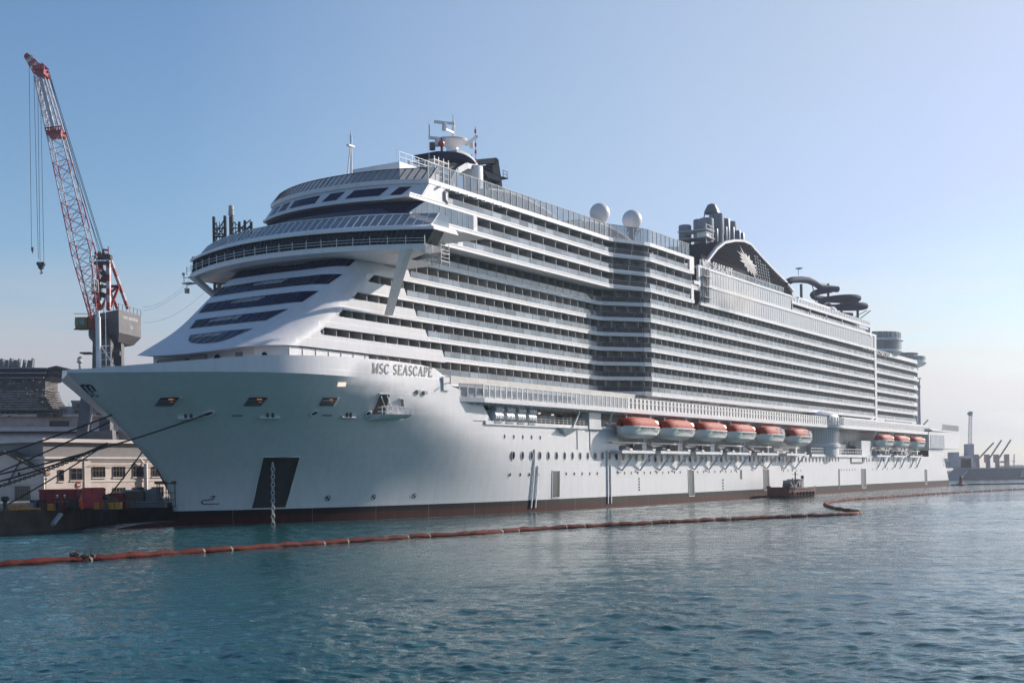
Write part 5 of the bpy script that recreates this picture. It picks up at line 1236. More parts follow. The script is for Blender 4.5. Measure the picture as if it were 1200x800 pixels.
def make_lifeboat(tender, loc, label):
    t = thing('lifeboat', label, 'lifeboat', loc, SHIP_ROT, 'lifeboats hanging along the ship'); t.scale = (.94, .94, .94)
    hullp, can, st = lifeboat_mesh(tender)
    mb = MB(); mb.loft(hullp); mb.build('hull', BOATW, t, 'auto')
    mb = MB(); mb.loft(can, False); mb.build('canopy', ORANGE, t, 'auto')
    mb = MB()
    for a, b in zip(st, st[1:]):
        for sg in (1, -1): mb.bar((a[0], sg * (a[1] + .05), .36), (b[0], sg * (b[1] + .05), .36), .16, .2)
    mb.build('gunwale', BOATW, t)
    mb = MB()
    for x in np.arange(-4.6, 3.0, .62): mb.bar((x, 2.36, .2), (x, 2.34, -.2), .10)
    mb.bar((-5, 2.3, -.28), (3.4, 2.34, -.28), .07); mb.build('grab_line', MIDG, t)
    mb = MB(); mb.poly([(2.2, 2.345, .2), (4.6, 2.12, .22), (4.6, 2.12, -.12), (2.2, 2.345, -.12)]); mb.build('name_panel', GREEN, t)
    mb = MB()
    if tender:
        for x in (-5.0, -2.2): mb.hexa([(x, 2.2, .55), (x + 2.3, 2.26, .55), (x + 2.6, 2.0, 1.75), (x + .3, 1.95, 1.75)], [(x, 2.1, .55), (x + 2.3, 2.1, .55), (x + 2.6, 1.7, 1.75), (x + .3, 1.7, 1.75)])
        build_each(mb, 'side_window', BALG, t)
    else:
        for x in (-3.6, -1.2, 1.2, 3.2): mb.hexa([(x, 2.12, .9), (x + .55, 2.12, .9), (x + .55, 1.9, 1.35), (x, 1.9, 1.35)], [(x, 1.9, .9), (x + .55, 1.9, .9), (x + .55, 1.5, 1.4), (x, 1.5, 1.4)])
        build_each(mb, 'hatch', DOORG, t)
        mb = MB()
        for x in (-4.9, -2.9, -.5, 1.9): mb.hexa([(x, 2.02, 1.0), (x + 1.2, 2.02, 1.0), (x + 1.2, 1.72, 1.62), (x, 1.72, 1.62)], [(x, 1.98, 1.0), (x + 1.2, 1.98, 1.0), (x + 1.2, 1.68, 1.6), (x, 1.68, 1.6)])
        build_each(mb, 'canopy_panel', pmat('boat_panel', (.60, .22, .16), .45) if 'boat_panel' not in MATS else MATS['boat_panel'], t)
    mb = MB()
    for x in (-5.0, 5.0): mb.bar((x, 0, 1.6), (x, 0, 2.75), .14); mb.box(x - .25, x + .25, -.2, .2, 1.7, 2.3)
    build_each(mb, 'lifting_hook', STEEL, t); return t
zb = 13.45
lb = make_lifeboat(False, W(238.2, 22.9, zb), 'orange topped lifeboat first from the bow, beside the open raft deck')
for s, lab in ((222.7, 'orange topped lifeboat second from the bow, under the promenade screens'), (206.8, 'orange topped lifeboat third from the bow, above the first hull door behind it'), (191.1, 'orange topped lifeboat fourth from the bow, next to the two with grey windows')):
    dup(lb, W(s, 22.9, zb), SHIP_ROT, lab)
tb = make_lifeboat(True, W(173.6, 22.9, 13.3), 'orange and white tender with slanted grey side windows, forward one of the two')
dup(tb, W(155.2, 22.9, 13.2), SHIP_ROT, 'orange and white tender with slanted grey side windows beside the round turret')
for s, lab in ((79.0, 'small looking far lifeboat of the stern group, first one aft of the round turret'), (61.8, 'small looking far lifeboat in the middle of the stern group of three'), (43.8, 'small looking far lifeboat tucked against the overhanging stern block')):
    dup(lb, W(s, 21.4, 13.5), SHIP_ROT, lab)
# inflatable life rafts in white canisters, stacked in cradles
RG = 'white life raft canisters stacked on the open side deck'
mb = MB(); mb.lathe([(.08, -1.05), (.62, -1.0), (.70, -.9), (.70, -.05), (.76, -.04), (.76, .04), (.70, .05), (.70, .9), (.62, 1.0), (.08, 1.05)], (0, 0, 0), 16, 'x')
raft = thing('life_raft_canister', 'lowest white raft canister of the forward stack', 'life raft', W(280.6, 20.3, 14.45), SHIP_ROT, RG)
body = mb.build('canister', HULL, raft, 'auto'); raft.scale = (1.12, 1.12, 1.12)
mb = MB()
for x in (-.55, .55): mb.lathe([(.715, -.04), (.73, 0), (.715, .04)], (x, 0, 0), 16, 'x')
mb.box(-.9, .9, -.5, .5, -.85, -.66); mb.build('strap', MIDG, raft)
names = ['forward', 'second', 'third', 'aftmost']
for j, s in enumerate((280.6, 277.4, 274.2, 271.0)):
    for (dx, y, z, w_) in ((0, 20.3, 14.45, 'lower outboard'), (.2, 18.9, 14.7, 'inboard'), (-.9, 19.9, 15.55, 'topmost')):
        if j == 0 and w_ == 'lower outboard': continue
        dup(raft, W(s + dx, y, z), SHIP_ROT, '%s white raft canister of the %s stack on the side deck' % (w_, names[j]))
raft['label'] = 'lower outboard white raft canister of the forward stack on the side deck'

# ================================================================== people
def person(loc, rot, cloth, helmet, label, pose=0.0, lower=None):
    t = thing('person', label, 'person', loc, rot, 'workers on the quay')
    V = [(0, 0, .95), (0, 0, 1.15), (0, 0, 1.42), (0, .0, 1.53), (0, .02, 1.62), (0, .02, 1.74), (.2, 0, 1.42), (.27, .03 + pose, 1.15), (.25, .16 + pose, .92), (-.2, 0, 1.42), (-.27, .02, 1.15), (-.24, .08, .90),
         (.1, 0, .92), (.12, .04 + pose * .5, .5), (.12, -.02, .08), (.12, .14, .04), (-.1, 0, .92), (-.12, -.02 - pose * .3, .5), (-.13, -.08 - pose * .3, .08), (-.13, .06 - pose * .3, .04)]
    E_ = [(0, 1), (1, 2), (2, 3), (3, 4), (4, 5), (2, 6), (6, 7), (7, 8), (2, 9), (9, 10), (10, 11), (0, 12), (12, 13), (13, 14), (14, 15), (0, 16), (16, 17), (17, 18), (18, 19)]
    rad = [.15, .15, .16, .06, .095, .085, .075, .052, .04, .075, .052, .04, .095, .07, .05, .045, .095, .07, .05, .045]
    skin_obj('body', list(range(20)), 1.0, SKIN, 0, V, E_, rad, t)
    skin_obj('jacket', [0, 1, 2, 6, 7, 9, 10], 1.0, cloth, .025, V, E_, rad, t)
    skin_obj('trousers', [0, 12, 13, 14, 16, 17, 18], 1.0, lower or cloth, .018, V, E_, rad, t)
    mb = MB(); mb.lathe([(.15, 0), (.135, .01), (.125, .07), (.07, .13), (.01, .145)], (0, .02, 1.71), 12); mb.build('helmet', helmet, t, True)
    return t
def skin_obj(name, vs, scale, mat_, add, V, E_, rad, t):
    mp = {v: i for i, v in enumerate(vs)}; me = bpy.data.meshes.new(name)
    me.from_pydata([V[v] for v in vs], [(mp[a], mp[b]) for a, b in E_ if a in mp and b in mp], [])
    o = bpy.data.objects.new(name, me); COL.objects.link(o); o.parent = t; me.materials.append(mat_)
    bm = bmesh.new(); bm.from_mesh(me); ly = bm.verts.layers.skin.verify(); bm.verts.ensure_lookup_table()
    for i, v in enumerate(vs): r = rad[v] * scale + add; bm.verts[i][ly].radius = (r, r * .8); bm.verts[i][ly].use_root = (i == 0)
    bm.to_mesh(me); bm.free()
    md = o.modifiers.new('skin', 'SKIN'); md.use_smooth_shade = True
    s_ = o.modifiers.new('smooth', 'SUBSURF'); s_.render_levels = 1; s_.levels = 1
    return o
WHC = pmat('white_cloth', (.62, .62, .62), .8); NAVYC = pmat('navy_cloth', (.03, .035, .06), .8); DKC = pmat('dark_cloth', (.03, .03, .03), .8); WHH = pmat('helmet_white', (.7, .7, .7), .4)
person(foot(67, 152, QZ), R(150), NAVYC, WHH, 'worker in dark vest and white sleeves standing near the quay edge', 0.05, NAVYC)
person(foot(75.5, 153, QZ), R(200), DKC, WHH, 'worker in black standing in front of the long red container', 0.0)
person(foot(95, 154, QZ), R(120), ORG, ORG, 'worker in bright orange hi-vis suit on the quay', .18)
pz = person(W(257.0, 19.9, 13.56), SHIP_ROT, WHC, ORG, 'person in white overalls and orange helmet at the rail of the ship\'s side deck', .05); pz['group'] = 'people aboard'

# ================================================================== floating oil boom
def catmull(P_, n):
    out = []; P_ = [Vector(p) for p in P_]
    for i in range(len(P_) - 1):
        a, b, c, d = P_[max(0, i - 1)], P_[i], P_[i + 1], P_[min(len(P_) - 1, i + 2)]
        for k in range(n):
            t = k / n; out.append(.5 * ((2 * b) + (c - a) * t + (2 * a - 5 * b + 4 * c - d) * t * t + (3 * b - a - 3 * c + d) * t ** 3))
    out.append(P_[-1]); return out
def resample(pts, step):
    out = [pts[0]]; acc = 0
    for a, b in zip(pts, pts[1:]):
        l = (b - a).length
        if l < 1e-6: continue
        t = step - acc
        while t <= l: out.append(a.lerp(b, t / l)); t += step
        acc = (acc + l) % step if True else 0
        acc = l - (t - step)
    return out
pix = [(-110, 670), (0, 663.5), (100, 657), (200, 650), (300, 643), (400, 636), (500, 629.5), (560, 626), (620, 621.5), (700, 617), (800, 612), (900, 607.2), (960, 604.8), (995, 603.2), (1008, 601.8), (1000, 599.8), (984, 597.4), (971, 594.4), (967, 591.6), (972, 588.8), (990, 586.2), (1030, 583.2), (1100, 578.6), (1200, 573.4), (1330, 569)]
bt = thing('oil_boom', 'long red floating oil boom curving across the water in front of the ship', 'oil boom', on_level(600, 622))
o_ = bt.location
pts = catmull([on_level(*p) for p in pix], 24)
fine_ = resample(pts, .45); mb = MB(); seg = 2.6; rr = []; cen = []
for k, p in enumerate(fine_):
    u = ((k * .45) % seg) / seg; r = .285 * (1 - .45 * abs(2 * u - 1) ** 6) + .02 * math.sin(k * 1.7) + .02 * math.sin(k * .41)
    rr.append(r); cen.append(p + Vector((.06 * math.sin(k * .23), .06 * math.sin(k * .31), .13 + .03 * math.sin(k * .9) + .03 * math.sin(k * .37))))
mb.tube(cen, rr, 9); mb.build('float_tube', BOOMR, bt, True, None).data.transform(Matrix.Translation(-Vector(o_)))
mb = MB()
for k in range(3, len(fine_) - 1):
    if abs(((k * .45) % seg) - 0) < .23:
        d = (fine_[k + 1] - fine_[k]).normalized(); c = cen[k]
        mb.bar(c - d * .07 + Vector((0, 0, -.05)), c + d * .07 + Vector((0, 0, .02)), .46, .50, 8)
[c_.data.transform(Matrix.Translation(-Vector(o_))) for c_ in build_each(mb, 'coupling', pmat('boom_coupling', (.46, .33, .27), .6, var=.4, vscale=3), bt)]
mb = MB()
for k in range(0, len(fine_) - 1):
    a, b = fine_[k], fine_[k + 1]; mb.bar(a + Vector((0, 0, .0)), b + Vector((0, 0, -.03)), .34, .14)
mb.build('skirt', BOOMK, bt).data.transform(Matrix.Translation(-Vector(o_)))
mb = MB(); c = on_level(97, 657.3)
for k in range(26):
    a = random.random() * 6.28; r = random.random() * .9; p = c + Vector((r * math.cos(a) * 1.3, r * math.sin(a) * .4, .15 + random.random() * .35)); mb.bar(p, p + Vector((random.uniform(-.35, .35), random.uniform(-.2, .2), random.uniform(-.1, .25))), random.uniform(.08, .2))
mb.build('weed_clump', WOOD, bt).data.transform(Matrix.Translation(-Vector(o_)))
t = thing('oil_boom', 'thin far red boom on the water between the stern and the cargo ship', 'oil boom', on_level(1130, 568.2)); mb = MB()
pts = catmull([on_level(*p) for p in ((1098, 569.4), (1126, 568.3), (1160, 567.6), (1210, 566.6), (1300, 565))], 20)
mb.tube([p + Vector((0, 0, .15)) for p in pts], .32, 6); mb.build('float_tube', BOOMR, t).data.transform(Matrix.Translation(-t.location))
p = on_level(1126, 568.4); t = thing('mooring_buoy', 'small dark buoy on the water just off the stern', 'buoy', p)
mb = MB(); mb.lathe([(.4, -.5), (1.9, -.3), (2.0, .3), (1.2, .6), (.6, 1.0), (.5, 2.3), (.2, 2.5)], (0, 0, 0), 14); mb.build('float', TUGR, t, 'auto')
mb = MB(); mb.lathe([(.45, 2.3), (.6, 2.6), (.3, 3.3)], (0, 0, 0), 10); mb.build('top_mark', DARK, t)

# ================================================================== work boat alongside
wb = thing('work_boat', 'rusty red work boat hung with tyres lying alongside the white ship', 'boat', W(167.6, 25.4, 0), SHIP_ROT)
sec = []
for x, hw, zt, zb_ in ((8.2, 1.6, 2.35, .5), (7.6, 2.5, 2.25, -.2), (5.5, 3.0, 2.05, -.6), (0, 3.1, 1.9, -.7), (-6, 3.1, 1.95, -.7), (-8.2, 3.0, 2.0, -.4), (-8.6, 2.9, 2.05, .0)):
    sec.append([(x, hw, zt), (x, hw * .97, .4), (x, hw * .7, zb_), (x, -hw * .7, zb_), (x, -hw * .97, .4), (x, -hw, zt)])
mb = MB(); mb.loft(sec); mb.build('hull', TUGR, wb)
mb = MB()
for a, b in zip(sec, sec[1:]):
    for i in (0, 5): mb.bar(Vector(a[i]) + Vector((0, 0, .1)), Vector(b[i]) + Vector((0, 0, .1)), .3, .35)
mb.build('bulwark_rail', DARK, wb)
mb = MB(); mb.box(-4.6, -2.2, -1.3, 1.3, 1.7, 3.75); mb.box(-4.8, -2.0, -1.5, 1.5, 3.75, 3.95); wh = mb.build('wheelhouse', TARP, wb)
mb = MB(); mb.box(-4.1, -3.2, 1.25, 1.36, 2.7, 3.5); mb.box(-2.26, -2.15, -1.0, 1.0, 2.7, 3.5); mb.build('window', DOORG, wh)
mb = MB(); mb.rod((-5.8, .8, 1.7), (-5.8, .8, 4.0), .6, 12); mb.build('funnel', BOATW, wb)
mb = MB(); mb.rod((-5.8, .8, 4.0), (-5.8, .8, 4.7), .68, 12); mb.build('funnel_cap', DARK, wb)
mb = MB(); mb.rod((-3.4, 0, 3.9), (-3.4, 0, 5.6), .3); mb.bar((-3.4, -.6, 5), (-3.4, .6, 5), .1); mb.build('mast', DARK, wb)
mb = MB(); mb.box(-1.6, 1.6, -1.2, 1.0, 1.9, 2.9); mb.rod((1.6, -.9, 3.2), (1.6, .9, 3.2), 1.1, 12); mb.bar((0, 1, 2.4), (1.8, 1.2, 4.2), .2); mb.bar((-1.5, 1.3, 3.6), (.3, 1.4, 2.6), .25); mb.build('winch', MIDG, wb)
mb = MB(); mb.lathe([(.34, -.06), (.36, 0), (.34, .06)], (-3.0, 1.42, 2.3), 10, 'y'); mb.build('life_ring', ORANGE, wb)
def tyre():
    m2 = MB(); m2.tube([(.36 * math.cos(a), 0, .36 * math.sin(a)) for a in np.linspace(0, 2 * math.pi, 15)], .15, 8, False); return m2
tm = tyre().build('tyre_fender', RUBBER, wb, True); tm.location = (6.6, 2.95, .95)
for x, y, z, r in [(4.4 - 2.1 * k, 3.25, .85, 0) for k in range(6)] + [(-8.75, 2.2 - 1.1 * k, .85, R(90)) for k in range(5)]:
    c = tm.copy(); COL.objects.link(c); c.parent = wb; c.location = (x, y, z); c.rotation_euler = (0, 0, r)

# ================================================================== shipyard crane behind the bow
CD = 262.0
def A(px, py, dy=0.0): return at(px, py, CD + dy)
cb = foot(127, CD, QZ)
crane = thing('shipyard_crane', 'tall red and white lattice jib crane with a grey machinery house behind the bow', 'crane', cb)
def CP(name, mb, mats, parent=None, smooth=False):
    o = mb.build(name, mats, None, smooth); o.data.transform(Matrix.Translation(-cb)); o.parent = crane if parent is None else parent; return o
mb = MB()                                                                                  # portal legs, one raking, with a sill beam
mb.bar(A(103, 462, -4), A(96, 523, -9), 2.1); mb.bar(A(124.5, 490, -4), A(124.5, 584, -6), 2.2); mb.bar(A(92, 514, -8), A(134, 511, -8), 2.4); mb.bar(A(103, 466, -4), A(150, 466, -4), 2.6); mb.bar(A(96, 520, -9), A(95, 584, -9), 2.6)
mb.bar(A(146, 490, 8), A(150, 584, 10), 2.1)
[o.data.transform(Matrix.Translation(-cb)) for o in build_each(mb, 'portal_leg', CRG, crane)]
mb = MB()
for x, dy in ((114.5, -3), (125.5, -5), (139.5, -1), (127, 4)): mb.bar(A(x + (127 - x) * .12, 397, dy), A(x, 466, dy), 1.9)
mb.bar(A(112, 414, -4), A(141, 414, -4), .8); mb.bar(A(114, 444, -3), A(140, 444, -1), 1.0); mb.bar(A(127, 418, -4), A(142, 437, -3), .5)
CP('pedestal', mb, CRG)
mb = MB(); c = A(126, 396); mb.lathe([(3.0, -.7), (3.4, 0), (3.2, .5), (2.5, 1.2), (2.4, 2.8), (2.9, 3.4)], c, 24); CP('slewing_ring', mb, CRG, None, 'auto')
mb = MB()
for k in range(18):
    a = k / 18 * 6.283; mb.bar(c + Vector((3.6 * math.cos(a), 3.6 * math.sin(a), .3)), c + Vector((3.6 * math.cos(a), 3.6 * math.sin(a), 1.4)), .08)
    b2 = a + 6.283 / 18; mb.bar(c + Vector((3.6 * math.cos(a), 3.6 * math.sin(a), 1.4)), c + Vector((3.6 * math.cos(b2), 3.6 * math.sin(b2), 1.4)), .07)
    q0, q1 = A(111 + k * 1.7, 413, -4.2), A(111 + k * 1.7, 408, -4.2); mb.bar(q0, q1, .08)
mb.bar(A(110, 408, -4.2), A(142, 408, -4.2), .08); mb.box(A(101, 416).x, A(113, 416).x, c.y - 4, c.y - 1, A(110, 416).z, A(110, 414.5).z)
CP('service_gallery', mb, DARK)
mb = MB()                                                                                  # machinery house: two visible faces, chamfered underside
f0, f1, f2 = A(104, 365, 3), A(139, 362.5, -6), A(165, 365, 4); dn = lambda p, h: Vector((p.x, p.y, p.z - h))
bk = Vector((f0.x + f2.x - f1.x, f0.y + f2.y - f1.y, f0.z)); h = 4.55
tp = [f0, f1, f2, bk]; tp = [Vector((p.x, p.y, f1.z)) for p in tp]; lo = [dn(p, h) for p in tp]; ctr = sum(lo, Vector()) / 4
bt_ = [dn(p.lerp(ctr, .30) if i != 1 else p.lerp(ctr, .25), 1.6) for i, p in enumerate(lo)]
mb.hexa(lo, tp); mb.hexa(bt_, [dn(p, .003) for p in lo]); mh = CP('machinery_house', mb, CRG)
fd = (tp[2] - tp[1]); fl = fd.length; fd.normalize(); fn_ = Vector((fd.y, -fd.x, 0)).normalized()
def house_place(u0, v0): return lambda u, v: tp[1] + fd * (u0 + u) + fn_ * .06 + Vector((0, 0, -h + v0 + v))
mb = MB(); text(mb, 'FINCANTIERI', house_place(fl * .17, 2.95), .62, 0, fl * .66 / (.62 * 8.3), .12); text(mb, '60', house_place(fl * .50, 1.25), .72, 0, 1.1, .12); CP('house_lettering', mb, RAILW, mh)
mb = MB()
for i, (p, q) in enumerate(((tp[0], tp[1]), (tp[1], tp[2]))):
    for t in np.linspace(0, 1, 7): m_ = p.lerp(q, t); mb.bar(m_, m_ + Vector((0, 0, 1.1)), .09)
    mb.bar(p + Vector((0, 0, 1.1)), q + Vector((0, 0, 1.1)), .07)
CP('roof_rail', mb, CRG, mh)
mb = MB(); p = A(90.5, 386, -4); mb.box(p.x, p.x + 2.3, p.y - 1.2, p.y + 1.4, p.z, p.z + 2.3); mb.box(p.x + 2.3, p.x + 3.0, p.y - .8, p.y + 1, p.z, p.z + 2.5); cab = CP('operator_cab', mb, pmat('cab_ochre', (.22, .14, .035), .6))
mb = MB(); mb.box(p.x - .06, p.x + .5, p.y - 1.26, p.y + .9, p.z + .6, p.z + 1.9); mb.box(p.x + .8, p.x + 1.9, p.y - 1.27, p.y - 1.18, p.z + .8, p.z + 1.9); CP('cab_window', mb, glass('cab_glass', (.03, .16, .15), .1), cab)
mb = MB(); mb.bar((p.x - .2, p.y - 1.3, p.z - .1), (p.x + 4, p.y - 1.3, p.z - .1), .25); mb.bar((p.x - .2, p.y - 1.3, p.z + 3), (p.x + 3, p.y - 1.3, p.z + 2.9), .1); CP('cab_gallery', mb, DARK, cab)
def striped(mbr, mbw, p, q, w, n):
    for k in range(n): (mbr if k % 2 == 0 else mbw).bar(p.lerp(q, k / n), p.lerp(q, (k + 1) / n), w, None, 8)
r_, w_ = MB(), MB()
apL, apR = A(115.5, 308, -2), A(128.5, 305, -2)
striped(r_, w_, A(116.5, 363, -4), A(115.3, 308, -3), .95, 7); striped(r_, w_, A(127.3, 363, -5), A(127.0, 306, -3), .95, 7)
striped(r_, w_, A(137.5, 362, 2), A(117.5, 308, -2), .62, 5); striped(r_, w_, A(150, 362, 0), A(129.8, 305, -2), .80, 6)
for a, b in (((115.5, 335.5), (139, 335)), ((127, 345), (139, 335)), ((127, 336), (139.5, 336)), ((119, 362), (127, 343)), ((129, 361), (139, 336))): r_.bar(A(*a, -3), A(*b, -3), .42)
CP('tower_frame', r_, REDP); CP('tower_frame', w_, CRW)
mb = MB()
for y, x0, x1 in ((306.5, 105, 133.5), (334, 107, 127), (342.5, 107, 126), (354.5, 109, 122)):
    a, b = A(x0, y, -4.5), A(x1, y, -1.0); mb.box(a.x, b.x, a.y, b.y, a.z - .18, a.z + .1)
    for t in np.linspace(0, 1, 9): mb.bar((a.x + (b.x - a.x) * t, a.y, a.z), (a.x + (b.x - a.x) * t, a.y, a.z + 1.1), .09)
    mb.bar((a.x, a.y, a.z + 1.1), (b.x, a.y, a.z + 1.1), .08)
a = A(112, 304, -3)
for k in range(9): mb.box(a.x + k * .36, a.x + k * .36 + .3, a.y - .8, a.y + .8, a.z, a.z + random.uniform(.8, 1.6))
for x0, y0, x1, y1 in ((120, 318, 124, 324), (118.5, 327, 124, 329), (119, 345, 124, 347)): mb.bar(A(x0, y0, -4), A(x1, y1, -4), 1.0)
CP('work_platform', mb, DARK)
r2 = MB(); r2.bar(A(121, 303, -3), A(121, 292.5, -3), .4); r2.bar(A(121, 292.5, -3), A(127.5, 293.5, -3), .35); r2.bar(A(127, 304, -3), A(127, 289, -3), .16); CP('top_davit', r2, REDP)
# the jib: four chords laced together
def lattice(mbs, p0, p1, w0, w1, n, chord, lace, col_fn):
    ax = (p1 - p0).normalized(); sx = Vector((ax.z, 0, -ax.x)).normalized(); sy = ax.cross(sx).normalized()
    def cor(t, i): w = lerp(w0, w1, t) / 2; return p0.lerp(p1, t) + sx * (w if i in (1, 2) else -w) + sy * (w if i in (2, 3) else -w)
    for k in range(n):
        t0, t1 = k / n, (k + 1) / n; mbc = mbs[col_fn((t0 + t1) / 2)]
        for i in range(4):
            j = (i + 1) % 4; mbc.bar(cor(t0, i), cor(t1, i), chord); mbc.bar(cor(t0, i), cor(t1, j), lace); mbc.bar(cor(t0, j), cor(t1, i), lace) if i % 2 == 0 else None
            mbc.bar(cor(t1, i), cor(t1, j), lace)
jr, jw = MB(), MB()
J0, J1, J2 = A(113, 386, -7), A(66, 160, -6), A(47.5, 90, -5)
cols_ = lambda t: 0 if (t < .40 and t > .06 and int(t * 17) % 2 == 0) or .5 < t < .58 else 1
P0, P1 = A(99, 300, -6.7), J1
lattice([jr, jw], P0, P1, 3.7, 2.7, 9, .20, .085, lambda t: 0 if int(t * 9) in (0, 2, 3, 6) else 1)
lattice([jr, jw], J0, P0, 1.0, 3.7, 6, .22, .09, lambda t: 0 if int(t * 6) in (0, 1, 2, 4) else 1)
lattice([jr, jw], J1, J2, 2.7, 1.9, 6, .24, .075, lambda t: 1)
jw.bar(A(64, 155, -7.2), A(48, 92, -6.2), .62)
jib = CP('jib', jr, REDP); CP('jib', jw, CRW)
mb = MB()
for (x, y, hw, hh) in ((66.5, 157, 8.5, 3.5), (49.5, 85.5, 5.6, 4.4)):
    p = A(x, y, -6); q = hw / 6.07; mb.box(p.x - q, p.x + q, p.y - 1.8, p.y + 1.8, p.z - hh / 6.07, p.z + hh / 6.07 * .5)
    for t in np.linspace(-1, 1, 7): mb.bar((p.x + q * t, p.y - 1.9, p.z), (p.x + q * t * 1.15, p.y - 1.9, p.z + hh / 6.07 * random.uniform(1.0, 1.8)), .25)
    mb.bar((p.x - q, p.y - 1.9, p.z + .7), (p.x + q * 1.2, p.y - 1.9, p.z + 1.0), .2); mb.bar((p.x + q, p.y, p.z), (p.x + q * 1.35, p.y, p.z + .3), .3)
CP('jib_platform', mb, REDP)
hr, hw_ = MB(), MB(); lattice([hr, hw_], A(47.5, 84, -5), A(31.5, 65.5, -5), 2.2, .8, 5, .26, .15, lambda t: 0 if int(t * 5) % 2 == 0 else 1)
hr.bar(A(41.5, 76, -5), A(44, 72, -5), .9); hr.bar(A(36, 66.5, -5), A(38, 69, -5), .8); hr.bar(A(57, 82, -5), A(49, 74, -5), .25); hr.bar(A(40, 81, -5), A(42, 79.5, -5), .7); hr.bar(A(30.5, 64, -5), A(33, 67, -5), .8)
CP('jib_head', hr, REDP); CP('jib_head', hw_, CRW)
mb = MB()
for x0, y0, x1, y1, w in ((56, 85, 121, 298, .10), (57.5, 85, 122.5, 298, .10), (73, 157, 120, 302, .10), (58, 88, 118, 303, .08), (34, 68, 37, 290, .07), (39.5, 80, 45, 303, .07), (44, 80, 47, 308, .07), (47, 82, 51.5, 308, .07)):
    mb.bar(A(x0, y0, -5), A(x1, y1, -5), w)
CP('hoist_rope', mb, ROPE)
mb = MB(); p = A(48, 311, -5); mb.hexa([(p.x - .75, p.y - .4, p.z + .45), (p.x + .75, p.y - .4, p.z + .45), (p.x + .3, p.y - .4, p.z - .75), (p.x - .3, p.y - .4, p.z - .75)], [(p.x - .75, p.y + .4, p.z + .45), (p.x + .75, p.y + .4, p.z + .45), (p.x + .3, p.y + .4, p.z - .75), (p.x - .3, p.y + .4, p.z - .75)])
mb.rod((p.x - .4, p.y - .45, p.z + .3), (p.x - .4, p.y + .45, p.z + .3), .75, 12); mb.rod((p.x + .4, p.y - .45, p.z + .3), (p.x + .4, p.y + .45, p.z + .3), .75, 12); mb.tube([(p.x, p.y, p.z - .7), (p.x, p.y, p.z - 1.1), (p.x + .25, p.y, p.z - 1.4), (p.x, p.y, p.z - 1.65), (p.x - .2, p.y, p.z - 1.5)], .14, 6)
p = A(38, 292, -5); mb.box(p.x - .18, p.x + .18, p.y - .18, p.y + .18, p.z - .4, p.z + .4); mb.bar(p, p - Vector((0, 0, .8)), .14); CP('hook_block', mb, DARK)

# ================================================================== scaffold stair tower beyond the far bridge wing
td = 214.0; tb_ = foot(262, td, QZ); tw = thing('stair_tower', 'dark steel scaffold stair tower rising behind the far bridge wing', 'scaffold tower', tb_)
def TP(name, mb, m, parent=None): o = mb.build(name, m, None); o.data.transform(Matrix.Translation(-tb_)); o.parent = parent or tw; return o
mb = MB(); lv = np.arange(QZ, 47.5, 3.1)
def col(px, top, dy, w): q = at(px, top, td + dy); mb.bar((q.x, q.y, QZ), q, w)
for px, t_, dy in ((250.5, 254, 0), (263.5, 253, 0), (251, 255, 5), (264, 254, 5), (287, 258.5, 0), (294.5, 260, 0), (280.5, 260, 4), (294.5, 261, 5)): col(px, t_, dy, .42)
for z in lv:
    for a, b, d in ((250.5, 263.5, 0), (271, 294.5, 0), (250.5, 263.5, 5), (280.5, 294.5, 4)):
        p, q = at(a, 300, td + d), at(b, 300, td + d); zt = min(z + 3.1, 48.6); mb.bar((p.x, p.y, z), (q.x, q.y, z), .26); mb.bar((p.x, p.y, z), (q.x, q.y, zt), .17); mb.bar((p.x, p.y, zt), (q.x, q.y, z), .15); zm = (z + zt) / 2; mb.bar((p.x, p.y, zm), (q.x, q.y, zm), .2)
        for k in range(4): x = p.x + (q.x - p.x) * (k + .5) / 4; mb.bar((x, p.y + 1.5, z), (x, p.y + 1.5, zt), .12)
TP('tower_frame', mb, DARK)
mb = MB()
for i, z in enumerate(lv[:-1]):
    p, q = at(252.5, 300, td + 2), at(262, 300, td + 2); a, b = (p, q) if i % 2 else (q, p); mb.bar((a.x, a.y, z), (b.x, b.y, z + 3.1), .9, .22)
    p, q = at(281, 300, td + 2), at(293, 300, td + 2); a, b = (p, q) if i % 2 else (q, p); mb.bar((a.x, a.y, z), (b.x, b.y, z + 2.8 if z + 2.8 < 47 else z + 1), .7, .2)
TP('stair_flight', mb, STEEL)
mb = MB(); q = at(271, 254, td); mb.bar((q.x, q.y, QZ), q, .75, None, 10); TP('centre_column', mb, WOOD)
mb = MB(); mb.rod(q, at(271, 245, td), .3); p = at(270.8, 246, td); mb.lathe([(.3, -1.0), (.48, -.9), (.48, -.2), (.3, -.1), (.42, 0), (.42, .6), (.2, .8)], p, 12); TP('beacon', mb, INNER)
mb = MB()
for (x0, y0, x1, y1, k) in ((167, 360, 232, 316, 1.5), (168, 364, 232, 322, 1.2), (168, 378, 240, 342, 1.3)):
    a, b = at(x0, y0, 240), at(x1, y1, td); pts = [a.lerp(b, t) - Vector((0, 0, k * 4 * t * (1 - t))) for t in np.linspace(0, 1, 14)]; mb.tube(pts, .02, 4)
tag(mb.build('overhead_cable', MIDG), 'thin sagging cables strung between the crane house and the scaffold tower', 'cable')

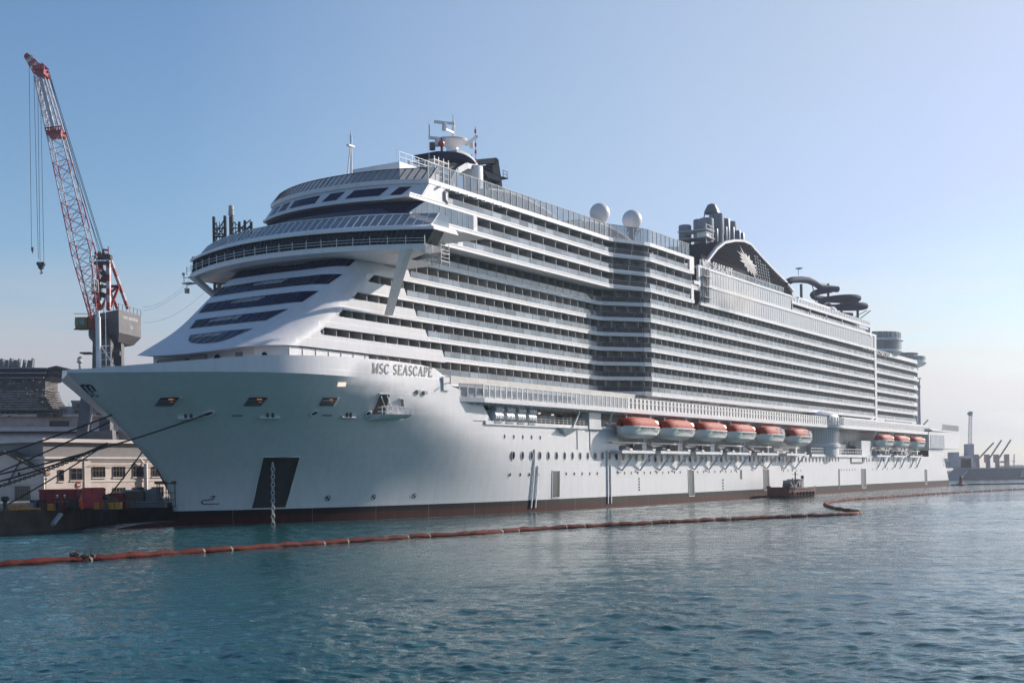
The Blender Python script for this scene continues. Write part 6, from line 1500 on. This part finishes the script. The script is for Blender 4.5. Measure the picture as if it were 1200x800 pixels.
# ================================================================== quayside buildings
def facade(root, o, ux, uy, wx, z0, z1, mat_, name='wall', th=6):
    pass
bc = foot(102, 245, 1.34); U2 = Vector((ua.x, ua.y, 0)); N2 = Vector((-na.x, -na.y, 0))
bld = thing('quay_building', 'two storey pale building with rows of dark windows behind the ship\'s stem', 'building', bc, 0)
bld.scale = (1.33, 1.33, 1.33)
def bp_(u, n_, z): return U2 * u + N2 * n_ + Vector((0, 0, z))                              # local: u along the quay, n away from the water
def BP(name, mb, m, parent=None): return mb.build(name, m, parent or bld)
def bbox(mb, u0, u1, n0, n1, z0, z1): mb.hexa([bp_(u0, n0, z0), bp_(u1, n0, z0), bp_(u1, n1, z0), bp_(u0, n1, z0)], [bp_(u0, n0, z1), bp_(u1, n0, z1), bp_(u1, n1, z1), bp_(u0, n1, z1)])
mb = MB(); bbox(mb, -7.3, 46, 0, 14, 0, 6.55); BP('wall', mb, CONC)
mb = MB(); bbox(mb, -7.5, 46, -.35, 14.2, 6.55, 6.85); bbox(mb, 0, 46, -.16, 14.1, 6.25, 6.546); bbox(mb, .56, 46, -.08, 14.05, 3.25, 3.45); bbox(mb, -.55, .55, -.14, .5, 0, 6.25); BP('cornice', mb, CONC2)
mb = MB(); bbox(mb, -6.5, 46, 1.2, 13, 6.855, 8.9); BP('roof_storey', mb, BANDG)
mb = MB(); bbox(mb, -7, 46, .6, 13.5, 8.9, 9.4); 
for u in (18.0, 21.3): bbox(mb, u, u + .2, 1.05, 1.2, 6.9, 8.9)
BP('roof', mb, CONC2)
def window(u0, n0, wd, z0, z1, axis, lights=4):
    mb = MB()
    if axis == 'u': bbox(mb, u0, u0 + wd, -.03, .05, z0, z1)
    else: bbox(mb, -.03, .05, n0, n0 + wd, z0, z1)
    w = BP('window', mb, DOORG); mb = MB(); e = .09
    for k in range(lights + 1):
        x = k / lights * wd
        if axis == 'u': bbox(mb, u0 + x - e / 2, u0 + x + e / 2, -.10, -.03, z0, z1)
        else: bbox(mb, -.10, -.03, n0 + x - e / 2, n0 + x + e / 2, z0, z1)
    for z in (z0, (z0 + z1) / 2 + .2, z1):
        if axis == 'u': bbox(mb, u0, u0 + wd, -.085, -.03, z - e / 2, z + e / 2)
        else: bbox(mb, -.085, -.03, n0, n0 + wd, z - e / 2, z + e / 2)
    BP('frame', mb, WOOD, w); mb = MB()
    if axis == 'u': bbox(mb, u0 - .12, u0 + wd + .12, -.16, -.0, z0 - .2, z0 - .05)
    else: bbox(mb, -.16, -.0, n0 - .12, n0 + wd + .12, z0 - .2, z0 - .05)
    BP('sill', mb, CONC2, w)
for k in range(9):
    window(.95 + k * 3.72, 0, 2.25, 3.95, 5.4, 'u'); window(.95 + k * 3.72, 0, 2.25, .85, 2.35, 'u')
for u0, wd, z0, z1, l_ in ((-2.9, 1.95, 3.6, 5.2, 2), (-5.0, .9, 3.5, 5.0, 1), (-2.9, 1.95, .4, 2.1, 2), (-5.1, .9, .4, 2.0, 2), (-6.4, .9, .2, 2.0, 2)): window(u0, 0, wd, z0, z1, 'u', l_)
mb = MB(); c = bp_(-1.6, -.12, 2.9); ring_ = [U2 * (.42 * math.cos(a)) + Vector((0, 0, .42 * math.sin(a))) for a in np.linspace(0, 6.283, 17)[:-1]]
mb.hexa([c + v for v in ring_], [c + v + N2 * .1 for v in ring_]); sg2 = BP('no_entry_sign', mb, REDC); mb = MB(); bbox(mb, -1.9, -1.3, -.16, -.12, 2.82, 2.98); BP('sign_bar', mb, WHH, sg2)
mb = MB()
mb.bar(bp_(10.5, -.5, 0), bp_(10.5, -.5, 5.9), .45)
mb.bar(bp_(9.6, -.5, 6.5), bp_(10.5, -.5, 5.8), .16); mb.bar(bp_(11.4, -.5, 6.5), bp_(10.5, -.5, 5.8), .16); mb.rod(bp_(9.5, -.5, 6.4), bp_(9.9, -.5, 6.0), .4); BP('floodlight_post', mb, CONC2)
mb = MB(); p, q = bp_(0, -.3, 5.6), bp_(46, -.3, 5.6); mb.bar(p, q, .06); BP('facade_cable', mb, DARK)
# lower wing of the same block running left
wb0 = foot(-10, 275, QZ); lw = thing('flat_roofed_building', 'long low pale building with grey top storey behind the gabled shed', 'building', wb0)
p0, p1 = foot(-60, 280, QZ) - wb0, foot(104, 280, QZ) - wb0
mb = MB(); mb.hexa([p0, p1, p1 + Vector((0, 9, 0)), p0 + Vector((0, 9, 0))], [v + Vector((0, 0, 6.4)) for v in (p0, p1, p1 + Vector((0, 9, 0)), p0 + Vector((0, 9, 0)))]); mb.build('wall', CONC2, lw); lw.scale = (1, 1, 1.32)
mb = MB(); q0, q1 = p0 + Vector((0, 1, 6.4)), p1 + Vector((-.5, 1, 6.4)); mb.hexa([q0, q1, q1 + Vector((0, 6, 0)), q0 + Vector((0, 6, 0))], [v + Vector((0, 0, 2.0)) for v in (q0, q1, q1 + Vector((0, 6, 0)), q0 + Vector((0, 6, 0)))]); mb.build('top_storey', BANDG, lw)
mb = MB(); q0, q1 = p0 + Vector((0, .5, 8.41)), p1 + Vector((0, .5, 8.41)); mb.hexa([q0, q1, q1 + Vector((0, 7, 0)), q0 + Vector((0, 7, 0))], [v + Vector((0, 0, .55)) for v in (q0, q1, q1 + Vector((0, 7, 0)), q0 + Vector((0, 7, 0)))]); mb.build('roof', CONC2, lw)
# gabled shed
so = foot(26, 236, .9); shed = thing('gabled_shed', 'pale gabled shed with a tall gridded window behind the brightest yellow stack', 'shed', so)
xr = foot(26, 168, 0).x; L0, L1 = foot(-42, 168, 0).x - xr, foot(51.5, 168, 0).x - xr; rg = foot(5, 168, 0).x - xr; shed.scale = (1.405,) * 3; eh = 4.55; rh = 7.35; dp = 14
mb = MB(); gab = [(L0, 0, 0), (L1, 0, 0), (L1, 0, eh), (rg, 0, rh), (L0, 0, eh)]; mb.prism(gab, (0, dp, 0)); mb.build('wall', CONC2, shed)
mb = MB()
for xa, xb in ((L1 + .35, rg), (L0 - .35, rg)):
    s_ = (rh - eh) / (L1 - rg) if xa > rg else (rh - eh) / (rg - L0) ; za = rh - abs(xa - rg) * s_
    mb.hexa([(xa, -.3, za + .01), (xb, -.3, rh + .01), (xb, dp, rh + .01), (xa, dp, za + .01)], [(xa, -.3, za + .3), (xb, -.3, rh + .3), (xb, dp, rh + .3), (xa, dp, za + .3)])
mb.build('roof', WOOD, shed)
mb = MB(); mb.box(L0, L1, -.15, -.003, 3.05, 3.3); mb.box(L1 - .35, L1 + .05, -.12, -.003, 0, 4.3); mb.box(-1.45, -1.0, -.10, -.003, 0, 3.05); mb.build('trim', CONC, shed)
mb = MB(); mb.box(-1.0, 1.0, -.05, .05, .95, 2.95); w = mb.build('window', pmat('old_glass', (.20, .19, .17), .3), shed)
mb = MB()
for k in range(8): mb.box(-1.0 + k * .285 - .03, -1.0 + k * .285 + .03, -.09, -.05, .95, 2.95)
for z in (.97, 1.45, 1.95, 2.45, 2.93): mb.box(-1.0, 1.0, -.085, -.05, z - .03, z + .03)
mb.build('glazing_bar', WOOD, w)
mb = MB(); mb.box(-.85, .55, -.06, .04, .05, .75); dd = mb.build('door', DOORG, shed); mb = MB(); mb.box(-1.0, .70, -.09, -.061, .75, .92); mb.box(-1.0, -.85, -.09, -.061, 0, .75); mb.box(-.2, -.1, -.09, -.061, 0, .75); mb.build('frame', CONC2, dd)
mb = MB(); mb.bar((-1.9, -.2, 3.2), (.2, -.2, 6.9), .12); mb.rod((-.3, -.3, 4.4), (-.3, -.3, 4.8), .3); mb.build('lamp_bracket', DARK, shed)

# ================================================================== gear on the quay
def qp(px, d): return foot(px, d, QZ)
def gear(name, label, cat, px, d, rot, mb, m, group=None):
    t = thing(name, label, cat, qp(px, d), rot, group); mb.build('body', m, t)
    xs = [v[0] for v in mb.v]; ys = [v[1] for v in mb.v]; x0, x1, y0 = min(xs), max(xs), min(ys)
    for yy in (y0 + .15, max(ys) - .25): m2 = MB(); m2.box(x0 + .1, x1 - .1, yy, yy + .12, .0, .095); m2.build('skid', DARK, t)
    return t
mb = MB(); mb.box(-4.6, 0, -1.2, 1.2, .1, 2.35)
for k in range(12): mb.box(-4.5 + k * .38, -4.36 + k * .38, -1.26, -1.2, .2, 2.2)
t = gear('skip_container', 'long dark red open container on the quay behind the workers', 'container', 93, 162, R(4), mb, REDC)
mb = MB(); mb.box(-4.7, .1, -1.3, 1.3, 2.25, 2.45); mb.build('top_rail', REDC, t)
mb = MB(); mb.box(0, 2.0, -1.2, 1.2, .1, 2.6); mb.box(.85, 1.15, -1.28, -1.2, .1, 2.6); mb.box(0, 2, -1.27, -1.2, 1.25, 1.5); mb.box(0, .2, -1.27, -1.2, .1, 2.6); mb.box(1.8, 2, -1.27, -1.2, .1, 2.6)
gear('tall_container', 'bright red ribbed container next to the worker in orange', 'container', 99, 158, R(4), mb, pmat('bright_red', (.50, .05, .06), .5, var=.2))
mb = MB(); mb.box(-1.0, 1.0, -.8, .8, .1, 1.7); mb.box(-1.05, 1.05, -.85, .85, 1.7, 1.8)
gear('red_cabinet', 'small red steel cabinet between the ochre pallets and the grey tanks', 'cabinet', 137.5, 165, R(3), mb, REDC)
mb = MB(); mb.hexa([(-1.6, -1, .1), (1.2, -1, .1), (1.2, 1, .1), (-1.6, 1, .1)], [(-1.3, -1, 2.1), (.3, -1, 2.4), (.3, 1, 2.4), (-1.3, 1, 2.1)]); mb.box(-4.0, -1.65, -1, 1, .1, 2.2)
for x in (-3.8, -2.9, -2.0): mb.box(x, x + .12, -1.06, -1.0, .2, 2.2)
gear('grey_tank_unit', 'pair of grey covered plant units on the quay near the stem', 'plant unit', 181, 166, R(3), mb, TARP)
mb = MB()
for x in (-1.3, -.2, .9): mb.bar((x, -.6, 0), (x, -.6, 2.9), .1); mb.bar((x, .6, 0), (x, .6, 2.9), .1)
for z in (.9, 1.8, 2.9): mb.bar((-1.4, -.6, z), (1.0, -.6, z), .08); mb.bar((-1.4, .6, z), (1.0, .6, z), .08)
mb.box(-1.6, 1.1, -.8, .8, 2.9, 3.25)
gear('pipe_rack', 'brown steel rack with a dark roof close beside the ship\'s stem', 'rack', 197.5, 163, R(3), mb, WOOD)
def pallets(px, d, n, label):
    t = thing('pallet_stack', label, 'pallets', qp(px, d), R(3), 'yellow stacks along the quay edge'); mb = MB()
    for k in range(n):
        for j in range(3): mb.box(k * .72, k * .72 + .64, -.5, .5, j * .27 + .06, j * .27 + .26)
    mb.build('load', YEL, t); mb = MB(); mb.box(-.1, n * .72, -.55, .55, 0, .055); mb.build('base', WOOD, t)
pallets(10.5, 150, 3, 'brightest yellow stack, beside a black bollard and in front of the gabled shed'); pallets(56.5, 152, 1, 'small yellow block between the brightest stack and the workers'); pallets(121, 154, 3, 'ochre yellow stack in front of the red cabinet')
pallets(111, 155, 1, 'small ochre block between the worker in orange and the ochre stack')
def bollard(px, d, label):
    t = thing('bollard', label, 'bollard', qp(px, d), 0, 'bollards on the quay edge'); mb = MB(); mb.lathe([(.30, 0), (.26, .1), (.24, 1.2), (.42, 1.35), (.45, 1.65), (.3, 1.8), (.05, 1.82)], (0, 0, 0), 14); mb.build('post', DARK, t, 'auto'); mb = MB(); mb.lathe([(.55, 0), (.55, .06), (.1, .07)], (0, 0, 0), 14); mb.build('base', DARK, t)
bollard(5.5, 147, 'black mooring bollard beside the brightest yellow stack'); bollard(123, 153.5, 'black mooring bollard where a single rope from the bow comes down')
def cart(px, d, w, h, m, name, label):
    mb = MB(); mb.box(-w / 2, w / 2, -.5, .5, .25, h); mb.box(-w / 2 + .1, -w / 2 + .3, -.55, .55, 0, .3); mb.box(w / 2 - .3, w / 2 - .1, -.55, .55, 0, .3); mb.bar((w / 2, 0, h), (w / 2 + .3, 0, h + .35), .07); gear(name, label, 'equipment', px, d, 0, mb, m)
cart(44, 158, 1.6, 1.2, DARK, 'welding_set', 'dark boxy welding set on the quay below the shed corner'); cart(36.5, 157, .8, .9, TARP, 'tool_trolley', 'small grey tool trolley between the shed door and the dark welding set'); cart(110, 163, 1.6, 1.9, WOOD, 'brown_cabinet', 'brown cabinet between the bright red container and the small red cabinet'); cart(158, 164, 2.2, 2.0, WOOD, 'covered_pump', 'brown covered pump between the red cabinet and the grey units'); cart(85.5, 156, 1.0, 1.3, DARK, 'compressor', 'low black compressor beside the worker in orange')
t = thing('quay_lamp', 'slim lamp post with a white globe at the shed corner', 'lamp post', qp(53.5, 158)); mb = MB(); mb.rod((0, 0, 0), (0, 0, 3.6), .1); mb.build('post', DARK, t); mb = MB(); mb.lathe([(.05, -.2), (.2, 0), (.05, .2)], (0, 0, 3.75), 10); mb.build('globe', WHH, t, True)
mb = MB(); p, q = at(61.8, 614, 146.2), at(71.5, 601.5, 147.2); mb.bar(p, q, .5, .3); mb.bar(p.lerp(q, .1), p - (q - p) * .12, .28, .2)
tag(mb.build('gangplank', TARP), 'short pale plank leaning down the dark quay wall', 'plank')

# ================================================================== mooring lines and chains
def line(P_, sag, r, label, name='mooring_rope', bulge=None):
    a, b = Vector(P_[0]), Vector(P_[1]); n_ = 26
    pts = [a.lerp(b, t) - Vector((0, 0, sag * 4 * t * (1 - t))) for t in np.linspace(0, 1, n_)]
    mb = MB()
    if name == 'mooring_rope': mb.tube(pts, r, 7)
    else:
        ln = resample(pts, r * 3.1)
        for k in range(len(ln) - 1):
            d = ln[k + 1] - ln[k]; c = (ln[k] + ln[k + 1]) / 2; d.normalize(); s_ = (d.cross(Vector((0, 0, 1))) if k % 2 else Vector((0, 0, 1)))
            if s_.length < .1: s_ = Vector((1, 0, 0)) if k % 2 else Vector((0, 1, 0))
            s_.normalize(); mb.tube([c + d * (r * 2.3 * math.cos(a_)) + s_ * (r * 1.35 * math.sin(a_)) for a_ in np.linspace(0, 2 * math.pi, 11)], r * .5, 5, False)
    tag(mb.build(name, ROPE if name == 'mooring_rope' else pmat('chain_steel', (.05, .048, .046), .7), None, True, tuple(a)), label, 'rope' if name == 'mooring_rope' else 'chain', 'mooring lines from the bow')
stemP = lambda s, z: H(s, z, .02)
E0 = lambda px, py, d: at(px, py, d)
line([at(131, 486, 153), at(-260, 602, 128)], .8, .10, 'uppermost mooring rope at the bow, sloping down to the quay')
line([at(128.5, 494, 153), at(-190, 626, 124)], .5, .095, 'second mooring rope below the uppermost one, leaving the stem')
line([SHIP_M @ H(327.6, 13.82, .05), at(-150, 583, 128)], 1.0, .105, 'long mooring rope from the fairlead well aft of the stem, crossing the bow')
line([at(126, 519, 157), at(-140, 586, 130)], 1.2, .11, 'mooring rope hung from the stem just above the heavy chain')
line([at(126, 519, 157), at(10, 590, 150)], .2, .085, 'steep mooring rope down to the bollard by the yellow stack')
line([at(167, 529, 158), at(124, 585.5, 153.5)], .1, .085, 'single rope from the stem down to the bollard on the quay')
line([at(184, 550, 160), at(203, 585, 165)], .0, .085, 'short steep rope dropping beside the stem')
line([at(125, 520, 157), at(-120, 596, 132)], 1.0, .115, 'heavy dark mooring chain hanging in a curve from the bow', 'mooring_chain')
p = H(317.5, 8.0, .35); q = Vector((p.x - .05, p.y - .2, -1.5))
mb = MB(); ln = resample([SHIP_M @ p, SHIP_M @ q], .50)
for k in range(len(ln) - 1):
    d = (ln[k + 1] - ln[k]).normalized(); c = (ln[k] + ln[k + 1]) / 2; s_ = Vector((1, 0, 0)) if k % 2 else Vector((.3, 1, 0)).normalized()
    mb.tube([c + d * (.36 * math.cos(a_)) + s_ * (.21 * math.sin(a_)) for a_ in np.linspace(0, 2 * math.pi, 11)], .08, 6, False)
tag(mb.build('anchor_chain', pmat('anchor_chain_grey', (.38, .38, .39), .6), None, True, tuple(SHIP_M @ p)), 'pale anchor chain hanging straight down out of the dark pocket in the bow', 'chain')

# ================================================================== second cruise ship fitting out, far left
sd = 400.0; s0 = foot(20, sd, 0); ys = thing('fitting_out_ship', 'unfinished cruise ship with dark layered funnel and scaffolding beyond the quay sheds', 'cruise ship', s0)
def YP(name, mb, m, parent=None): o = mb.build(name, m, None); o.data.transform(Matrix.Translation(-s0)); o.parent = parent or ys; return o
def slab(mb, x0, x1, y0, y1, dy0, dy1, x0b=None, x1b=None):
    a = [at(x0, y1, sd + dy0), at(x1, y1, sd + dy0), at(x1 if x1b is None else x1b, y0, sd + dy0), at(x0 if x0b is None else x0b, y0, sd + dy0)]; mb.prism(a, (0, dy1 - dy0, 0))
mb = MB()
slab(mb, -60, 210, 487, 566, 0, 25); YP('hull', mb, pmat('primer_pink', (.46, .37, .36), .7, var=.2, vscale=.4))
mb = MB()
for y in (500, 511, 519, 527, 536): slab(mb, -60, 205, y, y + 5.0, -2.0, 0)
slab(mb, -60, 205, 485, 488, -2, 10); slab(mb, -60, 128, 476, 485.5, 4, 20); YP('deck_band', mb, CRW)
mb = MB()
for y in (505.5, 515.8, 524, 532.5): slab(mb, -60, 204, y, y + 2.6, -.4, -.02)
for x in (-8, 1, 7, 12, 21, 27, 33, 38): slab(mb, x, x + 3.6, 479, 484, 3.5, 3.98)
slab(mb, 43, 69, 483, 488.5, -2.4, -2.02); slab(mb, 58, 80, 493, 499, -.4, -.02); YP('dark_recess', mb, DARK)
mb = MB()
rows = 9
for k in range(rows):
    y = 456 + k * 2.9; e = 52.5 + (k / rows) ** 2.1 * 15; slab(mb, -60, e, y, y + 1.7, -1 - .3 * k, 12)
slab(mb, -60, 53, 440, 456, 1, 12); slab(mb, -60, 66, 470, 477, 2, 14, None, 58); YP('scaffold_deck', mb, pmat('scaffold_brown', (.085, .075, .072), .8, var=.5, vscale=.6))
mb = MB()
for k in range(3):
    y = 429.5 + k * 5.6; e = 58 - k * 1.5; pts = [at(-60, y + 1.5, sd - 1), at(30, y + .5, sd - 1), at(54 - k, y + 1.6, sd - 1), at(e + 8 - k * 2, y - 1.2 + k * .3, sd - 1), at(54 - k, y + 4.2, sd - 1), at(-60, y + 5, sd - 1)]
    mb.prism(pts, (0, 14, 0))
YP('funnel_fin', mb, pmat('funnel_navy', (.018, .02, .032), .7, spec=.2))
mb = MB(); slab(mb, -60, 54, 432, 442, 1, 12); YP('funnel_casing', mb, FUNNEL)
mb = MB()
for k in range(3): y = 430.6 + k * 5.6; slab(mb, -60, 55 - k * 2, y, y + .8, -1.6, -1.05)
for k in range(8): y = 457.9 + k * 2.9; e = 50 + (k / 9) ** 2.1 * 15; slab(mb, random.uniform(-50, 6), e - random.uniform(0, 14), y, y + .75, -1.2 - .3 * k, -.4)
YP('pale_edge', mb, pmat('pale_edge', (.40, .36, .36), .7, var=.3))
mb = MB()
for k in range(30): x = random.uniform(-8, 56); y = random.uniform(443, 470); slab(mb, x, x + random.uniform(.8, 3), y, y + random.uniform(1, 2.4), -3.2, -2.9)
YP('scaffold_sheet', mb, pmat('scaffold_sheet', (.24, .22, .23), .8, var=.5, vscale=.5))
mb = MB()
for k in range(9):
    x = -6 + k * 5.2 + random.uniform(-.5, .5); w = random.uniform(1.8, 3.2); slab(mb, x, x + w, 419.5 + random.uniform(0, 2.5), 430.5, 2, 4, x + 1.6, x + w + 1.0)
YP('exhaust_pipe', mb, STEEL)
mb = MB()
for k in range(70):
    x = random.uniform(-10, 62); y = random.uniform(444, 478); a = at(x, y, sd - 3.4); mb.bar(a, a + Vector((random.choice((0, 1.5, 2.5)), 0, random.choice((0, 1.2, .4)))), .12)
for k in range(26):
    x = random.uniform(-5, 120); a = at(x, random.uniform(478, 489), sd - 2.6); mb.box(a.x, a.x + random.uniform(.5, 2), a.y - .6, a.y, a.z, a.z + random.uniform(.3, 1.1))
for x in range(-10, 128, 7): a = at(x, 476, sd + 3.5); mb.bar(a, a + Vector((0, 0, 1.2)), .08)
YP('clutter', mb, WOOD)
mb = MB(); slab(mb, 84, 128, 471.5, 487, 0, 8); slab(mb, 83, 131, 469, 471.5, -1, 9); dk = YP('deck_house', mb, TARP)
mb = MB()
for k in range(5): slab(mb, 87 + k * 5, 91 + k * 5, 473, 478, -.35, -.02)
YP('window', mb, DOORG, dk)

# ================================================================== far harbour on the right
fd_ = 645.0; f0_ = foot(1190, fd_, 0); cs_ = thing('cargo_ship', 'hazy dark hulled cargo ship with three raised deck cranes beyond the stern', 'cargo ship', f0_)
def FP(name, mb, m, parent=None): o = mb.build(name, m, None); o.data.transform(Matrix.Translation(-f0_)); o.parent = parent or cs_; return o
def at2(x, y, dy=0): return at(x, y, fd_ + dy)
def fslab(mb, pts, dy0, dy1): mb.prism([at2(x, y, dy0) for x, y in pts], (0, dy1 - dy0, 0))
mb = MB(); fslab(mb, [(1125, 561.8), (1310, 559.4), (1312, 545), (1290, 547), (1137, 549.2), (1133, 552)], 0, 24); FP('hull', mb, pmat('cargo_hull', (.24, .21, .23), .7))  # distance haze put into paler base colours of hull, house and cranes
mb = MB(); fslab(mb, [(1136, 549.3), (1290, 547.2), (1290, 546.0), (1136, 548.0)], -.4, 22); fslab(mb, [(1196, 559), (1210, 559), (1210, 550), (1198, 550)], -1.2, -.5); fslab(mb, [(1126, 560.5), (1128, 560.5), (1134.5, 551.5), (1132.5, 551.5)], -.5, -.1); FP('deck_rail', mb, CRW)
mb = MB(); fslab(mb, [(1114, 548), (1147, 548), (1147, 537), (1114, 537)], 26, 40); fslab(mb, [(1118, 537), (1124, 537), (1124, 529.5), (1118, 529.5)], 26, 36); fslab(mb, [(1126, 549), (1138, 549), (1138, 534), (1126, 534)], 26, 38); FP('superstructure', mb, pmat('cargo_house', (.42, .43, .48), .7))
for x, y0, x1, y1 in ((1145.5, 533.5, 1164.5, 518.5), (1158, 533, 1173.5, 515.5), (1169, 533, 1184.5, 515.2)):
    mb = MB(); mb.bar(at2(x, 549, 8), at2(x - .8, 532.5, 8), 1.7); mb.box(*[v for v in (at2(x - 1.6, 540, 6).x, at2(x + .9, 540, 6).x)], at2(x, 540, 6).y, at2(x, 540, 10).y, at2(x, 541.5).z, at2(x, 532).z); dc = FP('deck_crane', mb, pmat('cargo_crane', (.42, .31, .30), .7) if 'cargo_crane' not in MATS else MATS['cargo_crane'])
    mb = MB(); mb.bar(at2(x + 1, 537.5, 8), at2(x1, y1, 8), .65, .65); FP('crane_arm', mb, MIDG, dc)
mb = MB(); mb.bar(at2(1180, 549, 8), at2(1179.5, 532, 8), 2.0); mb.bar(at2(1172, 541, 8), at2(1179, 541, 8), .9); FP('crane_post', mb, MATS['cargo_crane'])
h0 = foot(1136, 690, 0); hc = thing('harbour_crane', 'tall slender pale mobile harbour crane on the far quay', 'crane', h0)
def HP(name, mb, m, parent=None): o = mb.build(name, m, None); o.data.transform(Matrix.Translation(-h0)); o.parent = parent or hc; return o
at3 = lambda x, y, dy=0: at(x, y, 690 + dy)
mb = MB(); lattice([mb], at3(1136.5, 528), at3(1137.2, 484.5), 1.5, 1.2, 10, .17, .06, lambda t: 0); HP('tower', mb, CRW)
mb = MB(); mb.bar(at3(1137.2, 487), at3(1137.4, 482), 1.6); mb.bar(at3(1134.8, 484), at3(1139.6, 483.3), .8); mb.rod(at3(1135, 484.5, -.5), at3(1135, 484.5, .5), 1.5); HP('tower_head', mb, TARP)
mb = MB(); a = at3(1132, 537); b = at3(1139, 520); mb.box(a.x, b.x, a.y - 3, a.y + 3, a.z, b.z); mb.bar(at3(1133, 560), at3(1134, 537), 1.6); mb.bar(at3(1140, 560), at3(1138, 537), 1.6); mb.bar(at3(1130, 533), at3(1134, 525), 1.0); HP('machinery', mb, pmat('crane_blue_grey', (.32, .35, .42), .7))  # base colour lightened to carry the distance haze
mk = foot(1188, 1400, 0); t = thing('signal_pylon', 'thin far pylon standing on the low shore behind the cargo ship', 'pylon', mk); mb = MB(); e = at(1188.5, 532, 1400) - mk; mb.bar((0, 0, 0), e, .9); mb.bar((-2.2, 0, e.z * .62), (2.2, 0, e.z * .62), .6); mb.build('mast', MIDG, t)
ct = foot(1076, 560, 0); t = thing('inspection_mast', 'slender white tower with a round head behind the ship\'s stern', 'mast', ct)
mb = MB(); e0, e1 = at(1075.5, 490, 560) - ct, at(1074.5, 444, 560) - ct; lattice([mb], Vector((0, 0, 0)), Vector((e1.x, e1.y, e1.z)), 2.0, 1.6, 20, .4, .25, lambda t: 0); mb.build('tower', CRW, t)
mb = MB(); c = at(1075, 452.5, 560) - ct; mb.lathe([(.2, -1.3), (1.2, -.8), (1.5, 0), (1.2, .8), (.2, 1.3)], c, 14); mb.bar(e1 + Vector((-1.8, 0, .2)), e1 + Vector((1.8, 0, .2)), .5); mb.bar(at(1070, 447, 560) - ct, at(1075, 446, 560) - ct, .6); mb.build('head', TARP, t)

# small clutter along the quay
t = thing('quay_rail', 'low ochre guard rail along the dark quay edge', 'rail', W(345, -4.2, QZ)); o0 = t.location.copy()
mb = MB(); a, b = foot(-40, 146.0, QZ), foot(47, 148.4, QZ)
mb.bar(a + Vector((0, 0, .35)) - o0, b + Vector((0, 0, .35)) - o0, .10, .16); mb.build('beam', YEL, t); mb = MB()
for k in range(15): p = a.lerp(b, k / 14) - o0; mb.bar(p, p + Vector((0, 0, .35)), .1)
mb.build('stanchion', WOOD, t)
drum0 = None
for k, (px, d, lab) in enumerate(((48.5, 151.5, 'dark oil drum beside the small yellow block'), (51.5, 153.5, 'dark oil drum set a little behind its twin near the lamp post'), (147, 157, 'dark oil drum in front of the red cabinet'))):
    if drum0 is None:
        drum0 = thing('oil_drum', lab, 'drum', qp(px, d), 0, 'oil drums on the quay'); mb = MB(); mb.lathe([(.27, 0), (.29, .02), (.29, .3), (.305, .32), (.29, .34), (.29, .6), (.305, .62), (.29, .64), (.29, .88), (.27, .9), (.02, .88)], (0, 0, 0), 16); mb.build('shell', TUGR, drum0, 'auto'); mb = MB(); mb.rod((.12, 0, .88), (.12, 0, .93), .06); mb.build('bung', STEEL, drum0)
    else: dup(drum0, qp(px, d), 0, lab)
t = thing('cable_drum', 'wooden cable drum standing among the quay gear by the ochre stack', 'cable drum', qp(131, 155), R(25)); mb = MB(); mb.rod((0, -.45, .75), (0, .45, .75), .8, 16); mb.build('core', ROPE, t)
for y in (-.5, .42): mb = MB(); mb.rod((0, y, .75), (0, y + .08, .75), 1.5, 20); mb.build('flange', WOOD, t)
t = thing('pipe_stack', 'stack of grey pipes lying on the quay in front of the grey plant units', 'pipes', qp(172, 158), R(3)); mb = MB()
for j, row in enumerate((4, 3, 2)):
    for k in range(row): mb.rod((-2.2, k * .3 + j * .15, .16 + j * .26), (2.2, k * .3 + j * .15, .16 + j * .26), .29, 10)
mb.build('pipe_bundle', STEEL, t); mb = MB()
for x in (-1.5, 1.5): mb.box(x, x + .1, -.2, 1.15, 0, .9)
mb.build('cradle', WOOD, t)
